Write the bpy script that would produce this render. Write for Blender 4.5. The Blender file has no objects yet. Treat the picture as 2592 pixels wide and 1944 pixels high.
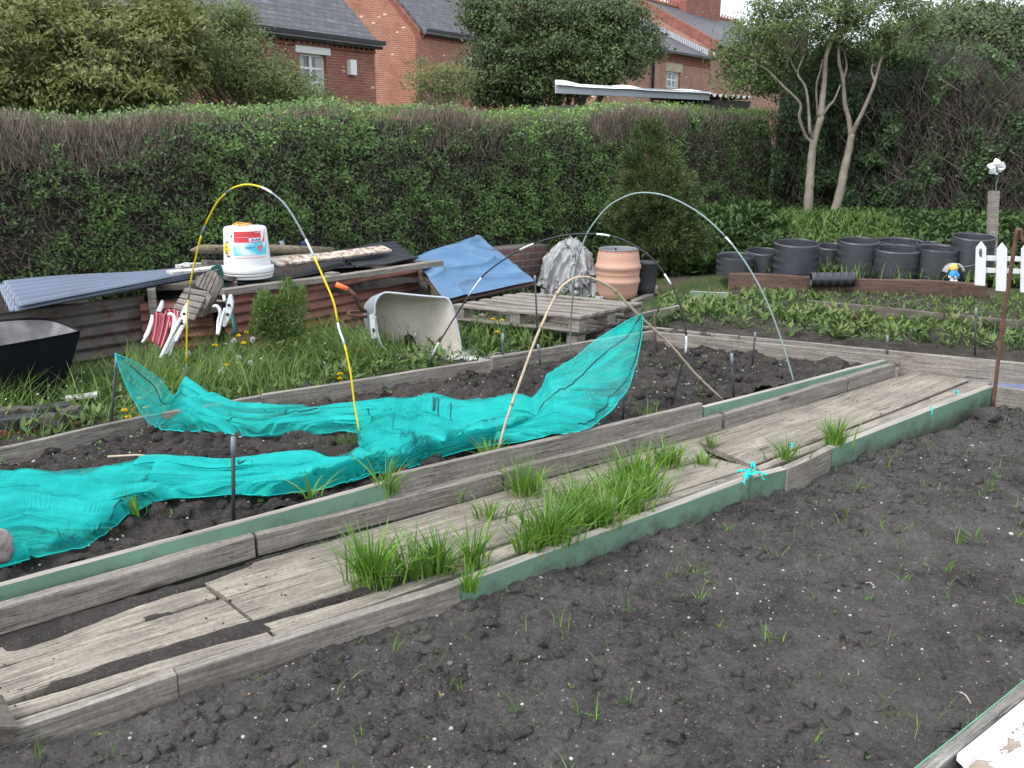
import bpy, bmesh, math, random
import numpy as np
from mathutils import Vector, Matrix
random.seed(7); RS = np.random.RandomState(11)
SC = bpy.context.scene; COL = SC.collection

# ------------------------------------------------------------ camera
F, H, HOR = 2300.0, 1.9, 350.0
PITCH = math.atan((972-HOR)/F)
cam = bpy.data.cameras.new('camera'); cam_o = bpy.data.objects.new('camera', cam); COL.objects.link(cam_o)
cam_o.location = (0, 0, H); cam_o.rotation_euler = (math.pi/2-PITCH, 0, 0)
cam.sensor_width = 36; cam.lens = 36*F/2592; cam.clip_end = 2000; cam.clip_start = .05
SC.camera = cam_o
# ------------------------------------------------------------ sky: bright overcast
SUN_EL, SUN_AZ = math.radians(52), math.radians(-125)
w = bpy.data.worlds.new('World'); SC.world = w; w.use_nodes = True
nt = w.node_tree; bg = nt.nodes['Background']
sky = nt.nodes.new('ShaderNodeTexSky'); sky.sky_type = 'NISHITA'; sky.sun_disc = False
sky.sun_elevation = SUN_EL; sky.sun_rotation = SUN_AZ; sky.air_density = 1.0; sky.dust_density = 6.0
hs = nt.nodes.new('ShaderNodeHueSaturation'); hs.inputs['Saturation'].default_value = .22
mx = nt.nodes.new('ShaderNodeMix'); mx.data_type = 'RGBA'; mx.inputs[0].default_value = .55
mx.inputs[7].default_value = (9.0, 9.7, 10.8, 1)
nt.links.new(sky.outputs[0], hs.inputs['Color']); nt.links.new(hs.outputs[0], mx.inputs[6])
nt.links.new(mx.outputs[2], bg.inputs[0]); bg.inputs[1].default_value = .15
sl = bpy.data.lights.new('sun', 'SUN'); sl.energy = 1.1; sl.angle = math.radians(14); sl.color = (1, .98, .95)
so = bpy.data.objects.new('sun', sl); COL.objects.link(so)
_sd = Vector((math.sin(SUN_AZ)*math.cos(SUN_EL), math.cos(SUN_AZ)*math.cos(SUN_EL), math.sin(SUN_EL)))
so.rotation_euler = _sd.to_track_quat('Z', 'Y').to_euler()
SC.view_settings.view_transform = 'Standard'; SC.view_settings.look = 'None'
SC.view_settings.gamma = 1; SC.view_settings.use_curve_mapping = False
SC.view_settings.exposure = 0.6
SC.cycles.use_denoising = True
SC.cycles.max_bounces = 7; SC.cycles.diffuse_bounces = 3; SC.cycles.glossy_bounces = 2
SC.cycles.transparent_max_bounces = 24; SC.cycles.transmission_bounces = 3

# ------------------------------------------------------------ helpers
CP, SP = math.cos(PITCH), math.sin(PITCH)
def ray(px, py):
    dx = (px-1296)/F; dy = -(py-972)/F
    return Vector((dx, CP+dy*SP, -SP+dy*CP))
def P(px, py, z=0.):
    r = ray(px, py); return Vector((0, 0, H))+r*((z-H)/r.z)
def D(px, py, Y):
    r = ray(px, py); return Vector((0, 0, H))+r*(Y/r.y)
def V(px, py, a, n):
    r = ray(px, py); o = Vector((0, 0, H)); return o+r*((a-o).dot(n)/r.dot(n))
UX, UY = .788, .616
def uv(x, y): return UX*x+UY*y, -UY*x+UX*y
def fuv(u, v, z=0.): return Vector((UX*u-UY*v, UY*u+UX*v, z))

def hsh(i, j, k, s=0):
    n = (i*374761393+j*668265263+k*2147483647+s*974634777) & 0x7fffffff
    n = (n ^ (n >> 13))*1274126177 & 0x7fffffff
    return ((n ^ (n >> 16)) & 0xffff)/65535.0
def vnoise(x, y, z=0, s=0):
    x = np.asarray(x, float); y = np.asarray(y, float); z = np.zeros_like(x)+z
    xi = np.floor(x).astype(np.int64); yi = np.floor(y).astype(np.int64); zi = np.floor(z).astype(np.int64)
    fx, fy, fz = x-xi, y-yi, z-zi
    fx, fy, fz = [t*t*(3-2*t) for t in (fx, fy, fz)]
    r = 0
    for a in (0, 1):
        for b in (0, 1):
            for c in (0, 1):
                wgt = (fx if a else 1-fx)*(fy if b else 1-fy)*(fz if c else 1-fz)
                r = r+wgt*hsh(xi+a, yi+b, zi+c, s)
    return r
def fbm(x, y, z=0, o=4, s=0):
    r = 0; a = .5; t = 0
    for i in range(o):
        r = r+a*vnoise(np.asarray(x)*2**i+17*i, np.asarray(y)*2**i-9*i, np.asarray(z)*2**i, s+i); t += a; a *= .5
    return r/t

WM = {}
def tag(o, label=None, cat=None, group=None, kind=None):
    if label: o['label'] = label
    if cat: o['category'] = cat
    if group: o['group'] = group
    if kind: o['kind'] = kind
    return o
def thing(name, label, cat, loc=(0, 0, 0), group=None):
    o = bpy.data.objects.new(name, None); COL.objects.link(o); o.location = loc; o.empty_display_size = .1
    WM[o.name] = Matrix.Translation(Vector(loc))
    return tag(o, label, cat, group)
def link(name, me, mat, parent=None, M=None, smooth=False):
    if mat is not None:
        for m in (mat if isinstance(mat, (list, tuple)) else [mat]): me.materials.append(m)
    o = bpy.data.objects.new(name, me); COL.objects.link(o)
    if M is not None: o.matrix_world = M
    if parent is not None:
        o.parent = parent
        pi = WM[parent.name].inverted()
        o.matrix_parent_inverse = pi
    WM[o.name] = (M.copy() if M is not None else Matrix.Identity(4))
    if smooth: me.polygons.foreach_set('use_smooth', [True]*len(me.polygons))
    return o
def mesh_from(name, verts, faces, mat, parent=None, smooth=False, rnd=None, origin=None, matidx=None):
    """verts (N,3), faces (M,k) same k, in world coordinates"""
    verts = np.asarray(verts, dtype=np.float32).reshape(-1, 3); faces = np.asarray(faces, dtype=np.int32)
    M = None
    if origin is not None:
        verts = verts-np.array(origin, dtype=np.float32); M = Matrix.Translation(Vector(origin))
    me = bpy.data.meshes.new(name)
    me.vertices.add(len(verts)); me.vertices.foreach_set('co', verts.ravel())
    k = faces.shape[1]
    me.loops.add(faces.size); me.loops.foreach_set('vertex_index', faces.ravel())
    me.polygons.add(len(faces)); me.polygons.foreach_set('loop_start', np.arange(len(faces), dtype=np.int32)*k)
    if matidx is not None: me.polygons.foreach_set('material_index', np.asarray(matidx, dtype=np.int32))
    if rnd is not None:
        at = me.attributes.new('rnd', 'FLOAT', 'FACE'); at.data.foreach_set('value', np.asarray(rnd, dtype=np.float32))
    me.update(calc_edges=True)
    return link(name, me, mat, parent, M, smooth)
def bm_obj(name, bm, mat, parent=None, M=None, smooth=False):
    me = bpy.data.meshes.new(name); bm.to_mesh(me); bm.free()
    return link(name, me, mat, parent, M, smooth)

def frame(o, x, up=Vector((0, 0, 1))):
    x = x.normalized(); y = up.cross(x).normalized(); z = x.cross(y)
    M = Matrix((x, y, z)).transposed().to_4x4(); M.translation = o; return M

def slab(name, c, th, mat, parent=None, n=14, jit=.0015, bev=.003, seed=0, loc_u=0):
    """board: c = near-left, near-right, far-right, far-left top corners, thickness th downwards"""
    c = [Vector(p) for p in c]
    M = frame(c[0], c[1]-c[0], ((c[1]-c[0]).cross(c[3]-c[0])).normalized()); Mi = M.inverted()
    a, b, d, e = [Mi @ p for p in c]
    rr = random.Random(seed*77+int(abs(c[0].x*1000)))
    m = 3; top = []
    bm = bmesh.new(); rows = []
    ph = rr.random()*9
    for i in range(n+1):
        t = i/n; p0 = a.lerp(b, t); p1 = e.lerp(d, t)
        wob = jit*1.2*math.sin(t*7+ph)
        j0 = rr.uniform(-jit, jit); j1 = rr.uniform(-jit, jit)
        w_ = (p1-p0).normalized()
        ring = []
        for (s, z) in ((0, -th), (0, -bev), (bev, 0), (-1, 0), (-2, -bev), (-2, -th)):
            if s in (0, bev): q = p0+w_*(j0+s)
            elif s == -1: q = p1-w_*(bev+j1)
            else: q = p1-w_*j1
            ring.append(bm.verts.new((q.x, q.y, q.z+z+(wob if z > -th else 0)+(rr.uniform(-jit, jit)*.5))))
        rows.append(ring)
    for i in range(n):
        for k in range(6):
            r0, r1 = rows[i], rows[i+1]
            bm.faces.new((r0[k], r1[k], r1[(k+1) % 6], r0[(k+1) % 6]))
    bm.faces.new(rows[0]); bm.faces.new(list(reversed(rows[-1])))
    bmesh.ops.recalc_face_normals(bm, faces=bm.faces)
    return bm_obj(name, bm, mat, parent, M)

def board(name, a, b, width, height, mat, parent=None, back=None, **k):
    """a,b: front top edge in world; extends 'width' away and 'height' down"""
    a, b = Vector(a), Vector(b); d = (b-a); d.z = 0
    if back is None:
        back = Vector((-d.y, d.x, 0)).normalized()
    return slab(name, (a, b, b+back*width, a+back*width), height, mat, parent, **k)

def plate(name, pts, th, mat, parent=None, bev=0.0, away=None, smooth=False):
    """polygon of world points extruded by th along its normal away from the camera"""
    pts = [Vector(p) for p in pts]; c = sum(pts, Vector())/len(pts)
    n = Vector()
    for i in range(len(pts)): n += (pts[i]-c).cross(pts[(i+1) % len(pts)]-c)
    n.normalize()
    if away is None:
        if n.dot(c-Vector((0, 0, H))) < 0: n = -n
    elif n.dot(away) < 0: n = -n
    M = frame(c, pts[1]-pts[0], n if abs(n.z) > .0 else n); Mi = M.inverted()
    bm = bmesh.new()
    A = [bm.verts.new(Mi @ p) for p in pts]; B = [bm.verts.new(Mi @ (p+n*th)) for p in pts]
    bm.faces.new(A); bm.faces.new(list(reversed(B)))
    for i in range(len(pts)):
        j = (i+1) % len(pts); bm.faces.new((A[j], A[i], B[i], B[j]))
    bmesh.ops.recalc_face_normals(bm, faces=bm.faces)
    if bev > 0: bmesh.ops.bevel(bm, geom=list(bm.edges), offset=bev, segments=2, affect='EDGES', clamp_overlap=True)
    return bm_obj(name, bm, mat, parent, M, smooth)

def catmull(pts, n=6):
    pts = [Vector(p) for p in pts]
    if len(pts) < 3: return pts
    q = [pts[0]*2-pts[1]]+pts+[pts[-1]*2-pts[-2]]; out = []
    for i in range(1, len(q)-2):
        for k in range(n):
            t = k/n; a, b, c, d = q[i-1], q[i], q[i+1], q[i+2]
            out.append(.5*((2*b)+(c-a)*t+(2*a-5*b+4*c-d)*t*t+(3*b-a-3*c+d)*t**3))
    out.append(pts[-1]); return out
def tube_geo(pts, rad, sides=8, cap=True):
    """returns verts, quads (world)"""
    pts = [Vector(p) for p in pts]; n = len(pts)
    if not hasattr(rad, '__len__'): rad = [rad]*n
    vs = []; fs = []
    t0 = (pts[1]-pts[0]).normalized(); a = Vector((0, 0, 1)) if abs(t0.z) < .9 else Vector((1, 0, 0))
    u = t0.cross(a).normalized()
    for i, p in enumerate(pts):
        t = (pts[min(i+1, n-1)]-pts[max(i-1, 0)]).normalized()
        u = (u-t*u.dot(t)).normalized(); v = t.cross(u)
        for k in range(sides):
            an = 2*math.pi*k/sides; vs.append(p+(u*math.cos(an)+v*math.sin(an))*rad[i])
    for i in range(n-1):
        for k in range(sides):
            k2 = (k+1) % sides; fs.append((i*sides+k, i*sides+k2, (i+1)*sides+k2, (i+1)*sides+k))
    if cap:
        b = len(vs); vs.append(pts[0]); vs.append(pts[-1])
        for k in range(0, sides, 2):
            fs.append((b, (k+2) % sides, (k+1) % sides, k))
            e = (n-1)*sides; fs.append((b+1, e+k, e+(k+1) % sides, e+(k+2) % sides))
    return vs, fs
def tube(name, pts, rad, mat, parent=None, sides=8, smooth=True, curve=0, origin=None):
    if curve: pts = catmull(pts, curve)
    vs, fs = tube_geo(pts, rad, sides)
    return mesh_from(name, np.array([tuple(v) for v in vs]), np.array(fs), mat, parent, smooth, origin=origin)
class Bag:
    def __init__(s): s.v = []; s.f = []; s.m = []; s.n = 0
    def add(s, vs, fs, m=0):
        vs = np.array([tuple(v) for v in vs], float).reshape(-1, 3); fs = np.array(fs, int)
        s.v.append(vs); s.f.append(fs+s.n); s.n += len(vs); s.m += [m]*len(fs)
    def box(s, c, ax, ay, az, m=0):
        c, ax, ay, az = map(Vector, (c, ax, ay, az)); vs = [c+ax*i+ay*j+az*k for k in (-1, 1) for j in (-1, 1) for i in (-1, 1)]
        s.add(vs, [(0, 2, 3, 1), (4, 5, 7, 6), (0, 1, 5, 4), (2, 6, 7, 3), (0, 4, 6, 2), (1, 3, 7, 5)], m)
    def tube(s, pts, r, sides=6, m=0): s.add(*tube_geo(pts, r, sides), m)
    def build(s, name, mat, parent=None, smooth=False, origin=None):
        return mesh_from(name, np.concatenate(s.v), np.concatenate(s.f), mat, parent, smooth, origin=origin, matidx=s.m)
def lathe(name, base, prof, mat, parent=None, seg=40, axis=None, smooth=True, wob=0, flip=False):
    base = Vector(base); vs = []; fs = []
    R = Matrix.Identity(3) if axis is None else Vector((0, 0, 1)).rotation_difference(Vector(axis)).to_matrix()
    for i, (r, z) in enumerate(prof):
        for k in range(seg):
            a = 2*math.pi*k/seg; rr = r*(1+wob*math.sin(3*a+i*.4))
            vs.append(base+R @ Vector((rr*math.cos(a), rr*math.sin(a), z)))
    for i in range(len(prof)-1):
        for k in range(seg):
            k2 = (k+1) % seg; fs.append((i*seg+k, i*seg+k2, (i+1)*seg+k2, (i+1)*seg+k))
    return mesh_from(name, np.array([tuple(v) for v in vs]), np.array(fs), mat, parent, smooth, origin=tuple(base))
def grid(name, fn, nu, nv, mat, parent=None, smooth=True, origin=None, matfn=None):
    vs = [tuple(fn(i/nu, j/nv)) for j in range(nv+1) for i in range(nu+1)]; fs = []; mi = []
    for j in range(nv):
        for i in range(nu):
            a = j*(nu+1)+i; fs.append((a, a+1, a+nu+2, a+nu+1)); mi.append(matfn(i, j) if matfn else 0)
    return mesh_from(name, np.array(vs), np.array(fs), mat, parent, smooth, origin=origin, matidx=mi)

# ---- foliage bulk
def unit(a): return a/np.maximum(np.linalg.norm(a, axis=1, keepdims=True), 1e-9)
def rdir(n, rs=RS): return unit(rs.normal(size=(n, 3)))
def leaf_arrays(c, d, n, L, W, fold=.25):
    d = unit(d); s = unit(np.cross(n, d)); n = np.cross(d, s)
    L = np.asarray(L).reshape(-1, 1); W = np.asarray(W).reshape(-1, 1)
    b = c; t = c+d*L; m = c+d*L*.45-n*W*fold
    r = m+s*W*.5+n*W*fold; l = m-s*W*.5+n*W*fold
    v = np.stack([b, r, t, l], 1).reshape(-1, 3)
    f = np.arange(len(c)*4).reshape(-1, 4); return v, f
def leaves(name, c, d, n, L, W, mat, parent=None, rnd=None, fold=.25, origin=None):
    v, f = leaf_arrays(c, d, n, L, W, fold)
    return mesh_from(name, v, f, mat, parent, False, rnd=RS.rand(len(c)) if rnd is None else rnd, origin=origin)
def blade_arrays(base, hgt, lean, wid, curl=.5, ns=3, twist=None):
    """base (N,3), hgt (N,), lean (N,2) horizontal displacement of the tip, wid (N,)"""
    N = len(base); l3 = np.concatenate([lean, np.zeros((N, 1))], 1)
    if twist is None: twist = RS.rand(N)*math.pi
    side = np.stack([np.cos(twist), np.sin(twist), np.zeros(N)], 1)
    vs = []; rows = ns+1
    for i in range(rows):
        t = i/ns; p = base+l3*(t**1.8)+np.array([0, 0, 1])*(hgt*(t-curl*t*t*.5*np.minimum(1, np.linalg.norm(lean, axis=1)/np.maximum(hgt, .01))))[:, None]
        w_ = wid*(1-t**1.6)*.5+wid*.03
        vs += [p-side*w_[:, None], p+side*w_[:, None]]
    v = np.stack(vs, 1).reshape(-1, 3); f = []
    o = (np.arange(N)*rows*2)[:, None]
    f = np.concatenate([o+np.array([2*i, 2*i+1, 2*i+3, 2*i+2]) for i in range(ns)], 1).reshape(-1, 4)
    return v, f
def blades(name, base, hgt, lean, wid, mat, parent=None, rnd=None, origin=None, **k):
    v, f = blade_arrays(base, hgt, lean, wid, **k)
    r = RS.rand(len(base)) if rnd is None else rnd
    return mesh_from(name, v, f, mat, parent, False, rnd=np.repeat(r, k.get('ns', 3)), origin=origin)
def twig_arrays(a, b, r):
    d = unit(b-a); s = unit(np.cross(d, np.array([[.31, .2, .93]]))); t = np.cross(d, s); r = np.asarray(r).reshape(-1, 1)
    vs = []
    for p, q in ((a, 1.), (b, .35)):
        for k in range(3):
            an = k*2.094; vs.append(p+(s*math.cos(an)+t*math.sin(an))*r*q)
    v = np.stack(vs, 1).reshape(-1, 3); o = (np.arange(len(a))*6)[:, None]
    f = np.concatenate([o+np.array([k, (k+1) % 3, (k+1) % 3+3, k+3]) for k in range(3)], 1).reshape(-1, 4)
    return v, f
def twigs(name, a, b, r, mat, parent=None, origin=None, rnd=None):
    v, f = twig_arrays(a, b, r); q = RS.rand(len(a)) if rnd is None else rnd
    return mesh_from(name, v, f, mat, parent, False, rnd=np.repeat(q, 3), origin=origin)

# ------------------------------------------------------------ materials
def new_mat(name):
    m = bpy.data.materials.new(name); m.use_nodes = True; t = m.node_tree; b = t.nodes['Principled BSDF']
    b.inputs['Specular IOR Level'].default_value = .3
    return m, t, b
def ramp(t, fac, stops):
    r = t.nodes.new('ShaderNodeValToRGB'); e = r.color_ramp.elements
    while len(e) < len(stops): e.new(.5)
    for i, (p, c) in enumerate(stops): e[i].position = p; e[i].color = (*c, 1)
    t.links.new(fac, r.inputs[0]); return r.outputs[0]
def noise(t, scale, detail=4, rough=.6, vec=None, dist=0):
    n = t.nodes.new('ShaderNodeTexNoise'); n.inputs['Scale'].default_value = scale; n.inputs['Detail'].default_value = detail
    n.inputs['Roughness'].default_value = rough; n.inputs['Distortion'].default_value = dist
    if vec is not None: t.links.new(vec, n.inputs['Vector'])
    return n.outputs[0]
def coords(t, scale=(1, 1, 1), kind='Object', rand=True):
    tc = t.nodes.new('ShaderNodeTexCoord'); mp = t.nodes.new('ShaderNodeMapping'); mp.inputs['Scale'].default_value = scale
    t.links.new(tc.outputs[kind], mp.inputs['Vector'])
    if rand:
        oi = t.nodes.new('ShaderNodeObjectInfo'); ml = t.nodes.new('ShaderNodeMath'); ml.operation = 'MULTIPLY'; ml.inputs[1].default_value = 37.
        t.links.new(oi.outputs['Random'], ml.inputs[0]); cx = t.nodes.new('ShaderNodeCombineXYZ')
        for i in range(3): t.links.new(ml.outputs[0], cx.inputs[i])
        t.links.new(cx.outputs[0], mp.inputs['Location'])
    return mp.outputs[0]
def mix(t, fac, a, b, mode='MIX'):
    m = t.nodes.new('ShaderNodeMix'); m.data_type = 'RGBA'; m.blend_type = mode
    for i, v in ((0, fac), (6, a), (7, b)):
        if isinstance(v, (int, float)): m.inputs[i].default_value = v
        elif isinstance(v, tuple): m.inputs[i].default_value = (*v, 1)
        else: t.links.new(v, m.inputs[i])
    return m.outputs[2]
def mth(t, op, a, b=0.):
    m = t.nodes.new('ShaderNodeMath'); m.operation = op
    for i, v in ((0, a), (1, b)):
        if isinstance(v, (int, float)): m.inputs[i].default_value = v
        else: t.links.new(v, m.inputs[i])
    return m.outputs[0]
def bump(t, b, h, dist=.01, strength=1., prev=None):
    n = t.nodes.new('ShaderNodeBump'); n.inputs['Distance'].default_value = dist; n.inputs['Strength'].default_value = strength
    t.links.new(h, n.inputs['Height'])
    if prev is not None: t.links.new(prev, n.inputs['Normal'])
    t.links.new(n.outputs[0], b.inputs['Normal']); return n.outputs[0]

def m_wood(name, dark=(.19, .17, .15), light=(.40, .37, .335), dirt=.25, grain=1.0, stain=(.1, .085, .07)):
    m, t, b = new_mat(name)
    v = coords(t, (2.2, 30, 30)); g = noise(t, 1., 8, .72, v, .8)
    v2 = coords(t, (3.5, 110, 110)); g2 = noise(t, 1., 3, .6, v2, .1)
    v3 = coords(t, (1, 1.6, 1.6)); n3 = noise(t, 2.2, 5, .65, v3)
    c = ramp(t, g, [(.3, dark), (.5, tuple((x+y)/2 for x, y in zip(dark, light))), (.7, light)])
    c = mix(t, ramp(t, g2, [(.45, (0, 0, 0)), (.6, (1, 1, 1))]), mix(t, .35*grain, c, stain), c)
    c = mix(t, mth(t, 'MULTIPLY', ramp(t, n3, [(.52, (0, 0, 0)), (.68, (1, 1, 1))]), dirt), c, stain)
    vk = coords(t, (1.1, 5, 5)); k = t.nodes.new('ShaderNodeTexVoronoi'); k.inputs['Scale'].default_value = 1.3; t.links.new(vk, k.inputs['Vector'])
    c = mix(t, ramp(t, k.outputs['Distance'], [(.06, (.85, .85, .85)), (.12, (0, 0, 0))]), c, (.07, .05, .035))
    iso = noise(t, 55, 5, .7, coords(t)); c = mix(t, .55, c, mix(t, 1., c, ramp(t, iso, [(.3, (.55, .54, .53)), (.62, (1.25, 1.24, 1.22))]), 'MULTIPLY'))
    blot = noise(t, 4, 4, .6, coords(t, (1, 1.5, 1.5))); c = mix(t, .6, c, mix(t, 1., c, ramp(t, blot, [(.35, (.72, .71, .7)), (.65, (1.12, 1.1, 1.07))]), 'MULTIPLY'))
    crk = noise(t, 1., 3, .5, coords(t, (1.1, 42, 42)), .5); ck = ramp(t, mth(t, 'ABSOLUTE', mth(t, 'SUBTRACT', crk, .5)), [(.0, (1, 1, 1)), (.012, (0, 0, 0))])
    ckm = mth(t, 'MULTIPLY', ck, ramp(t, noise(t, 2.5, 2, .5, coords(t)), [(.5, (0, 0, 0)), (.6, (1, 1, 1))])); c = mix(t, mth(t, 'MULTIPLY', ckm, .85), c, (.04, .034, .028))
    t.links.new(c, b.inputs['Base Color']); b.inputs['Roughness'].default_value = .85
    bump(t, b, mth(t, 'SUBTRACT', mth(t, 'ADD', mth(t, 'MULTIPLY', g, .7), mth(t, 'ADD', mth(t, 'MULTIPLY', g2, .6), mth(t, 'MULTIPLY', iso, .3))), mth(t, 'MULTIPLY', ckm, 1.2)), .004, 1.)
    return m
def m_painted(name, col=(.085, .2, .12), chip=(.4, .37, .32), thr=.66):
    m, t, b = new_mat(name)
    n = noise(t, 3., 8, .72, coords(t, (1, 3, 3))); n2 = noise(t, 2., 4, .6, coords(t, (1, 2, 2)))
    c = mix(t, ramp(t, n2, [(.3, (0, 0, 0)), (.7, (1, 1, 1))]), col, tuple(x*1.35+.015 for x in col))
    # bare wood on the sawn top edge, paint on the faces (painted before the board was cut and laid)
    tc = t.nodes.new('ShaderNodeTexCoord'); sx = t.nodes.new('ShaderNodeSeparateXYZ'); t.links.new(tc.outputs['Normal'], sx.inputs[0])
    up = ramp(t, sx.outputs[2], [(.5, (0, 0, 0)), (.6, (1, 1, 1))])
    c = mix(t, ramp(t, n, [(thr, (0, 0, 0)), (thr+.02, (1, 1, 1))]), c, chip)
    g = noise(t, 1., 5, .6, coords(t, (1.5, 30, 30)))
    c = mix(t, up, c, ramp(t, g, [(.3, (.2, .18, .15)), (.7, (.45, .42, .37))]))
    # soil splashed on the foot of the board
    so_ = t.nodes.new('ShaderNodeSeparateXYZ'); t.links.new(tc.outputs['Object'], so_.inputs[0])
    mud = mth(t, 'ADD', mth(t, 'MULTIPLY', so_.outputs[2], -7.), mth(t, 'MULTIPLY', mth(t, 'SUBTRACT', noise(t, 9, 7, .72, coords(t)), .5), 2.6))
    c = mix(t, mth(t, 'MULTIPLY', ramp(t, mud, [(.35, (0, 0, 0)), (1.0, (1, 1, 1))]), .75), c, (.085, .075, .062))
    scr = noise(t, 30, 6, .75, coords(t, (1, 2, 2))); c = mix(t, ramp(t, scr, [(.66, (0, 0, 0)), (.69, (1, 1, 1))]), c, (.26, .26, .22))
    t.links.new(c, b.inputs['Base Color']); b.inputs['Roughness'].default_value = .6
    bump(t, b, g, .002, .6); return m
def m_simple(name, col, rough=.6, var=.25, scale=6, bmp=.0, metal=0, spec=.3, dirt=None, dirtthr=.6, bscale=40):
    m, t, b = new_mat(name)
    n = noise(t, scale, 5, .6, coords(t))
    c = ramp(t, n, [(.25, tuple(max(0, x*(1-var)) for x in col)), (.75, tuple(min(1, x*(1+var)) for x in col))])
    if dirt: c = mix(t, ramp(t, noise(t, scale*1.7, 7, .72, coords(t)), [(dirtthr, (0, 0, 0)), (dirtthr+.12, (1, 1, 1))]), c, dirt)
    t.links.new(c, b.inputs['Base Color']); b.inputs['Roughness'].default_value = rough; b.inputs['Metallic'].default_value = metal
    b.inputs['Specular IOR Level'].default_value = spec
    if bmp: bump(t, b, noise(t, bscale, 5, .6, coords(t)), bmp, 1.)
    return m
def m_leaf(name, stops, rough=.45, trans=.25, patch=0.3, pscale=1.2, spec=.35):
    m, t, b = new_mat(name)
    a = t.nodes.new('ShaderNodeAttribute'); a.attribute_name = 'rnd'
    n = noise(t, pscale, 3, .6, coords(t, rand=False, kind='Object'))
    f = mth(t, 'ADD', mth(t, 'MULTIPLY', a.outputs['Fac'], 1-patch), mth(t, 'MULTIPLY', ramp(t, n, [(.3, (0, 0, 0)), (.7, (1, 1, 1))]), patch))
    c = ramp(t, f, stops); t.links.new(c, b.inputs['Base Color']); b.inputs['Roughness'].default_value = rough
    b.inputs['Specular IOR Level'].default_value = spec
    tr = t.nodes.new('ShaderNodeBsdfTranslucent'); t.links.new(c, tr.inputs[0]); ms = t.nodes.new('ShaderNodeMixShader'); ms.inputs[0].default_value = trans
    out = t.nodes['Material Output']; t.links.new(b.outputs[0], ms.inputs[1]); t.links.new(tr.outputs[0], ms.inputs[2]); t.links.new(ms.outputs[0], out.inputs[0])
    return m
def m_soil(name, a=(.034, .030, .028), b_=(.10, .09, .083), wet=.5):
    m, t, b = new_mat(name); v = coords(t, rand=False)
    n = noise(t, 5.5, 8, .75, v); n2 = noise(t, 75, 6, .8, v); n3 = noise(t, 1.1, 3, .5, v)
    c = ramp(t, mth(t, 'ADD', mth(t, 'MULTIPLY', n, .5), mth(t, 'MULTIPLY', n2, .5)), [(.38, tuple(q*.6 for q in a)), (.5, tuple((q+r)*.5 for q, r in zip(a, b_))), (.63, tuple(q*1.35 for q in b_))])
    c = mix(t, mth(t, 'MULTIPLY', ramp(t, n3, [(.4, (0, 0, 0)), (.65, (1, 1, 1))]), .35), c, tuple(x*1.5 for x in b_))
    vo = t.nodes.new('ShaderNodeTexVoronoi'); vo.inputs['Scale'].default_value = 95; t.links.new(v, vo.inputs['Vector'])
    sp = t.nodes.new('ShaderNodeSeparateColor'); t.links.new(vo.outputs['Color'], sp.inputs[0])
    msk = mth(t, 'MULTIPLY', ramp(t, vo.outputs['Distance'], [(.2, (1, 1, 1)), (.32, (0, 0, 0))]), ramp(t, sp.outputs[0], [(.86, (0, 0, 0)), (.88, (1, 1, 1))]))
    c = mix(t, msk, c, ramp(t, sp.outputs[1], [(.3, (.3, .28, .25)), (.7, (.14, .13, .12)), (.95, (.3, .16, .08))]))
    t.links.new(c, b.inputs['Base Color']); b.inputs['Roughness'].default_value = .95; b.inputs['Specular IOR Level'].default_value = .15
    p = bump(t, b, n2, .022, 1.); bump(t, b, noise(t, 24, 6, .7, v), .03, 1., p)
    return m
def m_brick(name, c1=(.36, .1, .055), c2=(.24, .06, .04), mort=(.34, .27, .23), spots=(.55, .45, .38), sc=1.):
    m, t, b = new_mat(name); v = coords(t, (1, 1, 1), rand=False)
    # local x runs along the wall, local z up; brick texture wants x,y
    sx = t.nodes.new('ShaderNodeSeparateXYZ'); t.links.new(v, sx.inputs[0]); cx = t.nodes.new('ShaderNodeCombineXYZ')
    t.links.new(mth(t, 'ADD', sx.outputs[0], sx.outputs[1]), cx.inputs[0]); t.links.new(sx.outputs[2], cx.inputs[1])
    br = t.nodes.new('ShaderNodeTexBrick'); t.links.new(cx.outputs[0], br.inputs['Vector']); br.inputs['Scale'].default_value = 1
    br.inputs['Brick Width'].default_value = .225*sc; br.inputs['Row Height'].default_value = .075*sc; br.inputs['Mortar Size'].default_value = .009*sc
    br.inputs['Color1'].default_value = (*c1, 1); br.inputs['Color2'].default_value = (*c2, 1); br.inputs['Mortar'].default_value = (*mort, 1)
    br.inputs['Bias'].default_value = -.1
    n = noise(t, 1.2, 5, .65, v); c = mix(t, mth(t, 'MULTIPLY', ramp(t, n, [(.4, (0, 0, 0)), (.7, (1, 1, 1))]), .5), br.outputs[0], tuple(x*.6 for x in c2))
    # scattered pale bricks
    mp = t.nodes.new('ShaderNodeVectorMath'); mp.operation = 'MULTIPLY'; t.links.new(cx.outputs[0], mp.inputs[0]); mp.inputs[1].default_value = (1/.3, 1/.11, 1)
    vo = t.nodes.new('ShaderNodeTexVoronoi'); vo.inputs['Scale'].default_value = 1; vo.inputs['Randomness'].default_value = .9; t.links.new(mp.outputs[0], vo.inputs['Vector'])
    sp = t.nodes.new('ShaderNodeSeparateColor'); t.links.new(vo.outputs['Color'], sp.inputs[0])
    k = mth(t, 'MULTIPLY', ramp(t, sp.outputs[0], [(.955, (0, 0, 0)), (.96, (1, 1, 1))]), ramp(t, vo.outputs['Distance'], [(.28, (1, 1, 1)), (.36, (0, 0, 0))]))
    c = mix(t, k, c, spots)
    t.links.new(c, b.inputs['Base Color']); b.inputs['Roughness'].default_value = .9; bump(t, b, br.outputs[1], -.006, .7); return m
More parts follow.
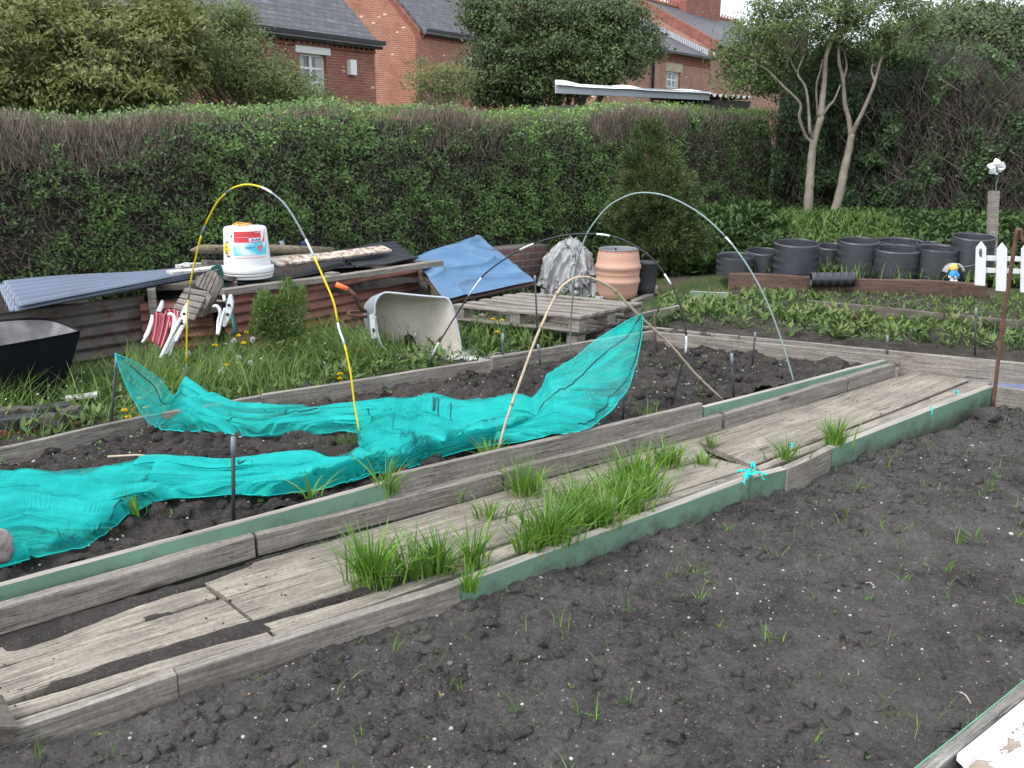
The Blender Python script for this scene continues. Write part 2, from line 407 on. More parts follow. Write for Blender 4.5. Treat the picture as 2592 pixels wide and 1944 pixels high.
def m_slate(name, c1=(.14, .14, .155), c2=(.09, .09, .105)):
    m, t, b = new_mat(name); v = coords(t, (1, 1, 1), rand=False)
    br = t.nodes.new('ShaderNodeTexBrick'); t.links.new(v, br.inputs['Vector']); br.inputs['Scale'].default_value = 1
    br.inputs['Brick Width'].default_value = .3; br.inputs['Row Height'].default_value = .2; br.inputs['Mortar Size'].default_value = .012
    br.inputs['Color1'].default_value = (*c1, 1); br.inputs['Color2'].default_value = (*c2, 1); br.inputs['Mortar'].default_value = (.05, .05, .055, 1)
    n = noise(t, 2.2, 6, .72, coords(t, (.55, 2.2, 1), rand=False)); c = mix(t, mth(t, 'MULTIPLY', ramp(t, n, [(.56, (0, 0, 0)), (.66, (1, 1, 1))]), .55), br.outputs[0], (.3, .3, .33))
    n2 = noise(t, .6, 3, .6, v); c = mix(t, mth(t, 'MULTIPLY', n2, .4), c, (.075, .07, .07))
    t.links.new(c, b.inputs['Base Color']); b.inputs['Roughness'].default_value = .6; bump(t, b, br.outputs[1], -.01, .8); return m

WOOD = m_wood('weathered_wood'); WOOD_D = m_wood('dark_weathered_wood', (.07, .06, .055), (.22, .19, .165), .4)
WOOD_P = m_wood('pale_worn_wood', (.2, .175, .145), (.44, .4, .34), .3)
WOOD_W = m_wood('walkway_wood', (.17, .15, .125), (.44, .395, .33), .4, stain=(.09, .08, .07))
WOOD_R = m_wood('reddish_timber', (.06, .035, .03), (.2, .11, .085), .45)
WOOD_G = m_wood('grey_chair_wood', (.13, .115, .105), (.31, .275, .25), .2)
GREEN = m_painted('green_paint', (.12, .22, .155)); SOIL = m_soil('soil')
SOIL_N = m_soil('raked_soil', (.05, .045, .043), (.138, .127, .121))
WHITEP = m_simple('white_plastic', (.8, .8, .8), .4, .05)
BLACKP = m_simple('black_plastic', (.02, .021, .023), .45, .2)
# ============================================================ ground
def sstep(a, b, x):
    t = np.clip((x-a)/(b-a), 0, 1); return t*t*(3-2*t)
EA, EB = np.array([1.36, 8.32]), np.array([3.13, 7.35]); ED = (EB-EA)/np.linalg.norm(EB-EA); EN = np.array([-ED[1], ED[0]])
BA, BB = np.array([2.66, 11.11]), np.array([5.26, 10.36]); BD = (BB-BA)/np.linalg.norm(BB-BA); BN = np.array([-BD[1], BD[0]])
def gz(x, y):
    x = np.asarray(x, float); y = np.asarray(y, float)
    v = -UY*x+UX*y; u = UX*x+UY*y
    e = (x-EA[0])*EN[0]+(y-EA[1])*EN[1]
    z = -.14+.22*np.maximum(sstep(5.72, 5.8, v), sstep(0.0, .12, e))
    g = (x-BA[0])*BN[0]+(y-BA[1])*BN[1]; s = sstep(1.2, 2.6, x+.2*(y-11))
    z = z+s*(.12*sstep(.08, .25, g)+.42*sstep(.4, 3.6, g))
    far = np.minimum(1, np.hypot(x, y)/60)
    return z+.02*(fbm(x*1.3, y*1.3, s=5)-.5)*(1-far)
xs = np.concatenate([[-600, -200, -80, -40, -22], np.linspace(-12, 14, 210), [24, 45, 90, 220, 600]])
ys = np.concatenate([[-200, -60, -20, -6], np.linspace(0, 22, 180), [30, 45, 70, 120, 300, 900]])
X, Y = np.meshgrid(xs, ys); Z = gz(X, Y)
nx, ny = len(xs), len(ys); I = np.arange(nx*ny).reshape(ny, nx)
fc = np.stack([I[:-1, :-1], I[:-1, 1:], I[1:, 1:], I[1:, :-1]], -1).reshape(-1, 4)
m, t, b = new_mat('ground'); v = coords(t, rand=False)
c = ramp(t, noise(t, 2.5, 6, .7, v), [(.35, (.03, .055, .015)), (.5, (.05, .08, .022)), (.6, (.09, .075, .05)), (.72, (.05, .042, .035))])
t.links.new(c, b.inputs['Base Color']); b.inputs['Roughness'].default_value = .95; bump(t, b, noise(t, 40, 5, .7, v), .02)
tag(mesh_from('ground', np.stack([X, Y, Z], -1).reshape(-1, 3), fc, m, smooth=True), kind='structure')

def soil_patch(name, poly, z0, step, amp, mat, zf=None):
    poly = np.array([(p[0], p[1]) for p in poly]); lo, hi = poly.min(0), poly.max(0)
    xs = np.arange(lo[0], hi[0]+step, step); ys = np.arange(lo[1], hi[1]+step, step); X, Y = np.meshgrid(xs, ys)
    ins = np.zeros(X.shape, bool); n = len(poly)
    for i in range(n):
        a, b_ = poly[i], poly[(i+1) % n]
        c_ = ((a[1] > Y) != (b_[1] > Y)) & (X < (b_[0]-a[0])*(Y-a[1])/(b_[1]-a[1]+1e-12)+a[0]); ins ^= c_
    Z = z0+amp*zf(X, Y)
    I = np.arange(X.size).reshape(X.shape)
    ok = ins[:-1, :-1] | ins[1:, 1:] | ins[:-1, 1:] | ins[1:, :-1]
    fc = np.stack([I[:-1, :-1], I[:-1, 1:], I[1:, 1:], I[1:, :-1]], -1)[ok]
    used = np.unique(fc); mp = -np.ones(X.size, int); mp[used] = np.arange(len(used))
    V_ = np.stack([X, Y, Z], -1).reshape(-1, 3)[used]
    return mesh_from(name, V_, mp[fc], mat, smooth=True)
def lumps(X, Y, s, sc):
    """rounded clods: 1-d to jittered cell centres"""
    xi = np.floor(X*sc).astype(np.int64); yi = np.floor(Y*sc).astype(np.int64); r = np.zeros_like(X)
    for a in (-1, 0, 1):
        for b_ in (-1, 0, 1):
            cx = xi+a; cy = yi+b_; px = cx+hsh(cx, cy, 0, s); py = cy+hsh(cx, cy, 1, s); q = hsh(cx, cy, 2, s)
            d = np.hypot(X*sc-px, Y*sc-py)/(.25+.55*q); r = np.maximum(r, np.sqrt(np.maximum(0, 1-d*d))*(.15+.85*q)*(hsh(cx, cy, 3, s) > .35))
    return r
def near_z(X, Y):
    d = -UY*X+UX*Y   # v: 2.87 at the walkway edge
    rough = .45+.8*sstep(.9, 0, 2.88-d)+.7*sstep(1.9, 2.4, 2.88-d)*sstep(2.6, 1.6, UX*X+UY*Y)
    k = fbm(X*1.1, Y*1.1, s=2)*.030+fbm(X*6, Y*6, s=3)*.034*rough+(1-np.abs(fbm(X*9, Y*9, s=7, o=3)-.5)*2)*.012*rough+fbm(X*26, Y*26, s=4)*.02
    k = k+lumps(X+.02*fbm(X*30, Y*30), Y, 8, 11)*.022*rough*sstep(.35, .65, fbm(X*1.7, Y*1.7, s=9))+lumps(X, Y, 9, 32)*.008
    crack = np.abs(fbm(X*2.3, Y*2.3, s=21, o=3)-.5); k = k-.012*np.exp(-(crack/.006)**2)*sstep(.5, .6, fbm(X*.9, Y*.9, s=31))
    ze = np.interp(UX*X+UY*Y, [-1.5, 0, 1, 2, 3.5, 6.5], [.10, .05, .02, 0., -.03, -.045])+.045
    return k+(ze+.03*(fbm(X*4, Y*4, s=6)-.5))*sstep(.7, 0, 2.88-d)
NW = fuv(-2.2, 2.86); 
SN = lambda x, y: -.085+float(near_z(np.array([[x]]), np.array([[y]]))[0, 0])
fe = P(2505, 990, 0.05)
far_r = fe+Vector((ED[0], ED[1], 0))*4
near_poly = [fuv(-2.5, 2.84), fuv(6.98, 2.84), fe+Vector((ED[0]*.2, ED[1]*.2, 0)), far_r, (6.5, 2, 0), (3.5, 1.0, 0), (0, .9, 0), (-2.5, 1.2, 0)]
tag(soil_patch('soil', near_poly, -.085, .0095, 1, SOIL_N, near_z), kind='structure')
def bed_z(X, Y):
    k = fbm(X*1.6, Y*1.6, s=12)*.05+fbm(X*7, Y*7, s=13)*.04+fbm(X*28, Y*28, s=14)*.016
    return k+lumps(X+.03*fbm(X*20, Y*20), Y+.03*fbm(X*20, Y*20, s=3), 18, 8)*.045+lumps(X, Y, 19, 19)*.024
SB0 = .105
HX, HY = np.meshgrid(np.arange(-6, 5, .02), np.arange(1, 10, .02))
HM = SB0+bed_z(HX, HY)
def soilh(x, y):
    i = np.clip(((y-1)/.02).astype(int), 0, HM.shape[0]-1); j = np.clip(((x+6)/.02).astype(int), 0, HM.shape[1]-1); return HM[i, j]
SB = lambda x, y: SB0+float(bed_z(np.array([[x]]), np.array([[y]]))[0, 0])
bed_poly = [fuv(-2.6, 3.86), fuv(3., 3.85), fuv(7.07, 3.77), (1.42, 8.36, 0), fuv(-2.6, 5.86)]
tag(soil_patch('soil', bed_poly, SB0, .011, 1, SOIL, bed_z), kind='structure')
rb_poly = [(1.45, 8.42, 0), (3.25, 7.42, 0), (7.5, 5.6, 0), (9, 8.2, 0), (5.3, 10.3, 0), (2.7, 11.0, 0)]
tag(soil_patch('soil', rb_poly, .085, .03, 1, m_soil('weedy_soil', (.035, .032, .028), (.1, .088, .072)), lambda X, Y: bed_z(X, Y)*.8), kind='structure')

# clods and pebbles (uncountable)
def ico(sub):
    bm = bmesh.new(); bmesh.ops.create_icosphere(bm, subdivisions=sub, radius=1); v = np.array([tuple(x.co) for x in bm.verts]); f = np.array([[y.index for y in x.verts] for x in bm.faces]); bm.free(); return v, f
def scatter_lumps(name, pts, rad, mat, sub=1, flat=.7, rgh=.25, rnd=None, matidx=None):
    v, f = ico(sub); N = len(pts); V_ = []
    s = RS.rand(N, 1, 3)*.5+.75; s[:, :, 2] *= flat
    th = RS.rand(N)*6.28; R = np.stack([np.stack([np.cos(th), -np.sin(th), 0*th], -1), np.stack([np.sin(th), np.cos(th), 0*th], -1), np.stack([0*th, 0*th, 0*th+1], -1)], 1)
    q = v[None]*(1+(RS.rand(N, len(v), 1)-.5)*2*rgh)*s; q = np.einsum('nij,nkj->nki', R, q)*np.asarray(rad).reshape(-1, 1, 1)+np.asarray(pts)[:, None]
    fc = (f[None]+(np.arange(N)*len(v))[:, None, None]).reshape(-1, 3)
    mi = None if matidx is None else np.repeat(matidx, len(f))
    return mesh_from(name, q.reshape(-1, 3), fc, mat, smooth=sub > 1, matidx=mi)
def in_near(n):
    u = RS.uniform(-1.9, 7.0, n*2); v_ = 2.84-RS.rand(n*2)**1.0*3.6; x = UX*u-UY*v_; y = UY*u+UX*v_
    ok = (y > 1.9) & (np.abs(x)/np.maximum(y, .1) < .66) & ((x-3.63)*(-EN[0])+(y-6.59)*(-EN[1]) > 0); return x[ok][:n], y[ok][:n]
x, y = in_near(4600); z = -.085+near_z(x, y); r = .0025+.006*RS.rand(len(x))**3.5; r[:90] *= 1.7
peb = [m_simple('grey_pebble', (.13, .13, .135), .8, .4, 30), m_simple('pale_pebble', (.4, .385, .36), .7, .3, 30), m_simple('orange_pebble', (.3, .18, .11), .8, .3, 30), m_simple('dark_pebble', (.07, .072, .078), .7, .3, 30)]
mi = RS.choice(4, len(x), p=[.42, .2, .06, .32])
tag(scatter_lumps('pebbles', np.stack([x, y, z+r*.1], 1), r, peb, 1, .7, .2, matidx=mi), 'small grey white and orange stones scattered over the dark raked soil', 'pebbles', kind='stuff')
x, y = in_near(7500); v_ = -UY*x+UX*y; keep = RS.rand(len(x)) < (.3+.9*sstep(.8, .1, 2.86-v_)+.5*(np.hypot(x, y-2.2) < 1.3)); x, y = x[keep], y[keep]
z = -.085+near_z(x, y); r = .005+.036*RS.rand(len(x))**3.4
tag(scatter_lumps('soil_clods', np.stack([x, y, z-r*.2], 1), r, SOIL_N, 2, .7, .34), 'dark crumbly clods lying on the near soil bed', 'soil clods', kind='stuff')
def in_bed(n):
    u = RS.uniform(-1.6, 7.4, n); v_ = RS.uniform(3.94, 5.75, n); x = UX*u-UY*v_; y = UY*u+UX*v_
    ok = ((x-EA[0])*EN[0]+(y-EA[1])*EN[1] < -.05); return x[ok], y[ok]
x, y = in_bed(2600); z = SB0+bed_z(x, y); r = .008+.045*RS.rand(len(x))**3.2
tag(scatter_lumps('soil_clods', np.stack([x, y, z-r*.1], 1), r, SOIL, 2, .8, .24), 'lumpy dug clods of dark soil in the netted bed', 'soil clods', kind='stuff')
x, y = in_bed(1500); z = SB0+bed_z(x, y)+.01; r = .004+.006*RS.rand(len(x))**2
tag(scatter_lumps('pebbles', np.stack([x, y, z], 1), r, peb, 1, .7, .2, matidx=RS.choice(4, len(x), p=[.35, .35, .12, .18])), 'small pale stones in the dug soil of the netted bed', 'pebbles', kind='stuff')

# ============================================================ walkway and bed boards
ZW, ZB, ZG = .11, .215, .30
def th_board(name, label, a, b, w_, h, mat, z, cat='board', group=None, zb=None, th=None, **k):
    A = P(*a, z); B = P(*b, z if zb is None else zb)
    d = (B-A); d.z = 0; o = board(name, A, B, w_, h, mat, **k); return tag(o, label, cat, group)
bk = Vector((-UY, UX, 0))
g_ = 'boards edging the netted bed'
th_board('green_board', 'long green painted board at the lower left behind the timber kerb', (-60, 1500), (984, 1221), .035, .22, GREEN, .25, zb=.30, group=g_, n=30)
th_board('bare_board', 'bare grey board between two green lengths in front of the netting', (990, 1206), (1779, 1022), .035, .2, WOOD, .318, zb=.31, group=g_, n=24)
th_board('green_board', 'green painted board at the far end of the netted bed next to the bamboo foot', (1783, 1031), (2266, 906), .035, .2, GREEN, .282, zb=.235, group=g_)
g2 = 'timber kerb beams beside the walkway'
KB = [((-60, 1560), (643, 1357), 'split grey kerb beam at the bottom left under the green board'),
      ((651, 1354), (1270, 1196), 'knotted grey kerb beam behind the two nearest grass tufts'),
      ((1275, 1193), (1829, 1050), 'grey kerb beam beside the large grass clumps with nail marks'),
      ((1837, 1047), (2146, 956), 'pale kerb beam beside the clear far half of the walkway'),
      ((2150, 955), (2280, 917), 'short end piece of kerb beam at the far end of the walkway')]
for i, (a, b, l) in enumerate(KB):
    A, B = P(*a, ZB), P(*b, ZB); inner = .064
    tag(board('kerb_beam', A, B, inner, ZB-ZW-.004, WOOD, n=20, jit=.002, seed=i+2, bev=.006), l, 'beam', g2)
# near edge boards
g3 = 'boards holding the near soil along the walkway'
EBS = [((-60, 1880), (447, 1708), 'WOOD', 'bare grey edge board at the bottom left corner'),
       ((449, 1707), (1166, 1478), 'WOOD', 'bare grey edge board below the left grass tufts'),
       ((1168, 1477), (1900, 1211), 'GREEN', 'long green painted edge board below the big grass clumps'),
       ((1903, 1210), (1993, 1186), 'GREEN', 'short green edge piece with torn teal netting tied over it'),
       ((1996, 1188), (2106, 1136), 'WOOD', 'short bare wood edge piece under the grass tuft'),
       ((2108, 1134), (2514, 977), 'GREEN', 'green painted edge board at the far right end of the walkway')]
for i, (a, b, mt, l) in enumerate(EBS):
    A, B = P(*a, ZW+.012), P(*b, ZW+.012)
    if i > 2: A.z = B.z = ZW+.02; A, B = P(*a, ZW+.02), P(*b, ZW+.02)
    tag(board('edge_board', A, B, .05, .24, WOOD_D if False else (WOOD if mt == 'WOOD' else GREEN), n=20, jit=.001, seed=i+20), l, 'board', g3)
# planks: rows given by pixel corner quads (near-left, near-right, far-right, far-left)
def plank(c, l, mat=WOOD_W, z=ZW, th=.035, seed=0, **k):
    q = [P(px, py, z) for px, py in c]
    return tag(slab('plank', q, th, mat, n=20, jit=.0022, seed=seed, bev=.005, **k), l, 'plank', 'planks of the walkway')
plank([(-80, 1712), (548, 1512), (517, 1485), (-80, 1640)], 'back walkway plank at the left, half buried under a strip of soil', seed=1)
plank([(-80, 1800), (632, 1571), (560, 1513), (-80, 1716)], 'broad pale middle plank at the left end of the walkway', seed=2)
plank([(20, 1819), (690, 1611), (672, 1596), (14, 1786)], 'narrow worn front plank at the left end with a gap beside it', z=ZW-.002, seed=3, mat=WOOD_P)
plank([(572, 1509), (1797, 1157), (1756, 1106), (500, 1464)], 'long back walkway plank between the two cross joints', seed=4)
plank([(642, 1568), (1899, 1183), (1799, 1159), (570, 1512)], 'long middle walkway plank between the two cross joints', seed=5)
plank([(705, 1607), (1917, 1191), (1902, 1185), (652, 1578)], 'long splintered front walkway plank carrying the grass clumps', seed=6, mat=WOOD_P)
plank([(1905, 1178), (2452, 962), (2290, 930), (1750, 1110)], 'broad worn plank at the far end of the walkway', seed=7)
plank([(1925, 1190), (2510, 969), (2462, 964), (1910, 1181)], 'narrow raised front plank at the far end of the walkway', seed=8, z=ZW+.012, mat=WOOD_P)
# soil drifts on the walkway
def drift(c, hgt, n=(120, 14), seed=0):
    q = [P(px, py, ZW) for px, py in c]
    def fn(s, t):
        a = q[0].lerp(q[1], s); b = q[3].lerp(q[2], s); e = .16*(fbm(np.array([s*9+seed]), np.array([0.]))[0]-.5)
        tt = min(max(t+e*(1 if t > .5 else 1), -.2), 1.2); p = a.lerp(b, tt)
        pr = math.sin(math.pi*min(max(t, 0), 1))**.6*math.sin(math.pi*min(1, max(0, s)))**.35
        z = hgt*(pr*(.25+1.1*fbm(np.array([p.x*14]), np.array([p.y*14]), s=seed)[0])-.28)
        return (p.x, p.y, ZW+z)
    return tag(grid('soil', fn, n[0], n[1], SOIL, smooth=True), kind='structure')
drift([(-60, 1690), (640, 1432), (650, 1420), (-60, 1622)], .03, seed=1)
drift([(120, 1752), (700, 1592), (650, 1562), (120, 1726)], .026, seed=2)
drift([(650, 1585), (1160, 1440), (1130, 1425), (640, 1570)], .022, seed=3)
drift([(620, 1430), (900, 1352), (905, 1345), (620, 1422)], .014, (60, 8), seed=4)
drift([(350, 1572), (440, 1556), (432, 1547), (355, 1562)], .012, (24, 8), seed=5)
x, y = RS.uniform(-1.8, 6.9, 5200), 2.93+RS.rand(5200)*.94; k_ = fbm(x*1.6, y*9, s=191); pr_ = .06+.9*sstep(.5, .68, k_)*sstep(3., .5, x)+.55*sstep(3.72, 3.8, y)*sstep(3.5, 0, x)+.12*sstep(2, -1, x); q_ = RS.rand(5200) < pr_; u_, v_ = x[q_], y[q_]; n = len(u_)
tag(scatter_lumps('soil_crumbs', np.stack([UX*u_-UY*v_, UY*u_+UX*v_, np.full(n, ZW+.001)], 1), .0015+.0055*RS.rand(n)**2.5, [SOIL, peb[0], peb[1]], 1, .7, .3, matidx=RS.choice(3, n, p=[.86, .1, .04])), 'loose soil crumbs spilled over the walkway planks', 'soil crumbs', kind='stuff')
# bearers under planks so nothing shows through the gaps
tag(slab('walkway_base', [fuv(-2.4, 2.93, ZW-.05), fuv(7.0, 2.93, ZW-.05), fuv(7.0, 3.95, ZW-.05), fuv(-2.4, 3.95, ZW-.05)], .1, SOIL, n=2, jit=0), kind='structure')
# bottom-left end block
e0 = [P(-40, 1842, .2), P(50, 1842, .15), P(8, 1757, .17), P(-40, 1750, .2)]
tag(plate('wood_offcut', e0, .06, WOOD_D, away=Vector((0, 0, -1)), bev=.004), 'dark splintered wood offcut at the bottom left corner of the walkway', 'offcut')

# back boards of the netted bed and cross boards
g4 = 'boards along the back of the netted bed'
BKS = [((-60, 1149), (366, 1055), 'grey back board left of the black bricks and first stake'),
       ((369, 1055), (662, 1003), 'grey back board seen through the hanging netting corner'),
       ((666, 1000), (1243, 911), 'grey back board in front of the tipped wheelbarrow'),
       ((1248, 904), (1657, 838), 'grey back board in front of the pallet')]
for i, (a, b, l) in enumerate(BKS):
    A, B = P(*a, .27), P(*b, .27)
    tag(board('bed_board', A, B, .04, .24, WOOD, n=16, seed=i+40), l, 'board', g4)
g5 = 'boards edging the beds at the right'
def cross(name, l, a, b, z=.27, h=.22, mat=WOOD, w_=.04, **k):
    return tag(board(name, P(*a, z), P(*b, z), w_, h, mat, n=16, **k), l, 'board', g5)
cross('bed_board', 'grey end board closing the netted bed at its far side', (1662, 841), (2278, 904), seed=50)
cross('bed_board', 'long grey board just beyond the end board running off to the right', (1873, 852), (2640, 925), seed=51, h=.2)
cross('bed_board', 'short grey board right of the rusty rod beside the near soil', (2519, 978), (2680, 1000), z=.13, h=.2, seed=52)
cross('bed_board', 'grey board across the weedy beds left of its butt joint', (2047, 760), (2390, 793), z=.24, h=.18, mat=WOOD_D, seed=53)
cross('bed_board', 'grey board across the weedy beds under the picket fence', (2394, 794), (2660, 819), z=.24, h=.18, mat=WOOD_D, seed=54)
cross('bed_board', 'thin pale lath lying along the back edge of the end board', (1620, 826), (1868, 851), z=.2, h=.05, seed=55)
cross('bed_board', 'short grey board end between the pallet and the weedy bed', (1630, 793), (1722, 773), z=.22, h=.14, seed=56)
tag(board('green_board', P(1748, 737, .22), P(1842, 741, .22), .03, .15, GREEN, n=8), 'small faded green board among weeds behind the far bed', 'board', g5)
gA, gB = P(1845, 692, .32), P(2500, 718, .32); gm = gA.lerp(gB, .45)
tag(board('sleeper', gA, gm, .1, .26, WOOD_R, n=14, jit=.006, bev=.01), 'old dark red sleeper wall below the left black mesh rolls', 'sleeper', 'timber wall below the mesh rolls')
tag(board('sleeper', gm, gB, .1, .26, WOOD_R, n=14, jit=.006, bev=.01, seed=3), 'split reddish sleeper wall below the gnome and right mesh rolls', 'sleeper', 'timber wall below the mesh rolls')
bb = P(1814, 706, .1); Bg = Bag(); Bg.box(bb+Vector((0, .1, .07)), (.1, .02, 0), (-.02, .09, 0), (0, 0, .11))
tag(Bg.build('concrete_block', m_simple('concrete', (.36, .36, .35), .9, .25, 9, .004), origin=tuple(bb)), 'pale grey concrete block at the left end of the sleeper wall', 'block')
# blue membrane strip
q = [P(2284, 938, .07), P(2500, 1000, .04), P(2640, 1010, .05), P(2640, 968, .09)]
def fn(s, t):
    p = q[0].lerp(q[1], s).lerp(q[3].lerp(q[2], s), t); p.z = .085+.035*fbm(np.array([p.x*5]), np.array([p.y*5]))[0]; return p
tag(grid('plastic_sheet', fn, 40, 14, m_simple('blue_sheet', (.17, .21, .33), .5, .3, 12), origin=tuple(q[0])), 'creased blue grey plastic sheet on the ground past the walkway end', 'sheet')
# ============================================================ houses
BRICK = m_brick('red_brick', (.36, .125, .085), (.25, .08, .06), (.33, .25, .21))
BRICK2 = m_brick('orange_brick', (.40, .155, .10), (.31, .115, .08), (.42, .33, .26), (.62, .55, .42))
BRICK3 = m_brick('terrace_brick', (.42, .19, .13), (.28, .13, .095), (.45, .36, .28), (.66, .56, .4))
SLATE = m_slate('slate'); DENT = m_simple('dentil_brick', (.25, .10, .075), .9, .4, 6)
GUT = m_simple('black_gutter', (.02, .02, .022), .4, .1); FRAMEM = m_simple('window_white', (.78, .78, .76), .4, .04)
GLASS = m_simple('window_glass', (.10, .115, .13), .08, .5, 1.5, spec=.7); STONE = m_simple('sandstone', (.42, .36, .27), .85, .2, 5)
LEAD = m_simple('lead_flashing', (.42, .43, .46), .5, .2, 9); CURT = m_simple('net_curtain', (.5, .5, .48), .9, .2, 8)
def wdir(xvp):
    r = ray(xvp, HOR); d = Vector((r.x, r.y, 0)).normalized(); return d
class House:
    """corner: ground-plan point of the near corner of the long wall; d: direction of the long wall; q: direction away from the camera"""
    def __init__(s, root, corner, d):
        s.r = root; s.o = Vector((corner.x, corner.y, 0)); s.d = d; s.q = Vector((-d.y, d.x, 0))
        s.M = Matrix((d, s.q, Vector((0, 0, 1)))).transposed().to_4x4(); s.M.translation = s.o
    def w(s, a, b, z): return s.o+s.d*a+s.q*b+Vector((0, 0, z))
    def bag(s, name, bag, mat, parent=None, smooth=False):
        vs = np.concatenate(bag.v); me = bpy.data.meshes.new(name); me.from_pydata([tuple(v) for v in vs], [], [tuple(f) for f in np.concatenate(bag.f)])
        for i, m_ in enumerate(bag.m): me.polygons[i].material_index = m_
        return link(name, me, mat, parent or s.r, s.M.copy(), smooth)
    def box(s, B, a0, a1, b0, b1, z0, z1, m=0): B.box(((a0+a1)/2, (b0+b1)/2, (z0+z1)/2), ((a1-a0)/2, 0, 0), (0, (b1-b0)/2, 0), (0, 0, (z1-z0)/2), m)
    def hit(s, px, py, b=0.):
        p = V(px, py, s.o+s.q*b, s.q); return s.M.inverted() @ p
def gable_walls(h, a0, a1, dep, eave, ridge, mat, holes=(), z0=0.0, th=.3):
    """wall shell with openings cut in the long front wall (a0,a1,zlo,zhi)"""
    B = Bag(); xs = sorted({a0, a1} | {x for o in holes for x in o[:2]}); zs = sorted({z0, eave} | {z for o in holes for z in o[2:4]})
    for i in range(len(xs)-1):
        for k in range(len(zs)-1):
            cx, cz = (xs[i]+xs[i+1])/2, (zs[k]+zs[k+1])/2
            if any(o[0] < cx < o[1] and o[2] < cz < o[3] for o in holes): continue
            h.box(B, xs[i], xs[i+1], 0, th, zs[k], zs[k+1])
    for (a, sg) in ((a0, 1), (a1, -1)):
        A = [(a, 0.001, z0), (a, dep, z0), (a, dep, eave), (a, dep/2, ridge), (a, 0.001, eave)]
        A2 = [(a+sg*th, y, z) for (_, y, z) in A]; vs = A+A2
        B.add(vs, [(0, 1, 2, 4), (2, 3, 4, 4), (5, 6, 7, 9), (7, 8, 9, 9)] if False else [(0, 1, 2, 4), (5, 9, 7, 6), (2, 3, 8, 7), (3, 4, 9, 8), (1, 2, 7, 6), (0, 5, 6, 1)])
        B.add([A[2], A[3], A[4], A2[2], A2[3], A2[4]], [(0, 1, 2, 2), (3, 5, 4, 4)])
    h.box(B, a0, a1, dep-th, dep, z0, eave); return h.bag('wall', B, mat)
def fixq(o): pass
def roof_planes(h, a0, a1, dep, eave, ridge, over=.25, vo=.12, th=.09, name='roof', mat=None):
    B = Bag(); sl = (ridge-eave)/(dep/2)
    # front plane own object with its own local frame so slates run along it
    objs = []
    for side in (0, 1):
        y0, y1 = (-over, dep/2) if side == 0 else (dep+over, dep/2)
        z0, z1 = eave-over*sl, ridge
        pts = [h.w(a0-vo, y0, z0+th), h.w(a1+vo, y0, z0+th), h.w(a1+vo, y1, z1+th), h.w(a0-vo, y1, z1+th)]
        if side: pts = [pts[1], pts[0], pts[3], pts[2]]
        x = (pts[1]-pts[0]); n = x.cross(pts[3]-pts[0]).normalized(); M = frame(pts[0], x, n)
        bm = bmesh.new(); Mi = M.inverted(); A = [bm.verts.new(Mi @ p) for p in pts]; Bv = [bm.verts.new(Mi @ (p-n*th)) for p in pts]
        bm.faces.new(A); bm.faces.new(Bv[::-1])
        for i in range(4): bm.faces.new((A[(i+1) % 4], A[i], Bv[i], Bv[(i+1) % 4]))
        bmesh.ops.recalc_face_normals(bm, faces=bm.faces); objs.append(bm_obj(name, bm, mat or SLATE, h.r, M))
    return objs
def window(h, a0, a1, z0, z1, rows=2, cols=2, glassmat=None, lint=None, sill=True, dep=.12, curtain=True):
    B = Bag(); f = .06
    for (x0, x1, y0, y1) in ((a0, a1, z0, z0+f), (a0, a1, z1-f, z1), (a0, a0+f, z0+f, z1-f), (a1-f, a1, z0+f, z1-f)): h.box(B, x0, x1, dep, dep+.07, y0, y1)
    for i in range(1, cols): x = a0+(a1-a0)*i/cols; h.box(B, x-.04, x+.04, dep-.01, dep+.06, z0+f, z1-f)
    for i in range(1, rows): z = z0+(z1-z0)*i/rows; h.box(B, a0+f, a1-f, dep+.004, dep+.055, z-.03, z+.03)
    fr = h.bag('window', B, FRAMEM); B = Bag(); h.box(B, a0+f, a1-f, dep+.03, dep+.04, z0+f, z1-f); h.bag('pane', B, GLASS, fr)
    if curtain:
        B = Bag(); w_ = (a1-a0)*.22
        for (x0, x1) in ((a0+f, a0+f+w_), (a1-f-w_, a1-f)): B = Bag(); h.box(B, x0, x1, dep+.026, dep+.0285, z0+f+.02, z1-f); h.bag('curtain', B, CURT, fr)
    if lint: B = Bag(); h.box(B, a0-lint[0], a1+lint[0], -.03, .15, z1, z1+lint[1]); h.bag('lintel', B, lint[2])
    if sill: B = Bag(); h.box(B, a0-.1, a1+.1, -.09, .14, z0-.1, z0); h.bag('sill', B, lint[2] if lint else STONE, fr)
def dentils(h, a0, a1, z, k=.62):
    B = Bag(); h.box(B, a0, a1, -.10, -.002, z-.12*k, z-.02*k); h.box(B, a0, a1, -.06, -.003, z-.42*k, z-.34*k)
    n = int((a1-a0)/.22)
    for i in range(n): x = a0+(i+.5)*(a1-a0)/n; h.box(B, x-.055, x+.055, -.085, -.004, z-.34*k, z-.12*k)
    h.bag('cornice', B, DENT)
def gutter(h, a0, a1, z, over=.25):
    B = Bag(); h.box(B, a0, a1, -over-.12, -over+.02, z-.09, z+.02); h.bag('gutter', B, GUT)

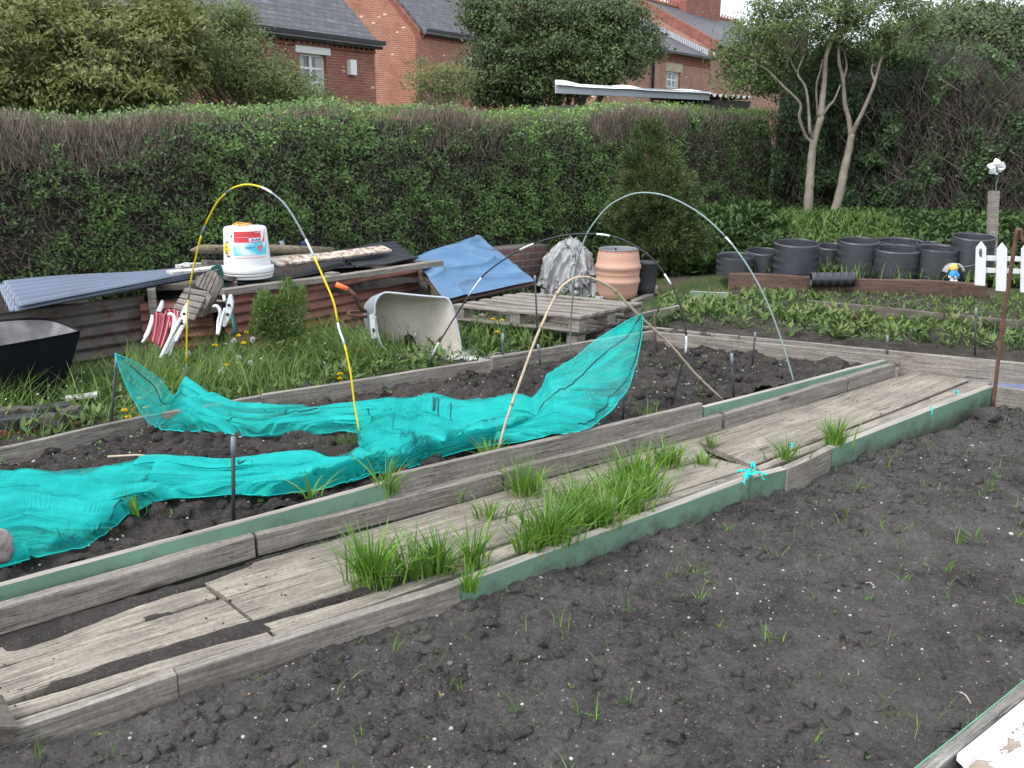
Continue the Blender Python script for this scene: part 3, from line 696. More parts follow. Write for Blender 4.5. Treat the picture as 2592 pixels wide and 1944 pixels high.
# house one: slate roof, white lintelled window
d1 = wdir(2800); Yc = 28.
c1 = D(947, 110, Yc); zE1 = c1.z
r1 = thing('brick_house', 'red brick house with a worn slate roof and white lintel window behind the hedge', 'house', (c1.x, c1.y, 0))
L1 = 13.; h1 = House(r1, c1-d1*L1, d1); dep1 = 8.4
wl = h1.hit(757, 128); wr = h1.hit(826, 140); wz0 = h1.hit(826, 245).z
gable_walls(h1, 0, L1, dep1, zE1, zE1+4.0, BRICK, [(wl.x, wr.x, wz0, wr.z)])
roof_planes(h1, 0, L1, dep1, zE1+.03, zE1+4.0); dentils(h1, 0, L1, zE1-.02); gutter(h1, -.1, L1+.1, zE1+.02)
window(h1, wl.x, wr.x, wz0, wr.z, 3, 2, lint=(.14, .3, FRAMEM))
B = Bag(); pb = h1.hit(886, 171); h1.box(B, pb.x-.13, pb.x+.13, -.14, 0, pb.z-.2, pb.z+.2); h1.bag('alarm_box', B, FRAMEM)
# house two: orange gable end
Yc = 37.; c2 = D(1066, 76, Yc)
r2 = thing('brick_house', 'orange brick house whose plain gable end rises between the trees', 'house', (c2.x, c2.y, 0))
h2 = House(r2, c2, d1); zE2 = c2.z; dep2 = 8.6
g = V(872, 22, h2.o, h2.d)   # left verge point on the gable plane, for the slope
sl = 1.02; zR2 = zE2+dep2/2*sl
w2 = h2.hit(1186, 160); w2b = h2.hit(1228, 225)
gable_walls(h2, 0, 12, dep2, zE2, zR2, BRICK2, [(w2.x, w2.x+1.1, w2b.z, w2.z)])
roof_planes(h2, 0, 12, dep2, zE2+.03, zR2, vo=.03); dentils(h2, 0, 12, zE2-.02); gutter(h2, .05, 12, zE2+.02)
window(h2, w2.x, w2.x+1.1, w2b.z, w2.z, 3, 2, lint=(.1, .28, FRAMEM))
B = Bag()   # brick verge courses on the gable
for k, (o_, pr) in enumerate(((0, .07), (.22, .035))):
    for sgn in (0, 1):
        n = 24
        for i in range(n):
            t0, t1 = i/n, (i+1)/n; y0 = t0*dep2/2; y1 = t1*dep2/2
            if sgn: y0, y1 = dep2-y0, dep2-y1
            z0 = zE2+min(y0, dep2-y0)*sl-o_; z1 = zE2+min(y1, dep2-y1)*sl-o_
            vs = [(-pr, y0, z0-.18), (0, y0, z0-.18), (0, y0, z0), (-pr, y0, z0), (-pr, y1, z1-.18), (0, y1, z1-.18), (0, y1, z1), (-pr, y1, z1)]
            B.add(vs, [(0, 1, 2, 3), (7, 6, 5, 4), (0, 3, 7, 4), (1, 5, 6, 2), (3, 2, 6, 7), (0, 4, 5, 1)])
h2.bag('verge', B, DENT)
# house three: terrace with ridge tiles, parapet and chimney
Yc = 50.; d3 = wdir(3000)
c3 = D(1797, 158, Yc)
r3 = thing('terrace_house', 'far terraced brick house with stone lintel window and low slate roof', 'house', (c3.x, c3.y, 0))
h3 = House(r3, c3-d3*9, d3); zE3 = h3.hit(1797, 150).z; dep3 = 10.; 
pr_ = V(1652, 28, h3.o+h3.q*dep3/2, h3.q); zR3 = pr_.z-.3
wl = h3.hit(1688, 179); wr = h3.hit(1723, 184); wb = h3.hit(1723, 224)
gable_walls(h3, -2, 9, dep3, zE3, zR3-.4, BRICK3, [(wl.x, wr.x, wb.z, wr.z)])
roof_planes(h3, -2, 9, dep3, zE3+.03, zR3-.4, vo=0); dentils(h3, -2, 9, zE3-.02, 1.); gutter(h3, -2, 9, zE3+.02)
window(h3, wl.x, wr.x, wb.z, wr.z, 2, 2, lint=(.16, .5, STONE))
B = Bag(); pp = h3.hit(1650, 165); B.tube([(pp.x, -.1, 0), (pp.x, -.1, zE3-.3), (pp.x+.2, -.3, zE3)], .07); h3.bag('drainpipe', B, GUT)
r4 = thing('terrace_house', 'farther terraced house with red ridge tiles and big brick chimney', 'house', tuple(h3.w(9.05, 0, 0)))
h4 = House(r4, h3.w(9.05, 0, 0), d3); zE4 = zE3+.75; zR4 = zE4+(zR3-.4-zE3)+.35
gable_walls(h4, 0, 16, dep3, zE4, zR4, BRICK3); roof_planes(h4, .3, 16, dep3, zE4+.03, zR4, vo=0); dentils(h4, .01, 16, zE4-.02, 1.)
sl4 = (zR4-zE4)/(dep3/2)
B = Bag(); B2 = Bag(); n = 40
for i in range(n):
    y0, y1 = i/n*dep3/2-.25*(i == 0), (i+1)/n*dep3/2; z0, z1 = zE4+y0*sl4+.1, zE4+y1*sl4+.1
    vs = [(-.02, y0, z0-.3), (.3, y0, z0-.3), (.3, y0, z0+.2), (-.02, y0, z0+.2), (-.02, y1, z1-.3), (.3, y1, z1-.3), (.3, y1, z1+.2), (-.02, y1, z1+.2)]
    B.add(vs, [(0, 1, 2, 3), (7, 6, 5, 4), (0, 3, 7, 4), (1, 5, 6, 2), (3, 2, 6, 7), (0, 4, 5, 1)])
    zz = zE3+.15+y0*(zR3-.4-zE3)/(dep3/2)
    h4.box(B2, -.07, -.021, y0, y0+dep3/2/n*.8, zz, zz+.3)
h4.bag('parapet', B, DENT); h4.bag('flashing', B2, LEAD)
B = Bag(); B.tube([(0, dep3/2, zR4+.13), (16, dep3/2, zR4+.13)], .13, 6)
for i in range(36): x = .2+i*.45; B.tube([(x-.07, dep3/2, zR4+.2), (x-.07, dep3/2, zR4+.38)], .05, 6); B.tube([(x-.09, dep3/2, zR4+.37), (x+.09, dep3/2, zR4+.37)], .04, 4)
h4.bag('ridge_tiles', B, m_simple('terracotta', (.32, .13, .09), .8, .2))
cL = V(1735, 60, h4.o+h4.q*(dep3/2-.6), h4.q); cR = V(1822, 60, h4.o+h4.q*(dep3/2-.6), h4.q); a0 = (h4.M.inverted() @ cL).x; a1 = (h4.M.inverted() @ cR).x
B = Bag(); h4.box(B, a0, a1, dep3/2-.6, dep3/2+.6, zR4-1.2, zR4+3.2); h4.box(B, a0-.12, a1+.12, dep3/2-.72, dep3/2+.72, zR4+2.2, zR4+2.45)
ch = h4.bag('chimney', B, BRICK); B = Bag(); h4.box(B, a0-.1, a1+.12, dep3/2-.75, dep3/2-.61, zR4-1.2, zR4-.7); h4.bag('flashing', B, LEAD, ch)

# sheds behind the hedge
ys = 18.5; sA, sB = D(1405, 212, ys-.6), D(1793, 232, ys+1.0); sd = (sB-sA); sd.z = 0; sd.normalize(); sq = Vector((-sd.y, sd.x, 0))
rs = thing('garden_shed', 'dark timber shed with white fascia and wavy white roof edge behind the hedge', 'shed', (sA.x, sA.y, 0))
hs_ = House(rs, sA, sd); Ls = (Vector((sB.x, sB.y, 0))-Vector((sA.x, sA.y, 0))).length; z0s, z1s = sA.z, sB.z
def fs(s, t):
    if t < .5: y = -.04; z = z0s+(z1s-z0s)*s-.17*(1-t*2)
    else: y = -.04+(t-.5)*2*2.4; z = z0s+(z1s-z0s)*s+.05*math.sin(s*15+1)*math.exp(-s)*min(1, (t-.5)*9)+.1*(t-.5)
    return hs_.w(s*Ls, y, z)
fa = Bag(); N_ = 12
for i in range(N_):
    s0, s1 = i/N_, (i+1)/N_; za, zb_ = z0s+(z1s-z0s)*s0, z0s+(z1s-z0s)*s1; zw = [.035*math.sin(s*15+1)*math.exp(-s) for s in (s0, s1)]
    vs = [(s0*Ls, -.05, za-.17), (s0*Ls, 0, za-.17), (s0*Ls, 0, za), (s0*Ls, -.05, za), (s1*Ls, -.05, zb_-.17), (s1*Ls, 0, zb_-.17), (s1*Ls, 0, zb_), (s1*Ls, -.05, zb_)]
    fa.add(vs, [(0, 3, 7, 4), (1, 5, 6, 2), (3, 2, 6, 7), (0, 4, 5, 1), (0, 1, 2, 3), (7, 6, 5, 4)])
hs_.bag('fascia', fa, m_simple('fascia_grey_white', (.42, .46, .5), .5, .12, 2))
def fr(s, t):
    z = z0s+(z1s-z0s)*s+.02+max(0, .055*math.sin(s*15+1)*math.exp(-s))*min(1, t*8+.3)+.05*t; return hs_.w(s*(Ls+.1)-.05, -.1+(.15+2.4*min(1, s/.6)**1.5)*t, z+(-.06 if t == 0 else 0)-.1*t)
grid('roof', fr, 60, 10, m_simple('white_roofing', (.82, .82, .82), .5, .05), rs)
B = Bag(); zb = min(z0s, z1s)
for k in range(12): h_ = .18; hs_.box(B, .38*Ls*.33, Ls, .05-.012*(k % 2), .1, .2+k*h_+.01, .2+(k+1)*h_) if .2+(k+1)*h_ < zb-.25 else None
hs_.box(B, .13*Ls, Ls, .1, 2.2, 0, zb-.3); hs_.bag('wall', B, m_wood('shed_boards', (.035, .032, .04), (.13, .115, .12), .3))
rc = thing('garden_shed', 'low dark shed with corrugated roof edge right of the white fascia', 'shed', (sB.x, sB.y, 0))
B = Bag(); A_ = D(1797, 243, 19.6); B_ = D(1905, 250, 20.2); ax = (B_-A_); axn = Vector((ax.x, ax.y, 0)).normalized(); qn = Vector((-axn.y, axn.x, 0))
def fc_(s, t): p = A_+ax*s+qn*(t*2); p.z += .035*math.sin(s*ax.length/.11*6.28/1.5)+.02; return p
grid('roof', fc_, 220, 4, m_simple('asbestos_sheet', (.34, .33, .32), .9, .2, 8), rc, origin=tuple(A_))
Mx = (A_+B_)/2; B.box((Mx.x+qn.x, Mx.y+qn.y, (Mx.z-.05)/2), tuple(ax/2*.98), tuple(qn*.95), (0, 0, (Mx.z-.06)/2)); B.build('wall', m_simple('tarred_boards', (.035, .03, .028), .8, .4), rc, origin=tuple(A_))
# ============================================================ hedge
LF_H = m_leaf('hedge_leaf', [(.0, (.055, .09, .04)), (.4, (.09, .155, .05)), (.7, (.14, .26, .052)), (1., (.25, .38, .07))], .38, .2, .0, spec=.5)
LF_O = m_leaf('copper_green_leaf', [(.0, (.09, .11, .035)), (.4, (.17, .20, .055)), (.7, (.27, .24, .075)), (1., (.42, .25, .12))], .5, .3, .35, .5)
LF_F = m_leaf('fine_green_leaf', [(.0, (.08, .11, .035)), (.5, (.16, .21, .06)), (1., (.27, .33, .11))], .5, .3, .2)
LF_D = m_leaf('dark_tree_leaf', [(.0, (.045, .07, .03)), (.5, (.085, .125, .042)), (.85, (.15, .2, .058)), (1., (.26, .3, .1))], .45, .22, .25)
LF_E = m_leaf('elder_leaf', [(.0, (.06, .095, .03)), (.5, (.12, .18, .05)), (1., (.23, .3, .08))], .45, .35, .3)
LF_B = m_leaf('thicket_leaf', [(.0, (.035, .065, .035)), (.5, (.065, .12, .045)), (.85, (.11, .2, .055)), (1., (.2, .27, .08))], .42, .2, .2)
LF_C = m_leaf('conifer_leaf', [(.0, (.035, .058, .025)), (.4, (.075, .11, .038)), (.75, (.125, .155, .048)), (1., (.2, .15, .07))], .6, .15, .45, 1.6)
LF_N = m_leaf('nettle_leaf', [(.0, (.025, .05, .018)), (.5, (.05, .095, .028)), (1., (.095, .155, .04))], .5, .25, .3)
LF_W = m_leaf('weed_leaf', [(.0, (.035, .07, .02)), (.5, (.08, .145, .035)), (.85, (.14, .21, .05)), (1., (.22, .19, .08))], .5, .25, .25)
GRASS = m_leaf('grass_blade', [(.0, (.07, .13, .035)), (.5, (.15, .245, .055)), (.85, (.24, .35, .085)), (.95, (.35, .42, .15)), (1., (.42, .36, .18))], .45, .3, .15)
GRASS2 = m_leaf('tuft_blade', [(.0, (.07, .16, .025)), (.5, (.13, .28, .04)), (.86, (.22, .38, .06)), (.93, (.3, .34, .1)), (1., (.52, .38, .18))], .45, .3, .1)
TWIG = m_leaf('twig', [(0, (.09, .066, .052)), (.6, (.23, .18, .14)), (1, (.5, .42, .33))], .9, 0, .0)
TWIG_D = m_leaf('dark_twig', [(0, (.07, .055, .048)), (.7, (.15, .12, .105)), (1, (.3, .24, .21))], .9, 0, 0)
BARK = m_simple('bark', (.27, .23, .185), .9, .35, 5, .01, dirt=(.1, .13, .05), bscale=30)
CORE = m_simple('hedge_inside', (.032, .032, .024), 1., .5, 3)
hA = Vector((-7.4, 6.3, 0)); hB = Vector((4.75, 16.6, 0)); hd = (hB-hA); HL = hd.length; hd.normalize(); hn = Vector((hd.y, -hd.x, 0))  # towards the camera
def htop(s): return 2.07+.30*(s/HL)+.05*math.sin(s*1.1)+.03*math.sin(s*3.7+1)
def np_htop(s): return 2.07+.30*(s/HL)+.05*np.sin(s*1.1)+.03*np.sin(s*3.7+1)
hedge = thing('hedge', 'long clipped privet hedge with bare brown twiggy patches along its top', 'hedge', tuple(hA))
def hc(s, t):
    S = s*HL
    prof = [(-.02, 0), (0, .5), (-.04, 1.), (-.04, 1.75), (-.14, -.02), (-.5, -.01), (-1.0, -.02), (-1.1, 0)]
    k = t*(len(prof)-1); i = min(int(k), len(prof)-2); f = k-i; a, b_ = prof[i], prof[i+1]
    q = lambda p: (p[0]-.12, (htop(S)-.10+p[1]) if p[1] < 0 else (p[1] if p[0] > -1.05 else 0.))
    (x0, z0), (x1, z1) = q(a), q(b_); o = x0+(x1-x0)*f; z = z0+(z1-z0)*f
    o += .1*(fbm(np.array([S*2]), np.array([z*2]))[0]-.6); return hA+hd*S+hn*o+Vector((0, 0, z))
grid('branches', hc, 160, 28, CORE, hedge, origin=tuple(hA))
def hmask(S, z):  # 1 = leafy, 0 = bare twigs
    m_ = fbm(S*.62, z*.9+3, s=41, o=4)*1.9-.45
    topk = sstep(.5, .12, np_htop(S)-z)
    bare = fbm(S*.85+9, S*0, s=44, o=2)
    m_ = m_-topk*sstep(.48, .62, bare)*1.2+topk*sstep(.55, .35, bare)*.7
    return np.clip(m_, 0, 1)
N = 150000; S = RS.rand(N)**.85*HL; zt = np_htop(S); z = RS.rand(N)*zt
onT = RS.rand(N) < .12
mk = hmask(S, z); clump = fbm(S*5.5, z*5.5, s=51, o=2)
keep = RS.rand(N) < np.clip((.24+.95*mk)*(.35+1.5*sstep(.38, .6, clump)), 0, 1); S, z, zt, onT, mk, clump = [q[keep] for q in (S, z, zt, onT, mk, clump)]; N = len(S)
outw = -.10+.16*RS.rand(N)+.16*(clump-.45)+.1*(fbm(S*2, z*2)-.5)-.05*(1-mk)
ed = sstep(.25, 0, zt-z)*.14; outw -= ed
z = np.where(onT, zt+.05*RS.randn(N)*.6-.02+.05*mk, z); outw = np.where(onT, -RS.rand(N)*.9, outw)
c_ = np.array(hA)[None]+np.array(hd)[None]*S[:, None]+np.array(hn)[None]*outw[:, None]; c_[:, 2] = z
nrm = unit(np.array(hn)[None]*.8+np.array([[0, 0, .55]])+rdir(N)*.7); dr = unit(np.cross(nrm, rdir(N))+np.array([[0, 0, .25]])+np.array(hn)[None]*.2)
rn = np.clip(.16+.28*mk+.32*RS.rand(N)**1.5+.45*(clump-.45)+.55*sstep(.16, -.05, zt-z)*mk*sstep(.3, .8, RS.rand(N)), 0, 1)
Ls = .026+.026*RS.rand(N)
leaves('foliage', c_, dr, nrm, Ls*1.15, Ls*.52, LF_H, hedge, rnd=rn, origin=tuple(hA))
# twigs: everywhere behind leaves, dense and pale along the bare top
N = 30000; S = RS.rand(N)*HL; zt = np_htop(S); z = zt*(1-RS.rand(N)**1.5); mk = hmask(S, z)
keep = RS.rand(N) < .15+.85*(1-mk); S, z, zt, mk = [q[keep] for q in (S, z, zt, mk)]; N = len(S)
o = -.12+.14*RS.rand(N); a_ = np.array(hA)[None]+np.array(hd)[None]*S[:, None]+np.array(hn)[None]*o[:, None]; a_[:, 2] = z-.06
topk = sstep(.55, .05, zt-z)[:, None]
dd = unit(rdir(N)*(.9-.45*topk)+np.array([[0, 0, 1.]])*(.35+.9*topk)+np.array(hn)[None]*.3); ln = (.07+.13*RS.rand(N))[:, None]
b_ = a_+dd*ln; b_[:, 2] = np.minimum(b_[:, 2], zt+.05)
twigs('twigs', a_, b_, .0022+.002*RS.rand(N), TWIG, hedge, rnd=np.clip(.15+.5*RS.rand(N)+.45*topk[:, 0]*RS.rand(N), 0, 1), origin=tuple(hA))

N = 46000; S = RS.rand(N)*HL; zt = np_htop(S); bare = fbm(S*.85+9, S*0, s=44, o=2); k_ = RS.rand(N) < .04+.62*sstep(.48, .64, bare); S, zt = S[k_], zt[k_]; N = len(S); onF = RS.rand(N) < .6
z = zt-.04-.42*RS.rand(N)**1.3*onF; o = np.where(onF, -.16+.16*RS.rand(N), -.14-.6*RS.rand(N)); a_ = np.array(hA)[None]+np.array(hd)[None]*S[:, None]+np.array(hn)[None]*o[:, None]; a_[:, 2] = z-.09
dd = unit(rdir(N)*.42+np.array([[0, 0, 1.]])+np.array(hn)[None]*.18); b_ = a_+dd*(.07+.13*RS.rand(N))[:, None]; b_[:, 2] = np.minimum(b_[:, 2], zt+.04+.03*RS.rand(N))
twigs('twigs', a_, b_, .0026+.002*RS.rand(N), TWIG, hedge, rnd=np.clip(.35+.65*RS.rand(N), 0, 1), origin=tuple(hA))

# ---------------------------------------------------------------- thicket on the right
tA = Vector((4.55, 16.3, 0)); tB = Vector((13.5, 13.0, 0)); td = tB-tA; TL = td.length; td.normalize(); tn = Vector((td.y, -td.x, 0))
thk = thing('thicket', 'tall dark untrimmed hedge with bare purple brown twigs behind the elder trunks', 'hedge', tuple(tA))
def ttop(s): return 3.1+.35*np.sin(s*.9)+.2*np.sin(s*2.3+1)-.06*s
def tc_(s, t):
    S = s*TL; zt = float(ttop(S)); prof = [(0, .45), (.1, 1.2), (.05, 2.), (-.1, zt-.4), (-.5, zt), (-1.4, zt), (-1.6, .3)]
    k = t*(len(prof)-1); i = min(int(k), len(prof)-2); f = k-i; a, b2 = prof[i], prof[i+1]; o = a[0]+(b2[0]-a[0])*f-.35; z = a[1]+(b2[1]-a[1])*f
    o += .5*(fbm(np.array([S*1.2]), np.array([z*1.2]), s=61)[0]-.6); return tA+td*S+tn*o+Vector((0, 0, z))
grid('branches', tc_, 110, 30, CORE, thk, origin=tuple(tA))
N = 140000; S = RS.rand(N)*TL; z = .45+RS.rand(N)*(ttop(S)-.35); cl = fbm(S*3.2, z*3.2, s=71, o=3); mk = fbm(S*.7, z*.9, s=73, o=3)*2-.5
mk = mk+.7*sstep(2.6, 1.2, S)+.5*sstep(2.5, 3.0, z)+.4*sstep(1.3, .9, z)-.45*np.exp(-((S-4.2)/2.2)**2-((z-1.9)/.5)**2)
keep = RS.rand(N) < np.clip((.4+.7*np.clip(mk, 0, 1))*(.2+1.6*sstep(.4, .6, cl)), 0, 1); S, z, cl, mk = [q[keep] for q in (S, z, cl, mk)]; N = len(S)
o = -.3+.45*RS.rand(N)+.9*(cl-.5)+.5*(fbm(S*1.2, z*1.2, s=61)-.6); c_ = np.array(tA)[None]+np.array(td)[None]*S[:, None]+np.array(tn)[None]*o[:, None]; c_[:, 2] = z
nrm = unit(np.array(tn)[None]*.6+np.array([[0, 0, .6]])+rdir(N)*.8); Ls = .045+.04*RS.rand(N)
leaves('foliage', c_, unit(np.cross(nrm, rdir(N))), nrm, Ls, Ls*.55, LF_B, thk, rnd=np.clip(.1+.45*RS.rand(N)+.5*(cl-.4)+.2*(z > ttop(S)-.5), 0, 1), origin=tuple(tA))
N = 16000; S = RS.rand(N)*TL; z = .5+RS.rand(N)*(ttop(S)-.5); mk = fbm(S*.7, z*.9, s=73, o=3)*2-.5+.7*sstep(2.6, 1.2, S)+.5*sstep(2.5, 3.0, z)-.45*np.exp(-((S-4.2)/2.2)**2-((z-1.9)/.5)**2)
k_ = RS.rand(N) < .12+.9*(1-np.clip(mk, 0, 1)); S, z = S[k_], z[k_]; N = len(S); o = -.25+.5*RS.rand(N)
a_ = np.array(tA)[None]+np.array(td)[None]*S[:, None]+np.array(tn)[None]*o[:, None]; a_[:, 2] = z
dd = unit(rdir(N)*.6+np.array([[0, 0, .8]])+np.array(td)[None]*(RS.rand(N)[:, None]-.5)*1.2+np.array(tn)[None]*.25)
twigs('twigs', a_, a_+dd*(.15+.4*RS.rand(N))[:, None], .003+.003*RS.rand(N), TWIG_D, thk, origin=tuple(tA))

# ---------------------------------------------------------------- crowns
def crown(name, blobs, mat, parent, nclump, nleaf, size, cr=.22, up=.25, seed=1, origin=None, aspect=.5, bright=.25, shell=.55, droop=0.):
    """blobs: (px, py, Y, rx_px, ry_px, ry_depth_m)"""
    rs = np.random.RandomState(seed); C = []; R = []
    for (px, py, Yb, rx, ry, rd) in blobs:
        c = D(px, py, Yb); C.append(tuple(c)); s_ = Yb/F; R.append((rx*s_, rd, ry*s_))
    C = np.array(C); R = np.array(R); wv = R[:, 0]*R[:, 2]; wv = wv/wv.sum(); k = rs.choice(len(C), nclump, p=wv)
    d = rdir(nclump, rs); rad = (shell+(1-shell)*rs.rand(nclump))[:, None]; cc = C[k]+d*R[k]*rad
    brt = rs.rand(nclump); n = nclump*nleaf; ci = np.repeat(np.arange(nclump), nleaf)
    csz = cr*(.5+rs.rand(nclump)); off = rdir(n, rs)*(rs.rand(n)**.5)[:, None]*csz[ci][:, None]*np.array([[1.2, 1.2, .65]])
    p = cc[ci]+off; p[:, 2] = np.maximum(p[:, 2], 1.2 if True else 0)
    nrm = unit(rdir(n, rs)*.8+np.array([[0, -.3, up+.5]])+d[ci]*.4); dr = unit(np.cross(nrm, rdir(n, rs))+d[ci]*.3+np.array([[0, 0, -droop]]))
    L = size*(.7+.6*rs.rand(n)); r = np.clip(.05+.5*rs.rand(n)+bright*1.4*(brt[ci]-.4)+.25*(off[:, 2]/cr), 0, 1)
    leaves(name, p, dr, nrm, L, L*aspect, mat, parent, rnd=r, origin=origin)
    return cc, C
def limbs(parent, root, targets, r0, name='trunk', mat=None, seed=0, origin=None):
    B = Bag(); rs = random.Random(seed); root = Vector(root)
    hub = root+Vector((0, 0, (targets[0][2]-root.z)*.35)); B.tube(catmull([root, root.lerp(hub, .5)+Vector((.05, 0, 0)), hub], 4), [r0*(1-.05*i) for i in range(9)], 8)
    for t_ in targets:
        t_ = Vector(t_); m1 = hub.lerp(t_, .4)+Vector((rs.uniform(-.2, .2), rs.uniform(-.2, .2), .15)); pts = catmull([hub-Vector((0, 0, .05)), m1, t_], 5)
        B.tube(pts, [r0*.6*(1-.85*i/(len(pts)-1)) for i in range(len(pts))], 6)
        for q in range(4):
            a = pts[rs.randint(3, len(pts)-2)]; e = a+Vector((rs.uniform(-.5, .5), rs.uniform(-.5, .5), rs.uniform(0, .6)))
            B.tube([a, a.lerp(e, .5)+Vector((0, 0, .05)), e], [r0*.15, r0*.1, r0*.04], 5)
    return B.build(name, mat or BARK, parent, True, origin)
def tree(name, label, blobs, mat, nclump, nleaf, size, base, r0, cat='tree', seed=1, group=None, trunk='trunk', **k):
    base = Vector(base); t = thing(name, label, cat, tuple(base), group)
    cc, C = crown('crown', blobs, mat, t, nclump, nleaf, size, seed=seed, origin=tuple(base), **k)
    idx = np.random.RandomState(seed).choice(len(cc), min(len(cc), 16), replace=False)
    tg = [tuple(C[i]) for i in range(len(C))]+[tuple(cc[i]) for i in idx]
    limbs(t, base, tg, r0, seed=seed, origin=tuple(base), name=trunk); return t
tree('cherry_tree', 'wide cherry tree with coppery young leaves behind the left of the hedge',
     [(60, 120, 13.5, 190, 150, 1.1), (300, 150, 13.8, 210, 130, 1.1), (120, 30, 14.2, 200, 90, 1.0), (420, 80, 14.2, 120, 110, .9), (-60, 200, 13, 150, 100, 1.), (200, 225, 13.2, 260, 60, .9)], LF_O, 1500, 42, .085, (-6.2, 14, 0), .16, seed=3, aspect=.36, droop=.35, cr=.2)
tree('hawthorn', 'fine leaved pale green tree whose branches reach across the white lintelled window',
     [(560, 170, 15.5, 150, 80, .9), (690, 215, 15.5, 130, 55, .8), (480, 70, 15.8, 110, 90, .9), (610, 110, 15.8, 70, 45, .6), (790, 250, 15.4, 60, 25, .5), (590, 40, 15.9, 50, 45, .5), (720, 165, 15.6, 25, 25, .3)], LF_F, 1050, 30, .05, (-4.4, 16, 0), .09, seed=4, cr=.22, aspect=.5, shell=.3)
tree('shrub', 'thin young shrub in front of the orange gable wall',
     [(1085, 215, 16.5, 70, 45, .5), (1150, 225, 16.5, 50, 40, .4), (1060, 165, 16.5, 26, 26, .3), (1130, 180, 16.6, 36, 26, .3), (1180, 195, 16.6, 36, 36, .4)], LF_F, 210, 22, .045, (-1.35, 16.6, 0), .04, cat='shrub', seed=5, cr=.16, shell=.2, trunk='stem')
tree('elder_tree', 'large rounded dark green tree between the houses dotted with pale buds',
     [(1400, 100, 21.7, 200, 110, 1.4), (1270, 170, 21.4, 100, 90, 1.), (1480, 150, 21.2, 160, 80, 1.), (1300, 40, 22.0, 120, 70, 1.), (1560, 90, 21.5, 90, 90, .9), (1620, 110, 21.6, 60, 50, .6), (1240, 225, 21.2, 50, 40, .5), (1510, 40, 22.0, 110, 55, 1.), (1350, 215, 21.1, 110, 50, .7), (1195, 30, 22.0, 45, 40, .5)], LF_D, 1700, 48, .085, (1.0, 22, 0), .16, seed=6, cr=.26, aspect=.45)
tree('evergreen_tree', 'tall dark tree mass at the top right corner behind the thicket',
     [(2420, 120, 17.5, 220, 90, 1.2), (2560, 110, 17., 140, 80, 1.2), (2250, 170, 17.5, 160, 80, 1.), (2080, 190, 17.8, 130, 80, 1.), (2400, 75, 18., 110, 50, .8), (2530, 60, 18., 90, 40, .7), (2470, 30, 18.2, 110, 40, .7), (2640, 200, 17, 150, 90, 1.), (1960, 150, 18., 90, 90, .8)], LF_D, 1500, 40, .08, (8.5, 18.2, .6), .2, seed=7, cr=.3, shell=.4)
# two elders with bare forked trunks
def elder(label, base, trunks, blobs, seed, n, Y):
    b_ = D(base[0], base[1], Y); t = thing('elder_tree', label, 'tree', tuple(b_)); B = Bag()
    for k, (pts, r0, r1) in enumerate(trunks):
        q = [D(px, py, Y+dy) for px, py, dy in pts]; q = catmull(q, 5); m_ = len(q); B.tube(q, [(r0+(r1-r0)*(i/(m_-1)))*.84*(1+.06*math.sin(i*1.7)) for i in range(m_)], 9)
    cc, C = crown('crown', blobs, LF_E, t, int(n*1.15), 34, .062, seed=seed, origin=tuple(b_), cr=.2, shell=.25, aspect=.38, bright=.3, droop=.2)
    rs = random.Random(seed); ends = [D(*tr[0][-1][:2], Y+tr[0][-1][2]) for tr in trunks]
    for i in range(0, len(cc), 4):
        c0 = Vector(cc[i]); e = min(ends, key=lambda p: (p-c0).length); mid = e.lerp(c0, .5)+Vector((0, 0, rs.uniform(-.1, .15))); B.tube(catmull([e, mid, c0], 3), [.012*(1-.8*j/6) for j in range(7)], 4)
    B.build('trunk', BARK, t, True, tuple(b_))
elder('forked elder tree with three bare stems, left of the pair', (2043, 556),
      [([(2043, 565, 0), (2047, 500, 0), (2051, 444, 0), (2059, 363, 0), (2079, 294, 0)], .096, .06), ([(2077, 298, 0), (2083, 240, .05), (2087, 202, .1), (2093, 133, .1), (2123, 81, .2), (2160, 55, .2)], .062, .022),
       ([(2056, 358, 0), (2040, 345, .0), (2023, 298, -.1), (2025, 262, -.15), (1982, 218, -.2), (1946, 181, -.2), (1915, 160, -.2)], .036, .015), ([(2058, 352, 0), (2050, 330, -.1), (2047, 282, -.1), (2039, 222, -.1), (2019, 186, -.1), (2035, 141, 0)], .036, .014),
       ([(2078, 296, 0), (2096, 270, .1), (2111, 254, .1), (2127, 215, .1)], .036, .014), ([(2072, 305, 0), (2070, 285, .1), (2066, 220, .1), (2076, 180, .1), (2082, 150, .1)], .028, .01), ([(2019, 186, -.1), (2006, 165, -.1), (2000, 145, -.1)], .02, .008)],
      [(1900, 110, 15.2, 80, 70, .7), (1960, 60, 15.3, 95, 60, .8), (2050, 60, 15.4, 80, 45, .8), (1885, 190, 15.1, 60, 60, .5), (1950, 190, 15.5, 60, 45, .6), (1990, 130, 15.4, 80, 45, .6), (1840, 160, 15.2, 30, 50, .4), (1970, 5, 15.4, 80, 40, .6), (2070, 0, 15.5, 70, 40, .6)], 11, 380, 15.2)
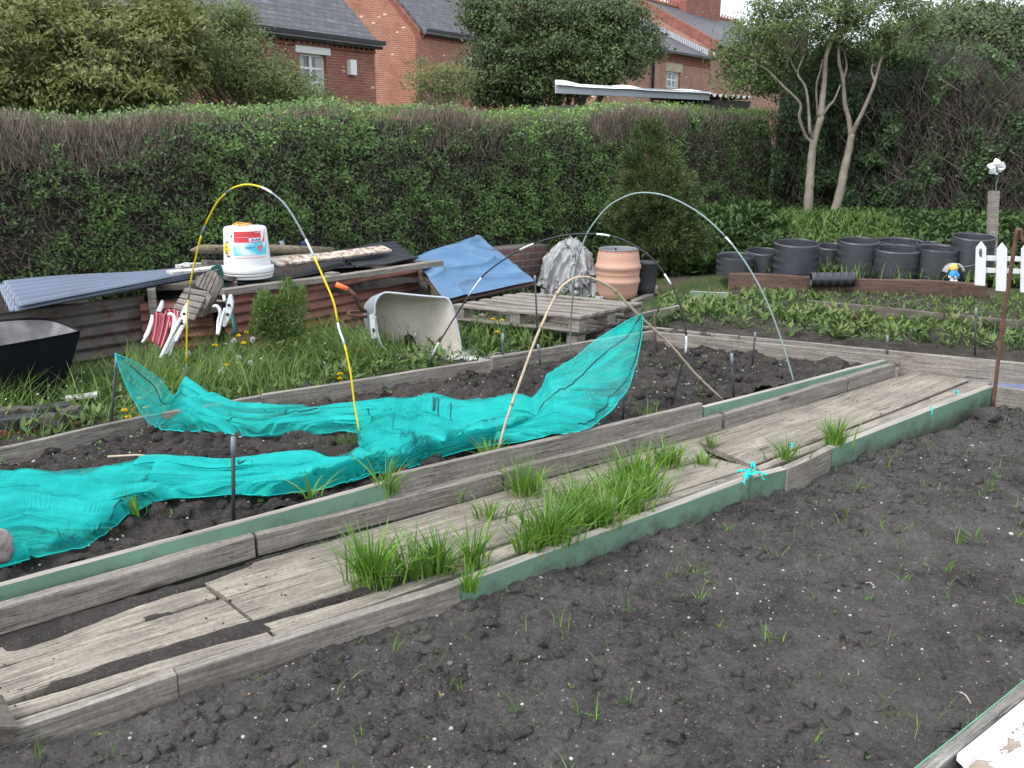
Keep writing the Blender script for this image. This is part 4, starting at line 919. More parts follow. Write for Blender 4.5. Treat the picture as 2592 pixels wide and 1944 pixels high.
elder('forked elder tree with a leaning trunk, right of the pair', (2107, 556),
      [([(2104, 565, 0), (2127, 484, 0), (2137, 430, 0), (2148, 383, 0), (2156, 339, 0)], .092, .062), ([(2154, 345, 0), (2148, 300, 0), (2138, 262, 0), (2134, 202, 0), (2123, 153, 0), (2127, 101, .1), (2150, 60, .1)], .052, .02),
       ([(2156, 342, 0), (2170, 310, -.1), (2184, 282, -.1), (2208, 226, -.15), (2218, 194, -.15), (2232, 149, -.15), (2255, 135, -.15)], .045, .018), ([(2134, 202, 0), (2143, 170, .1), (2137, 130, .1)], .026, .012), ([(2214, 205, -.15), (2206, 180, -.1), (2210, 160, -.1)], .02, .01)],
      [(2150, 30, 15.5, 80, 45, .8), (2240, 80, 15.3, 80, 45, .7), (2320, 50, 15.6, 55, 35, .5), (2100, 100, 15.6, 80, 40, .6), (2260, 125, 15.2, 55, 35, .4), (2180, 140, 15.8, 60, 35, .4), (2180, -5, 15.6, 90, 40, .6), (2290, 10, 15.6, 60, 40, .5)], 12, 300, 15.35)
# conifer bush
cb = P(1652, 700, .1); con = thing('conifer', 'bushy olive green conifer growing behind the orange barrel', 'conifer', tuple(cb))
Yc = cb.y
bl = [(1645, 350, Yc+.3, 34, 36, .25), (1640, 410, Yc+.2, 68, 45, .45), (1655, 470, Yc+.1, 92, 48, .6), (1650, 530, Yc, 105, 50, .7), (1665, 590, Yc, 112, 50, .75), (1690, 640, Yc, 95, 45, .65), (1720, 600, Yc-.1, 62, 40, .5), (1585, 545, Yc, 50, 40, .4), (1700, 520, Yc-.1, 60, 40, .4)]
rs = np.random.RandomState(5); C = np.array([tuple(D(b[0], b[1], b[2])) for b in bl]); R = np.array([(b[3]*Yc/F, b[5], b[4]*Yc/F) for b in bl])
nc = 900; k = rs.choice(len(C), nc, p=(R[:, 0]*R[:, 2])/(R[:, 0]*R[:, 2]).sum()); d = rdir(nc, rs); d[:, 1] = np.where(rs.rand(nc) < .7, -np.abs(d[:, 1]), d[:, 1]); cc = C[k]+d*R[k]*(.6+.45*rs.rand(nc))[:, None]
nl = 62; ci = np.repeat(np.arange(nc), nl); n = nc*nl; dirc = unit(d[ci]*1.0+np.array([[0, 0, .45]])+rdir(n, rs)*.75); st = cc[ci]-d[ci]*.02+rdir(n, rs)*.03
pos = st+dirc*(.09*rs.rand(n))[:, None]; br = rs.rand(nc)
sl_ = .035+.04*rs.rand(n)
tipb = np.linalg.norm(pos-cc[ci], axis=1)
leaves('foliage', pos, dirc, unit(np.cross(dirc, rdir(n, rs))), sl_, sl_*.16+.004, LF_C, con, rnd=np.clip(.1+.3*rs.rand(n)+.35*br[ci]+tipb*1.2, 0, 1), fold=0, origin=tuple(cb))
B = Bag()
B.tube([cb-Vector((0, 0, .1)), cb+Vector((0, .05, .8)), D(1645, 380, Yc+.3)], [.07, .05, .01], 8)
for i in range(0, nc, 9):
    c0 = Vector(cc[i]); hub = Vector((cb.x+(c0.x-cb.x)*.1, Yc+.1, max(.3, c0.z-.35))); B.tube([hub, hub.lerp(c0, .6)+Vector((0, 0, -.03)), c0], [.012, .008, .003], 4)
B.build('trunk', m_simple('conifer_bark', (.2, .13, .09), .9, .3), con, True, tuple(cb))

# ---------------------------------------------------------------- ground cover
def scat(n, poly):
    poly = np.array([(p[0], p[1]) for p in poly]); lo, hi = poly.min(0), poly.max(0); out = []
    x = RS.uniform(lo[0], hi[0], n*4); y = RS.uniform(lo[1], hi[1], n*4); ins = np.zeros(len(x), bool); m_ = len(poly)
    for i in range(m_):
        a, b_ = poly[i], poly[(i+1) % m_]; ins ^= ((a[1] > y) != (b_[1] > y)) & (x < (b_[0]-a[0])*(y-a[1])/(b_[1]-a[1]+1e-12)+a[0])
    return x[ins][:n], y[ins][:n]
def rosettes(name, x, y, z, nl, L, W, mat, label, cat, up=.5, rs=RS, hvar=.5, kind='stuff', asp=None):
    n = len(x); sc = (1-hvar)+2*hvar*rs.rand(n); m_ = n*nl; i = np.repeat(np.arange(n), nl); a = rs.rand(m_)*6.283; e = up*(.2+1.6*rs.rand(m_)**1.4)
    d = unit(np.stack([np.cos(a), np.sin(a), e], 1)); hgt = rs.rand(m_)*L*1.6*up*sc[i]
    p = np.stack([x[i], y[i], z[i]+hgt], 1)+d*(.1*L); nr = unit(np.stack([-np.cos(a)*e, -np.sin(a)*e, np.ones(m_)], 1)+.35*rdir(m_, rs)); l = L*sc[i]*(.6+.6*rs.rand(m_))
    r = np.clip(.1+.5*rs.rand(m_)+.5*(rs.rand(n)[i]-.4)+.3*(hgt/L), 0, 1)
    o = leaves(name, p, d, nr, l, l*W, mat, rnd=r); tag(o, label, cat, kind=kind); return o
# nettles on the bank
x, y = scat(1500, [(1.2, 11.6), (2.6, 11.6), (3.0, 12.6), (4.6, 15.8), (3.6, 15.4), (.8, 12.6)]); z = gz(x, y)+.05*RS.rand(len(x))
rosettes('nettles', x, y, z, 12, .11, .45, LF_N, 'nettles and weeds between the conifer and the hedge', 'nettles', .75)
bk_poly = [(2.9, 11.5), (5.2, 10.7), (9.5, 9.6), (12, 13), (5.2, 16.4), (3.6, 14.2), (2.4, 12.4)]
x, y = scat(8200, bk_poly); z = gz(x, y)+.06*RS.rand(len(x))
rosettes('nettles', x, y, z, 11, .078, .48, LF_N, 'dense dark green nettles covering the bank behind the black mesh rolls', 'nettles', .55)
x, y = scat(1100, [(3.9, 12.6), (5.6, 12.2), (5.6, 14.3), (4.2, 14.6)]); n = len(x)
tag(blades('grass', np.stack([x, y, gz(x, y)], 1), .12+.24*RS.rand(n), RS.randn(n, 2)*.16, .012+.012*RS.rand(n), GRASS), 'tall grass growing at the foot of the two elders', 'grass', kind='stuff')
# long grass left between the bed and the compost bays
def vpoly(u0, u1, v0, v1): return [fuv(u0, v0), fuv(u1, v0), fuv(u1, v1), fuv(u0, v1)]
def grass_field(name, n, poly, h0, h1, label, mat=GRASS, w0=.004, w1=.007, dens=None, lean=.5, nscale=1.6, thr=(.3, .6)):
    x, y = scat(n, poly); k = fbm(x*nscale, y*nscale, s=81); keep = RS.rand(len(x)) < .25+.75*sstep(*thr, k); 
    if dens is not None: keep &= RS.rand(len(x)) < dens(x, y)
    x, y, k = x[keep], y[keep], k[keep]; m_ = len(x); h = (h0+(h1-h0)*RS.rand(m_))*(.5+.9*sstep(.3, .65, k)); an = fbm(x*.8, y*.8, s=83)*12
    l = (np.stack([np.cos(an), np.sin(an)], 1)*.5+RS.randn(m_, 2)*.6)*(h*lean)[:, None]
    return tag(blades(name, np.stack([x, y, gz(x, y)], 1), h, l, w0+w1*RS.rand(m_), mat, rnd=np.clip(RS.rand(m_)*.75+.5*(fbm(x*2.2, y*2.2, s=85)-.35), 0, .97+.03*RS.rand(m_))), label, 'grass', kind='stuff')
grass_field('grass', 26000, [fuv(-3, 5.84), fuv(5.4, 5.84), fuv(5.6, 6.4), fuv(4.6, 7.7), fuv(1.5, 7.5), fuv(-3, 7.3)], .07, .3, 'long unmown grass between the netted bed and the compost bays', lean=.75,
            dens=lambda x, y: np.clip(.14+.86*sstep(6.0, 6.5, uv(x, y)[1])*sstep(5.2, 3.8, uv(x, y)[0])*(1-.93*sstep(2.0, 1.6, uv(x, y)[0])*sstep(6.75, 6.45, uv(x, y)[1]))*(1-.8*sstep(.75, .5, np.hypot(uv(x, y)[0]-4.55, uv(x, y)[1]-6.35))), 0, 1))
x, y = scat(1300, [fuv(-2.5, 5.9), fuv(5.6, 5.9), fuv(5.6, 7.2), fuv(-2, 7.4)]); z = gz(x, y)
rosettes('weeds', x, y, z, 8, .085, .3, LF_W, 'low broadleaf weeds growing among the long grass by the bed', 'weeds', .6)
x, y = scat(420, [fuv(4.4, 6.0), fuv(6.9, 5.9), fuv(6.6, 8.4), fuv(4.7, 8.0)]); z = gz(x, y)
rosettes('weeds', x, y, z, 12, .085, .32, LF_N, 'dark leafy weeds around the pallet and barrel', 'weeds', .8)
x, y = scat(240, [fuv(-1.5, 6.1), fuv(4.2, 6.1), fuv(4.2, 7.2), fuv(-1, 7.2)]); n = len(x); c_ = np.stack([x, y, gz(x, y)+.1+.16*RS.rand(n)], 1)
tag(leaves('small_flowers', c_, rdir(n), rdir(n), .012+.008*RS.rand(n), .012, m_leaf('small_flower', [(0, (.65, .6, .45)), (.6, (.75, .72, .65)), (1, (.6, .3, .12))], .7, .2, 0)), 'tiny pale flower and seed heads dotted through the long grass', 'small flowers', kind='stuff')
# weedy beds on the right
x, y = scat(1700, [(1.6, 8.7), (3.2, 7.95), (4.4, 7.6), (5.6, 8.3), (4.4, 9.3), (2.9, 10.6), (1.6, 10.2)]); e = (x-EA[0])*EN[0]+(y-EA[1])*EN[1]; kk = fbm(x*1.5, y*1.5, s=161); g2_ = (x-3.23)*EN[0]+(y-9.77)*EN[1]; keep = (RS.rand(len(x)) < sstep(.05, 1.0, e)*(.3+.7*sstep(4.4, 2.8, x))*(.35+1.1*sstep(.4, .6, kk))) & ((x < 2.9) | (g2_ < -.22) | (g2_ > .1)); x, y = x[keep], y[keep]
rosettes('weeds', x, y, gz(x, y)+.02, 12, .062, .3, LF_W, 'leafy weeds overrunning the far right bed', 'weeds', .7, hvar=.85)
x, y = scat(950, [(2.7, 10.2), (4.8, 8.9), (6.6, 8.0), (7.2, 9.3), (5.3, 10.25), (2.7, 11)]); rosettes('weeds', x, y, gz(x, y)+.0, 10, .055, .25, LF_W, 'mixed weeds growing on the strip below the sleeper wall', 'weeds', .8)
x, y = scat(1500, [(1.6, 8.8), (5.6, 7.2), (6.8, 8.2), (5.3, 10.25), (2.3, 10.9)]); n = len(x)
tag(blades('grass', np.stack([x, y, gz(x, y)+.02], 1), .06+.12*RS.rand(n), RS.randn(n, 2)*.05, .005+.006*RS.rand(n), GRASS), 'thin grass blades among the weeds of the right beds', 'grass', kind='stuff')
x, y = scat(520, [(2.8, 11.25), (5.5, 10.45), (6.4, 10.2), (6.4, 10.7), (3, 11.6)]); n = len(x)
tag(blades('grass', np.stack([x, y, gz(x, y)+.1], 1), .1+.16*RS.rand(n), RS.randn(n, 2)*.08, .008+.008*RS.rand(n), GRASS), 'grass blades along the top of the sleeper wall', 'grass', kind='stuff')
# ============================================================ compost bays and junk on them
RUST = m_simple('rusty_iron', (.23, .10, .08), .85, .35, 5, .002, dirt=(.12, .075, .065), dirtthr=.52)
RUSTG = m_simple('galvanised_rusty', (.15, .13, .125), .7, .45, 4, .002, dirt=(.12, .06, .04), dirtthr=.5)
def corr(name, a, b, down, h, amp, pitch, mat, parent=None, nu=60, waves=None, n=None, th=.0025, rag=.0, label=None, cat=None):
    """corrugated sheet: ridges run along a->b, profile along 'down' for height h; real thickness"""
    a, b = Vector(a), Vector(b); dn = Vector(down).normalized(); n = (b-a).cross(dn).normalized() if n is None else n
    nv = int(h/pitch*10); B = []; rr = random.Random(int(abs(a.x*999)))
    rg = [rr.uniform(-rag, rag) for _ in range(nv+1)]
    for side in (0, 1):
        for j in range(nv+1):
            t = j/nv
            for i in range(nu+1):
                s = i/nu; p = a.lerp(b, s)+dn*(h*t)+n*(amp*math.sin(t*h/pitch*6.283)+side*th+.006*math.sin(s*9+t*3))
                if i == nu: p += (b-a).normalized()*rg[j]
                B.append(tuple(p))
    f = []; m_ = (nu+1)*(nv+1)
    for sd in (0, 1):
        for j in range(nv):
            for i in range(nu): q = sd*m_+j*(nu+1)+i; f.append((q, q+1, q+nu+2, q+nu+1))
    for j in range(nv):
        for i in (0, nu): q = j*(nu+1)+i; f.append((q, q+nu+1, m_+q+nu+1, m_+q))
    for i in range(nu):
        for j in (0, nv): q = j*(nu+1)+i; f.append((q, q+1, m_+q+1, m_+q))
    o = mesh_from(name, np.array(B), np.array(f), mat, parent, True, origin=tuple(a)); 
    if label: tag(o, label, cat)
    return o
ZR = .65
R0, R1 = P(568, 735, ZR), P(1122, 661, ZR); rd_ = (R1-R0).normalized(); rq = Vector((-rd_.y, rd_.x, 0)).normalized()
bay = thing('compost_bay', 'compost bay walled with rusty red corrugated iron under a grey timber rail', 'compost bay', (R0.x, R0.y, .05))
slab('rail', [R0, R1, R1+rq*.1, R0+rq*.1], .05, WOOD, bay, n=24, jit=.004)
CE = P(1087, 668, ZR-.055); corr('front_sheet', R0+rq*.02-Vector((0, 0, .055)), Vector((CE.x, CE.y, ZR-.055))+rq*.02, (0, 0, -1), .57, .017, .088, RUST, bay, rag=.02)
gl = P(385, 741, ZR+.01); G0 = Vector((gl.x, gl.y, 0))
corr('side_sheet', G0+rq*.25+Vector((0, 0, ZR-.1)), R0+rq*.22-Vector((0, 0, .08)), (0, 0, -1), .5, .017, .088, RUST, bay)
slab('rail', [P(372, 722, .66), P(600, 715, .68), P(600, 706, .68), P(372, 712, .66)], .05, WOOD_D, bay, n=8)
slab('back_board', [R0+rq*1.3, R1+rq*1.3, R1+rq*1.34, R0+rq*1.34], .6, WOOD_D, bay, n=8)
slab('end_board', [R1+rq*.1-rd_*.1, R1+rq*1.3-rd_*.1, R1+rq*1.3-rd_*.14, R1+rq*.1-rd_*.14], .6, WOOD_D, bay, n=8)
B = Bag(); B.box((R0+R1)/2*.97+rq*.7, tuple(rd_*1.4), tuple(rq*.6), (0, 0, .3)); 
def heap(s, t):
    p = (R0-rd_*.25).lerp(R1-rd_*.2, s)+rq*(.12+1.15*t); e = math.sin(math.pi*s)*math.sin(math.pi*t); return Vector((p.x, p.y, .42+.22*e**.5+.06*fbm(np.array([p.x*6]), np.array([p.y*6]))[0]))
tag(grid('compost', heap, 60, 30, SOIL, origin=tuple(R0)), 'dark compost heaped inside the corrugated iron bay', 'compost', kind='stuff')
bay2 = thing('compost_bay', 'low compost bay with dark galvanised corrugated front at the left edge', 'compost bay', (G0.x-1.4, G0.y-1, .05))
L0 = P(-60, 803, .56); L1 = P(366, 745, .6)
corr('front_sheet', L0, L1, (0, 0, -1), .5, .019, .1, RUSTG, bay2, rag=.01)
slab('post', [P(372, 733, .66), P(392, 733, .66), P(394, 725, .66), P(374, 725, .66)], .6, WOOD, bay2, n=2)
slab('rail', [P(300, 722, .64), P(400, 719, .655), P(400, 706, .655), P(300, 710, .64)], .045, WOOD_D, bay2, n=6)
slab('back_board', [L0+rq*1.2, L1+rq*1.2, L1+rq*1.24, L0+rq*1.24], .5, WOOD_D, bay2, n=4)
def heap2(s, t):
    p = L0.lerp(L1, s)+rq*(.08+1.1*t); return Vector((p.x, p.y, .38+.1*math.sin(math.pi*s)*math.sin(math.pi*t)+.05*fbm(np.array([p.x*6]), np.array([p.y*6]))[0]))
tag(grid('compost', heap2, 40, 20, SOIL, origin=tuple(L0)), 'dark compost inside the low left bay under the grey sheets', 'compost', kind='stuff')
# grey corrugated plastic sheets
GPL = m_simple('grey_blue_corrugated', (.15, .18, .25), .3, .25, 1.3, dirt=(.3, .31, .31), dirtthr=.62, spec=.5)
for k, (ofs, dz, l) in enumerate([((0, 0), 0., 'topmost grey blue corrugated sheet of the stack at the left'), ((-9, 5), -.02, 'second grey blue corrugated sheet poking out under the topmost'), ((-22, -1), -.04, 'lowest grey blue corrugated sheet of the stack at the left')]):
    a = D(47+ofs[0], 776+ofs[1], 6.55); b_ = D(488, 692, 8.2); c_ = D(452, 683, 9.0); d_ = D(6+ofs[0]*.6, 712+ofs[1], 7.65)
    cw = (d_-a).length; NW_ = 6
    def fn(s, t, a=a, b_=b_, c_=c_, d_=d_, dz=dz, k=k):
        f_ = a.lerp(b_, s); bk_ = d_.lerp(c_, s); p = f_.lerp(bk_, t)
        p.z += dz+.03*math.sin(t*NW_*6.283)+.01*math.sin(s*6+k)*t; return p
    o = grid('corrugated_sheet', fn, 40, 150, GPL, origin=tuple(a)); sm = o.modifiers.new('s', 'SOLIDIFY'); sm.thickness = .002
    tag(o, l, 'sheet', 'grey corrugated sheets stacked at the left')
# pointed round stake
def DD(px, py, Y, dz=0): p = D(px, py, Y); p.z += dz; return p
q = [DD(481, 634, 8.3), DD(505, 631, 8.42), DD(700, 632, 9.2), DD(838, 635, 9.8)]
tube('round_post', q, [.006, .042, .05, .042], m_wood('round_post_wood', (.16, .13, .09), (.4, .34, .24), .3), sides=14)
tag(bpy.data.objects['round_post'], 'pointed round timber post lying across the heap behind the tub', 'post')
def strip(name, l, a, b, hw, th, mat, cat='plank', away=None, n=16, **k):
    """board through two near-edge points, width hw towards 'back'"""
    a, b = Vector(a), Vector(b); d = b-a; bkv = Vector((-d.y, d.x, 0)).normalized()
    if away: bkv = (bkv+Vector((0, 0, away))).normalized()
    return tag(slab(name, [a, b, b+bkv*hw, a+bkv*hw], th, mat, n=n, **k), l, cat)
STAIN = m_simple('stained_white_paint', (.55, .5, .43), .7, .15, 9, dirt=(.22, .11, .05), dirtthr=.46)
PWH = m_simple('flaking_white_wood', (.55, .54, .51), .7, .15, 8, dirt=(.16, .13, .1), dirtthr=.55)
strip('plank', 'rust stained pale plank lying on the heap right of the tub', D(706, 670, 8.3), D(992, 633, 9.6), .13, .02, STAIN, away=.35)
strip('plank', 'long thin grey plank behind the rust stained one', D(684, 655, 8.9), D(930, 632, 10.2), .09, .03, WOOD, away=.1)
strip('plank', 'thin white painted plank left of the tub above the chair', D(437, 689, 7.7), D(588, 674, 8.2), .09, .022, PWH, away=.1)
strip('plank', 'brown plank end under the left of the tub', D(524, 660, 8.2), D(590, 662, 8.4), .1, .05, WOOD_D)
strip('plank', 'broken white plank end at the back left of the heap', D(480, 668, 8.3), D(570, 665, 8.6), .1, .03, PWH)
strip('plank', 'short pale plank piece at the far left of the heap', D(457, 672, 8.4), D(487, 666, 8.5), .09, .03, PWH)
strip('plank', 'dark plank lying under the tub beside the green chair', D(560, 702, 7.9), D(640, 697, 8.2), .22, .03, WOOD_D)
strip('timber_block', 'small grey timber block propping the rubber mat on the rail', P(838, 692, ZR+.02), P(859, 689, ZR+.02), .1, .04, WOOD, cat='block', n=3)
# dark corrugated bitumen sheets at right end of heap
BIT = m_simple('bitumen', (.035, .036, .042), .55, .3, 4)
corr('corrugated_sheet', D(905, 665, 9.3), D(1038, 640, 10.0), Vector((-.55, .75, .3)), .36, .016, .09, BIT, label='black corrugated bitumen sheet at the right end of the heap', cat='sheet')
corr('corrugated_sheet', D(900, 678, 9.0), D(1060, 654, 9.75), Vector((-.55, .75, .16)), .3, .016, .09, BIT, label='lower black bitumen sheet overhanging the rusty iron rail', cat='sheet')
# black rubber mat draped along the rail
fr_ = [(562, 705), (600, 716), (660, 716), (740, 703), (800, 690), (850, 677), (930, 674), (1000, 663)]; bk2 = [(575, 694), (610, 702), (690, 694), (745, 682), (800, 668), (860, 655), (920, 650), (995, 643)]
RUB = m_simple('rubber', (.03, .031, .036), .5, .2, 5)
def interp(pl, s):
    k = s*(len(pl)-1); i = min(int(k), len(pl)-2); f = k-i; return pl[i][0]*(1-f)+pl[i+1][0]*f, pl[i][1]*(1-f)+pl[i+1][1]*f
def fn(s, t):
    Yf = 7.75+1.6*s; a = D(*interp(fr_, s), Yf); b_ = D(*interp(bk2, s), Yf+.5); p = a.lerp(b_, t); p.z += .012*math.sin(s*11)*t; return p
o = grid('rubber_mat', fn, 70, 8, RUB, origin=tuple(R0)); o.modifiers.new('s', 'SOLIDIFY').thickness = .012; tag(o, 'wavy black rubber mat draped along the top of the rusty bay', 'mat')
# big white tub upside down with lids beneath
bt = D(628, 672, 8.25); by = bt.y; s_ = by/F; bt = D(628, 684, by)
tub = thing('tub', 'big white plastic tub standing upside down on its lids on the heap', 'tub', tuple(bt))
hT = D(628, 573, by).z-bt.z; rt = 52*s_; rb = 58*s_
TUBM = m_simple('tub_white', (.78, .79, .80), .35, .03)
lathe('body', bt, [(rb, .0), (rb, .03), (rb-.003, .09), (rt+.001, hT-.015), (rt-.012, hT), (0.0005, hT)], TUBM, tub, 48)
for z0 in (0.0, .018): pass
lathe('rim', bt+Vector((0, 0, -.005)), [(rb+.001, -.0), (rb+.022, 0), (rb+.024, .004), (rb+.024, .045), (rb+.02, .05), (rb-.002, .052)], TUBM, tub, 48)
LID = m_simple('lid_white', (.66, .66, .64), .45, .06)
for i, (dz, l) in enumerate(((-.034, 'white round lid directly under the upturned tub'), (-.062, 'lowest white lid under the upturned tub resting on the mat'))):
    c_ = bt+Vector((.004*i, 0, dz)); o = lathe('lid', c_, [(0.001, 0), (rb+.012-.012*i, 0), (rb+.018-.012*i, .004), (rb+.018-.012*i, .02), (rb+.01-.012*i, .025), (0.001, .025)], LID, None, 48); tag(o, l, 'lid', 'lids under the upturned tub')
def tubpatch(name, u0, u1, z0, z1, mat, off=.0012, n=10, z0b=None):
    """patch wrapped on the tub: u in px across (0 = centre), z in px above the base row 684"""
    def fn(s, t):
        u = u0+(u1-u0)*s; z = (z0+(z1-z0)*t)*s_; r = rb+(rt-rb)*min(1, max(0, (z-.09)/(hT-.1)))+off; sx = max(-.995, min(.995, u*s_/r)); a = math.asin(sx)
        return bt+Vector((r*math.sin(a), -r*math.cos(a), z))
    return grid(name, fn, n, 4, mat, tub, origin=tuple(bt))
REDL = m_simple('label_red', (.72, .07, .08), .4, .08, 20); BLUL = None
m_, t_, b_ = new_mat('label_sky'); c_ = ramp(t_, noise(t_, 7, 3, .5, coords(t_, rand=False)), [(.42, (.12, .62, .8)), (.6, (.7, .85, .9))]); t_.links.new(c_, b_.inputs['Base Color']); b_.inputs['Roughness'].default_value = .4; BLUL = m_
YELL = m_simple('label_yellow', (.85, .6, .03), .4, .05); INK = m_simple('label_ink', (.03, .03, .05), .5, .1); INKB = m_simple('label_blue_ink', (.06, .1, .4), .5, .1); REDI = m_simple('label_red_ink', (.75, .15, .15), .5, .1)
tubpatch('red_label', -14, 51.5, 75, 102, REDL); tubpatch('sky_label', -18, 54, 44, 75, BLUL)
tubpatch('label_rule', -16, 54, 37, 39.5, m_simple('label_pink', (.85, .45, .45), .4, .05))
tubpatch('badge', 22, 49, 77, 86, m_simple('badge_white', (.8, .8, .85), .4, .02), .002)
for (u0, u1, z0, z1, mt, nm) in [(26, 46, 79, 80.2, INKB, 'lettering'), (28, 31, 80, 84, INKB, 'lettering'), (33, 35, 80, 83.5, INKB, 'lettering'), (37, 40, 80, 83.5, INKB, 'lettering'), (42, 45, 80, 84, INKB, 'lettering'),
        (-10, 30, 97, 97.7, REDI, 'lettering'), (-8, 22, 87.5, 88.2, FRAMEM, 'lettering'), (35, 50, 98, 98.8, FRAMEM, 'lettering'), (-23, -18, 92, 93.5, INK, 'lettering'), (-23, -18, 88.5, 91, INK, 'lettering'),
        (14, 17, 61, 65, INKB, 'lettering'), (19, 21, 60, 64, INKB, 'lettering'), (23, 25, 61, 65.5, INKB, 'lettering'), (27, 29, 61, 65, INKB, 'lettering'), (31, 33, 61, 65.5, INKB, 'lettering'),
        (-38, -34, 78, 79.5, INK, 'lettering'), (-33, -30, 79, 80, INK, 'lettering'), (-36, -30, 74, 76.5, INKB, 'lettering'), (-36, -28, 39, 42, INKB, 'lettering'), (-33, -29, 42, 44, INKB, 'lettering'), (39, 49, 60, 62, REDI, 'emblem'), (40, 42, 52, 67, REDI, 'emblem'), (45, 47, 52, 67, REDI, 'emblem'), (38, 50, 64, 65.5, REDI, 'emblem')]:
    tubpatch(nm, u0, u1, z0, z1, mt, .003, 4)
def dia(s, t):  # diamond hazard label
    x = (s-.5)*2; y = (t-.5)*2; u = -38+ (x-y)*.5*10.5; z = (59+(x+y)*.5*20)*s_; r = rb+(rt-rb)*min(1, max(0, (z-.09)/(hT-.1)))+.002; a = math.asin(max(-.998, min(.998, u*s_/r))); return bt+Vector((r*math.sin(a), -r*math.cos(a), z))
grid('hazard_label', dia, 8, 8, YELL, tub, origin=tuple(bt))
tubpatch('hazard_symbol', -41, -35, 62, 63.5, INK, .004, 4); tubpatch('hazard_symbol', -40.5, -35.5, 47, 57, INK, .004, 4); tubpatch('hazard_symbol', -39, -37, 50, 55, YELL, .0052, 4)
top = bt+Vector((0, 0, hT)); B = Bag(); rr = random.Random(4)
for i in range(16):
    p = top+Vector((rr.uniform(-.06, .03), rr.uniform(-.03, .03), .004)); B.tube(catmull([p, p+Vector((rr.uniform(-.04, .05), rr.uniform(-.03, .03), rr.uniform(.01, .035))), p+Vector((rr.uniform(-.08, .1), rr.uniform(-.04, .04), rr.uniform(0, .02)))], 4), .0025, 5, i % 2)
tag(B.build('twine', [m_simple('orange_twine', (.75, .25, .1), .7, .3, 50), m_simple('yellow_twine', (.8, .6, .12), .7, .3, 50)], None, True, origin=tuple(top)), 'tangle of orange and yellow twine lying on top of the upturned tub', 'twine')
B = Bag(); p = D(716, 622, 9.4); B.box(p, (.02, .01, 0), (0, .01, 0), (-.01, 0, .05)); tag(B.build('slate_piece', m_simple('slate_grey', (.2, .22, .26), .6), origin=tuple(p)), 'small grey blue shard standing on the round post', 'shard')
c0 = D(771, 618, 9.9); o = lathe('blue_pot', c0-Vector((0, 0, .07)), [(.001, 0), (.035, 0), (.045, .09), (.04, .1), (.034, .09), (.001, .02)], m_simple('navy_plastic', (.02, .04, .12), .4), None, 20); tag(o, 'small navy blue pot behind the round post', 'pot')

# ============================================================ chairs
ch = thing('wooden_chair', 'grey slatted wooden garden chair folded and leaning on the compost bay', 'chair', tuple(P(470, 815, .08)))
def Zc(s): return s*.1748
def C1(x, y, Y): return D(360+Zc(x), 640+Zc(y), Y)
def Yc_(y): return 7.55-.0006*(y-500)
sl_l = [(620, 500), (430, 830)]; 
for i in range(5):
    t0, t1 = i/4.6+.0, i/4.6+.185
    L = lambda t: (622+(405-622)*t, 498+(850-498)*t); Rr = lambda t: (962+(760-962)*t, 552+(950-552)*t)
    a, b_, c_, d_ = L(t0), Rr(t0), Rr(t1), L(t1)
    plate('seat_slat', [C1(*d_, Yc_(d_[1])), C1(*c_, Yc_(c_[1])), C1(*b_, Yc_(b_[1])), C1(*a_2, Yc_(a_2[1]))] if False else [C1(*d_, Yc_(d_[1])), C1(*c_, Yc_(c_[1])), C1(*b_, Yc_(b_[1])), C1(*a, Yc_(a[1]))], .022, WOOD_G, ch, bev=.003)
bs = [[(770, 470), (810, 500), (905, 300), (890, 290), (800, 360)], [(818, 505), (865, 520), (985, 265), (960, 262), (918, 290)], [(872, 522), (920, 535), (1045, 262), (1015, 255), (990, 264)], [(927, 537), (975, 560), (1090, 300), (1080, 275), (1050, 262)], [(982, 566), (1010, 640), (1110, 400), (1108, 330), (1092, 305)]]
for k, s in enumerate(bs): plate('back_slat', [C1(x, y, 7.72+.0003*(500-y)) for x, y in s], .02, WOOD_G, ch, bev=.003)
plate('side_board', [C1(x, y, 7.5+.0002*(500-y)) for x, y in [(955, 560), (1005, 640), (880, 880), (860, 935), (790, 925), (765, 940)]], .03, WOOD_G, ch, bev=.003)
plate('arm', [C1(x, y, 7.6) for x, y in [(1005, 600), (1080, 430), (1110, 385), (1145, 375), (1170, 410), (1165, 470), (1120, 560), (1040, 720), (960, 880), (900, 930), (860, 940), (890, 860)]], .028, WOOD_G, ch, bev=.004)
plate('leg', [C1(x, y, 7.8) for x, y in [(770, 350), (800, 330), (820, 350), (800, 470), (770, 470)]], .03, WOOD_G, ch, bev=.003)
tube('leg', [C1(800, 600, 7.9), D(470, 830, 7.3)], .03, WOOD_G, ch, 6)
# red striped folding chair
fc = thing('folding_chair', 'folded white metal chair with red and white striped fabric in the grass', 'chair', tuple(P(400, 925, .08)))
WM_ = m_simple('white_enamel', (.74, .75, .77), .35, .06, 6)
def arm(par, pts, Y, th=.025): return plate('arm', [C1(x, y, Y(y) if callable(Y) else Y) for x, y in pts], th, WM_, par, bev=.004)
YA = lambda y: 6.75-.00035*(y-730)
A1 = arm(fc, [(460, 1275), (600, 960), (560, 960), (555, 870), (620, 740), (645, 722), (665, 740), (662, 900), (640, 970), (560, 1130), (490, 1275)], YA)
for (hx, hy) in ((600, 885), (570, 1022)): 
    c_ = C1(hx, hy, YA(hy)-.012); tube('arm_bolt', [c_, c_+Vector((0, .012, 0))], .011, BLACKP, A1, 10)
arm(fc, [(195, 850), (270, 690), (290, 685), (300, 720), (300, 780), (270, 860)], 7.0)
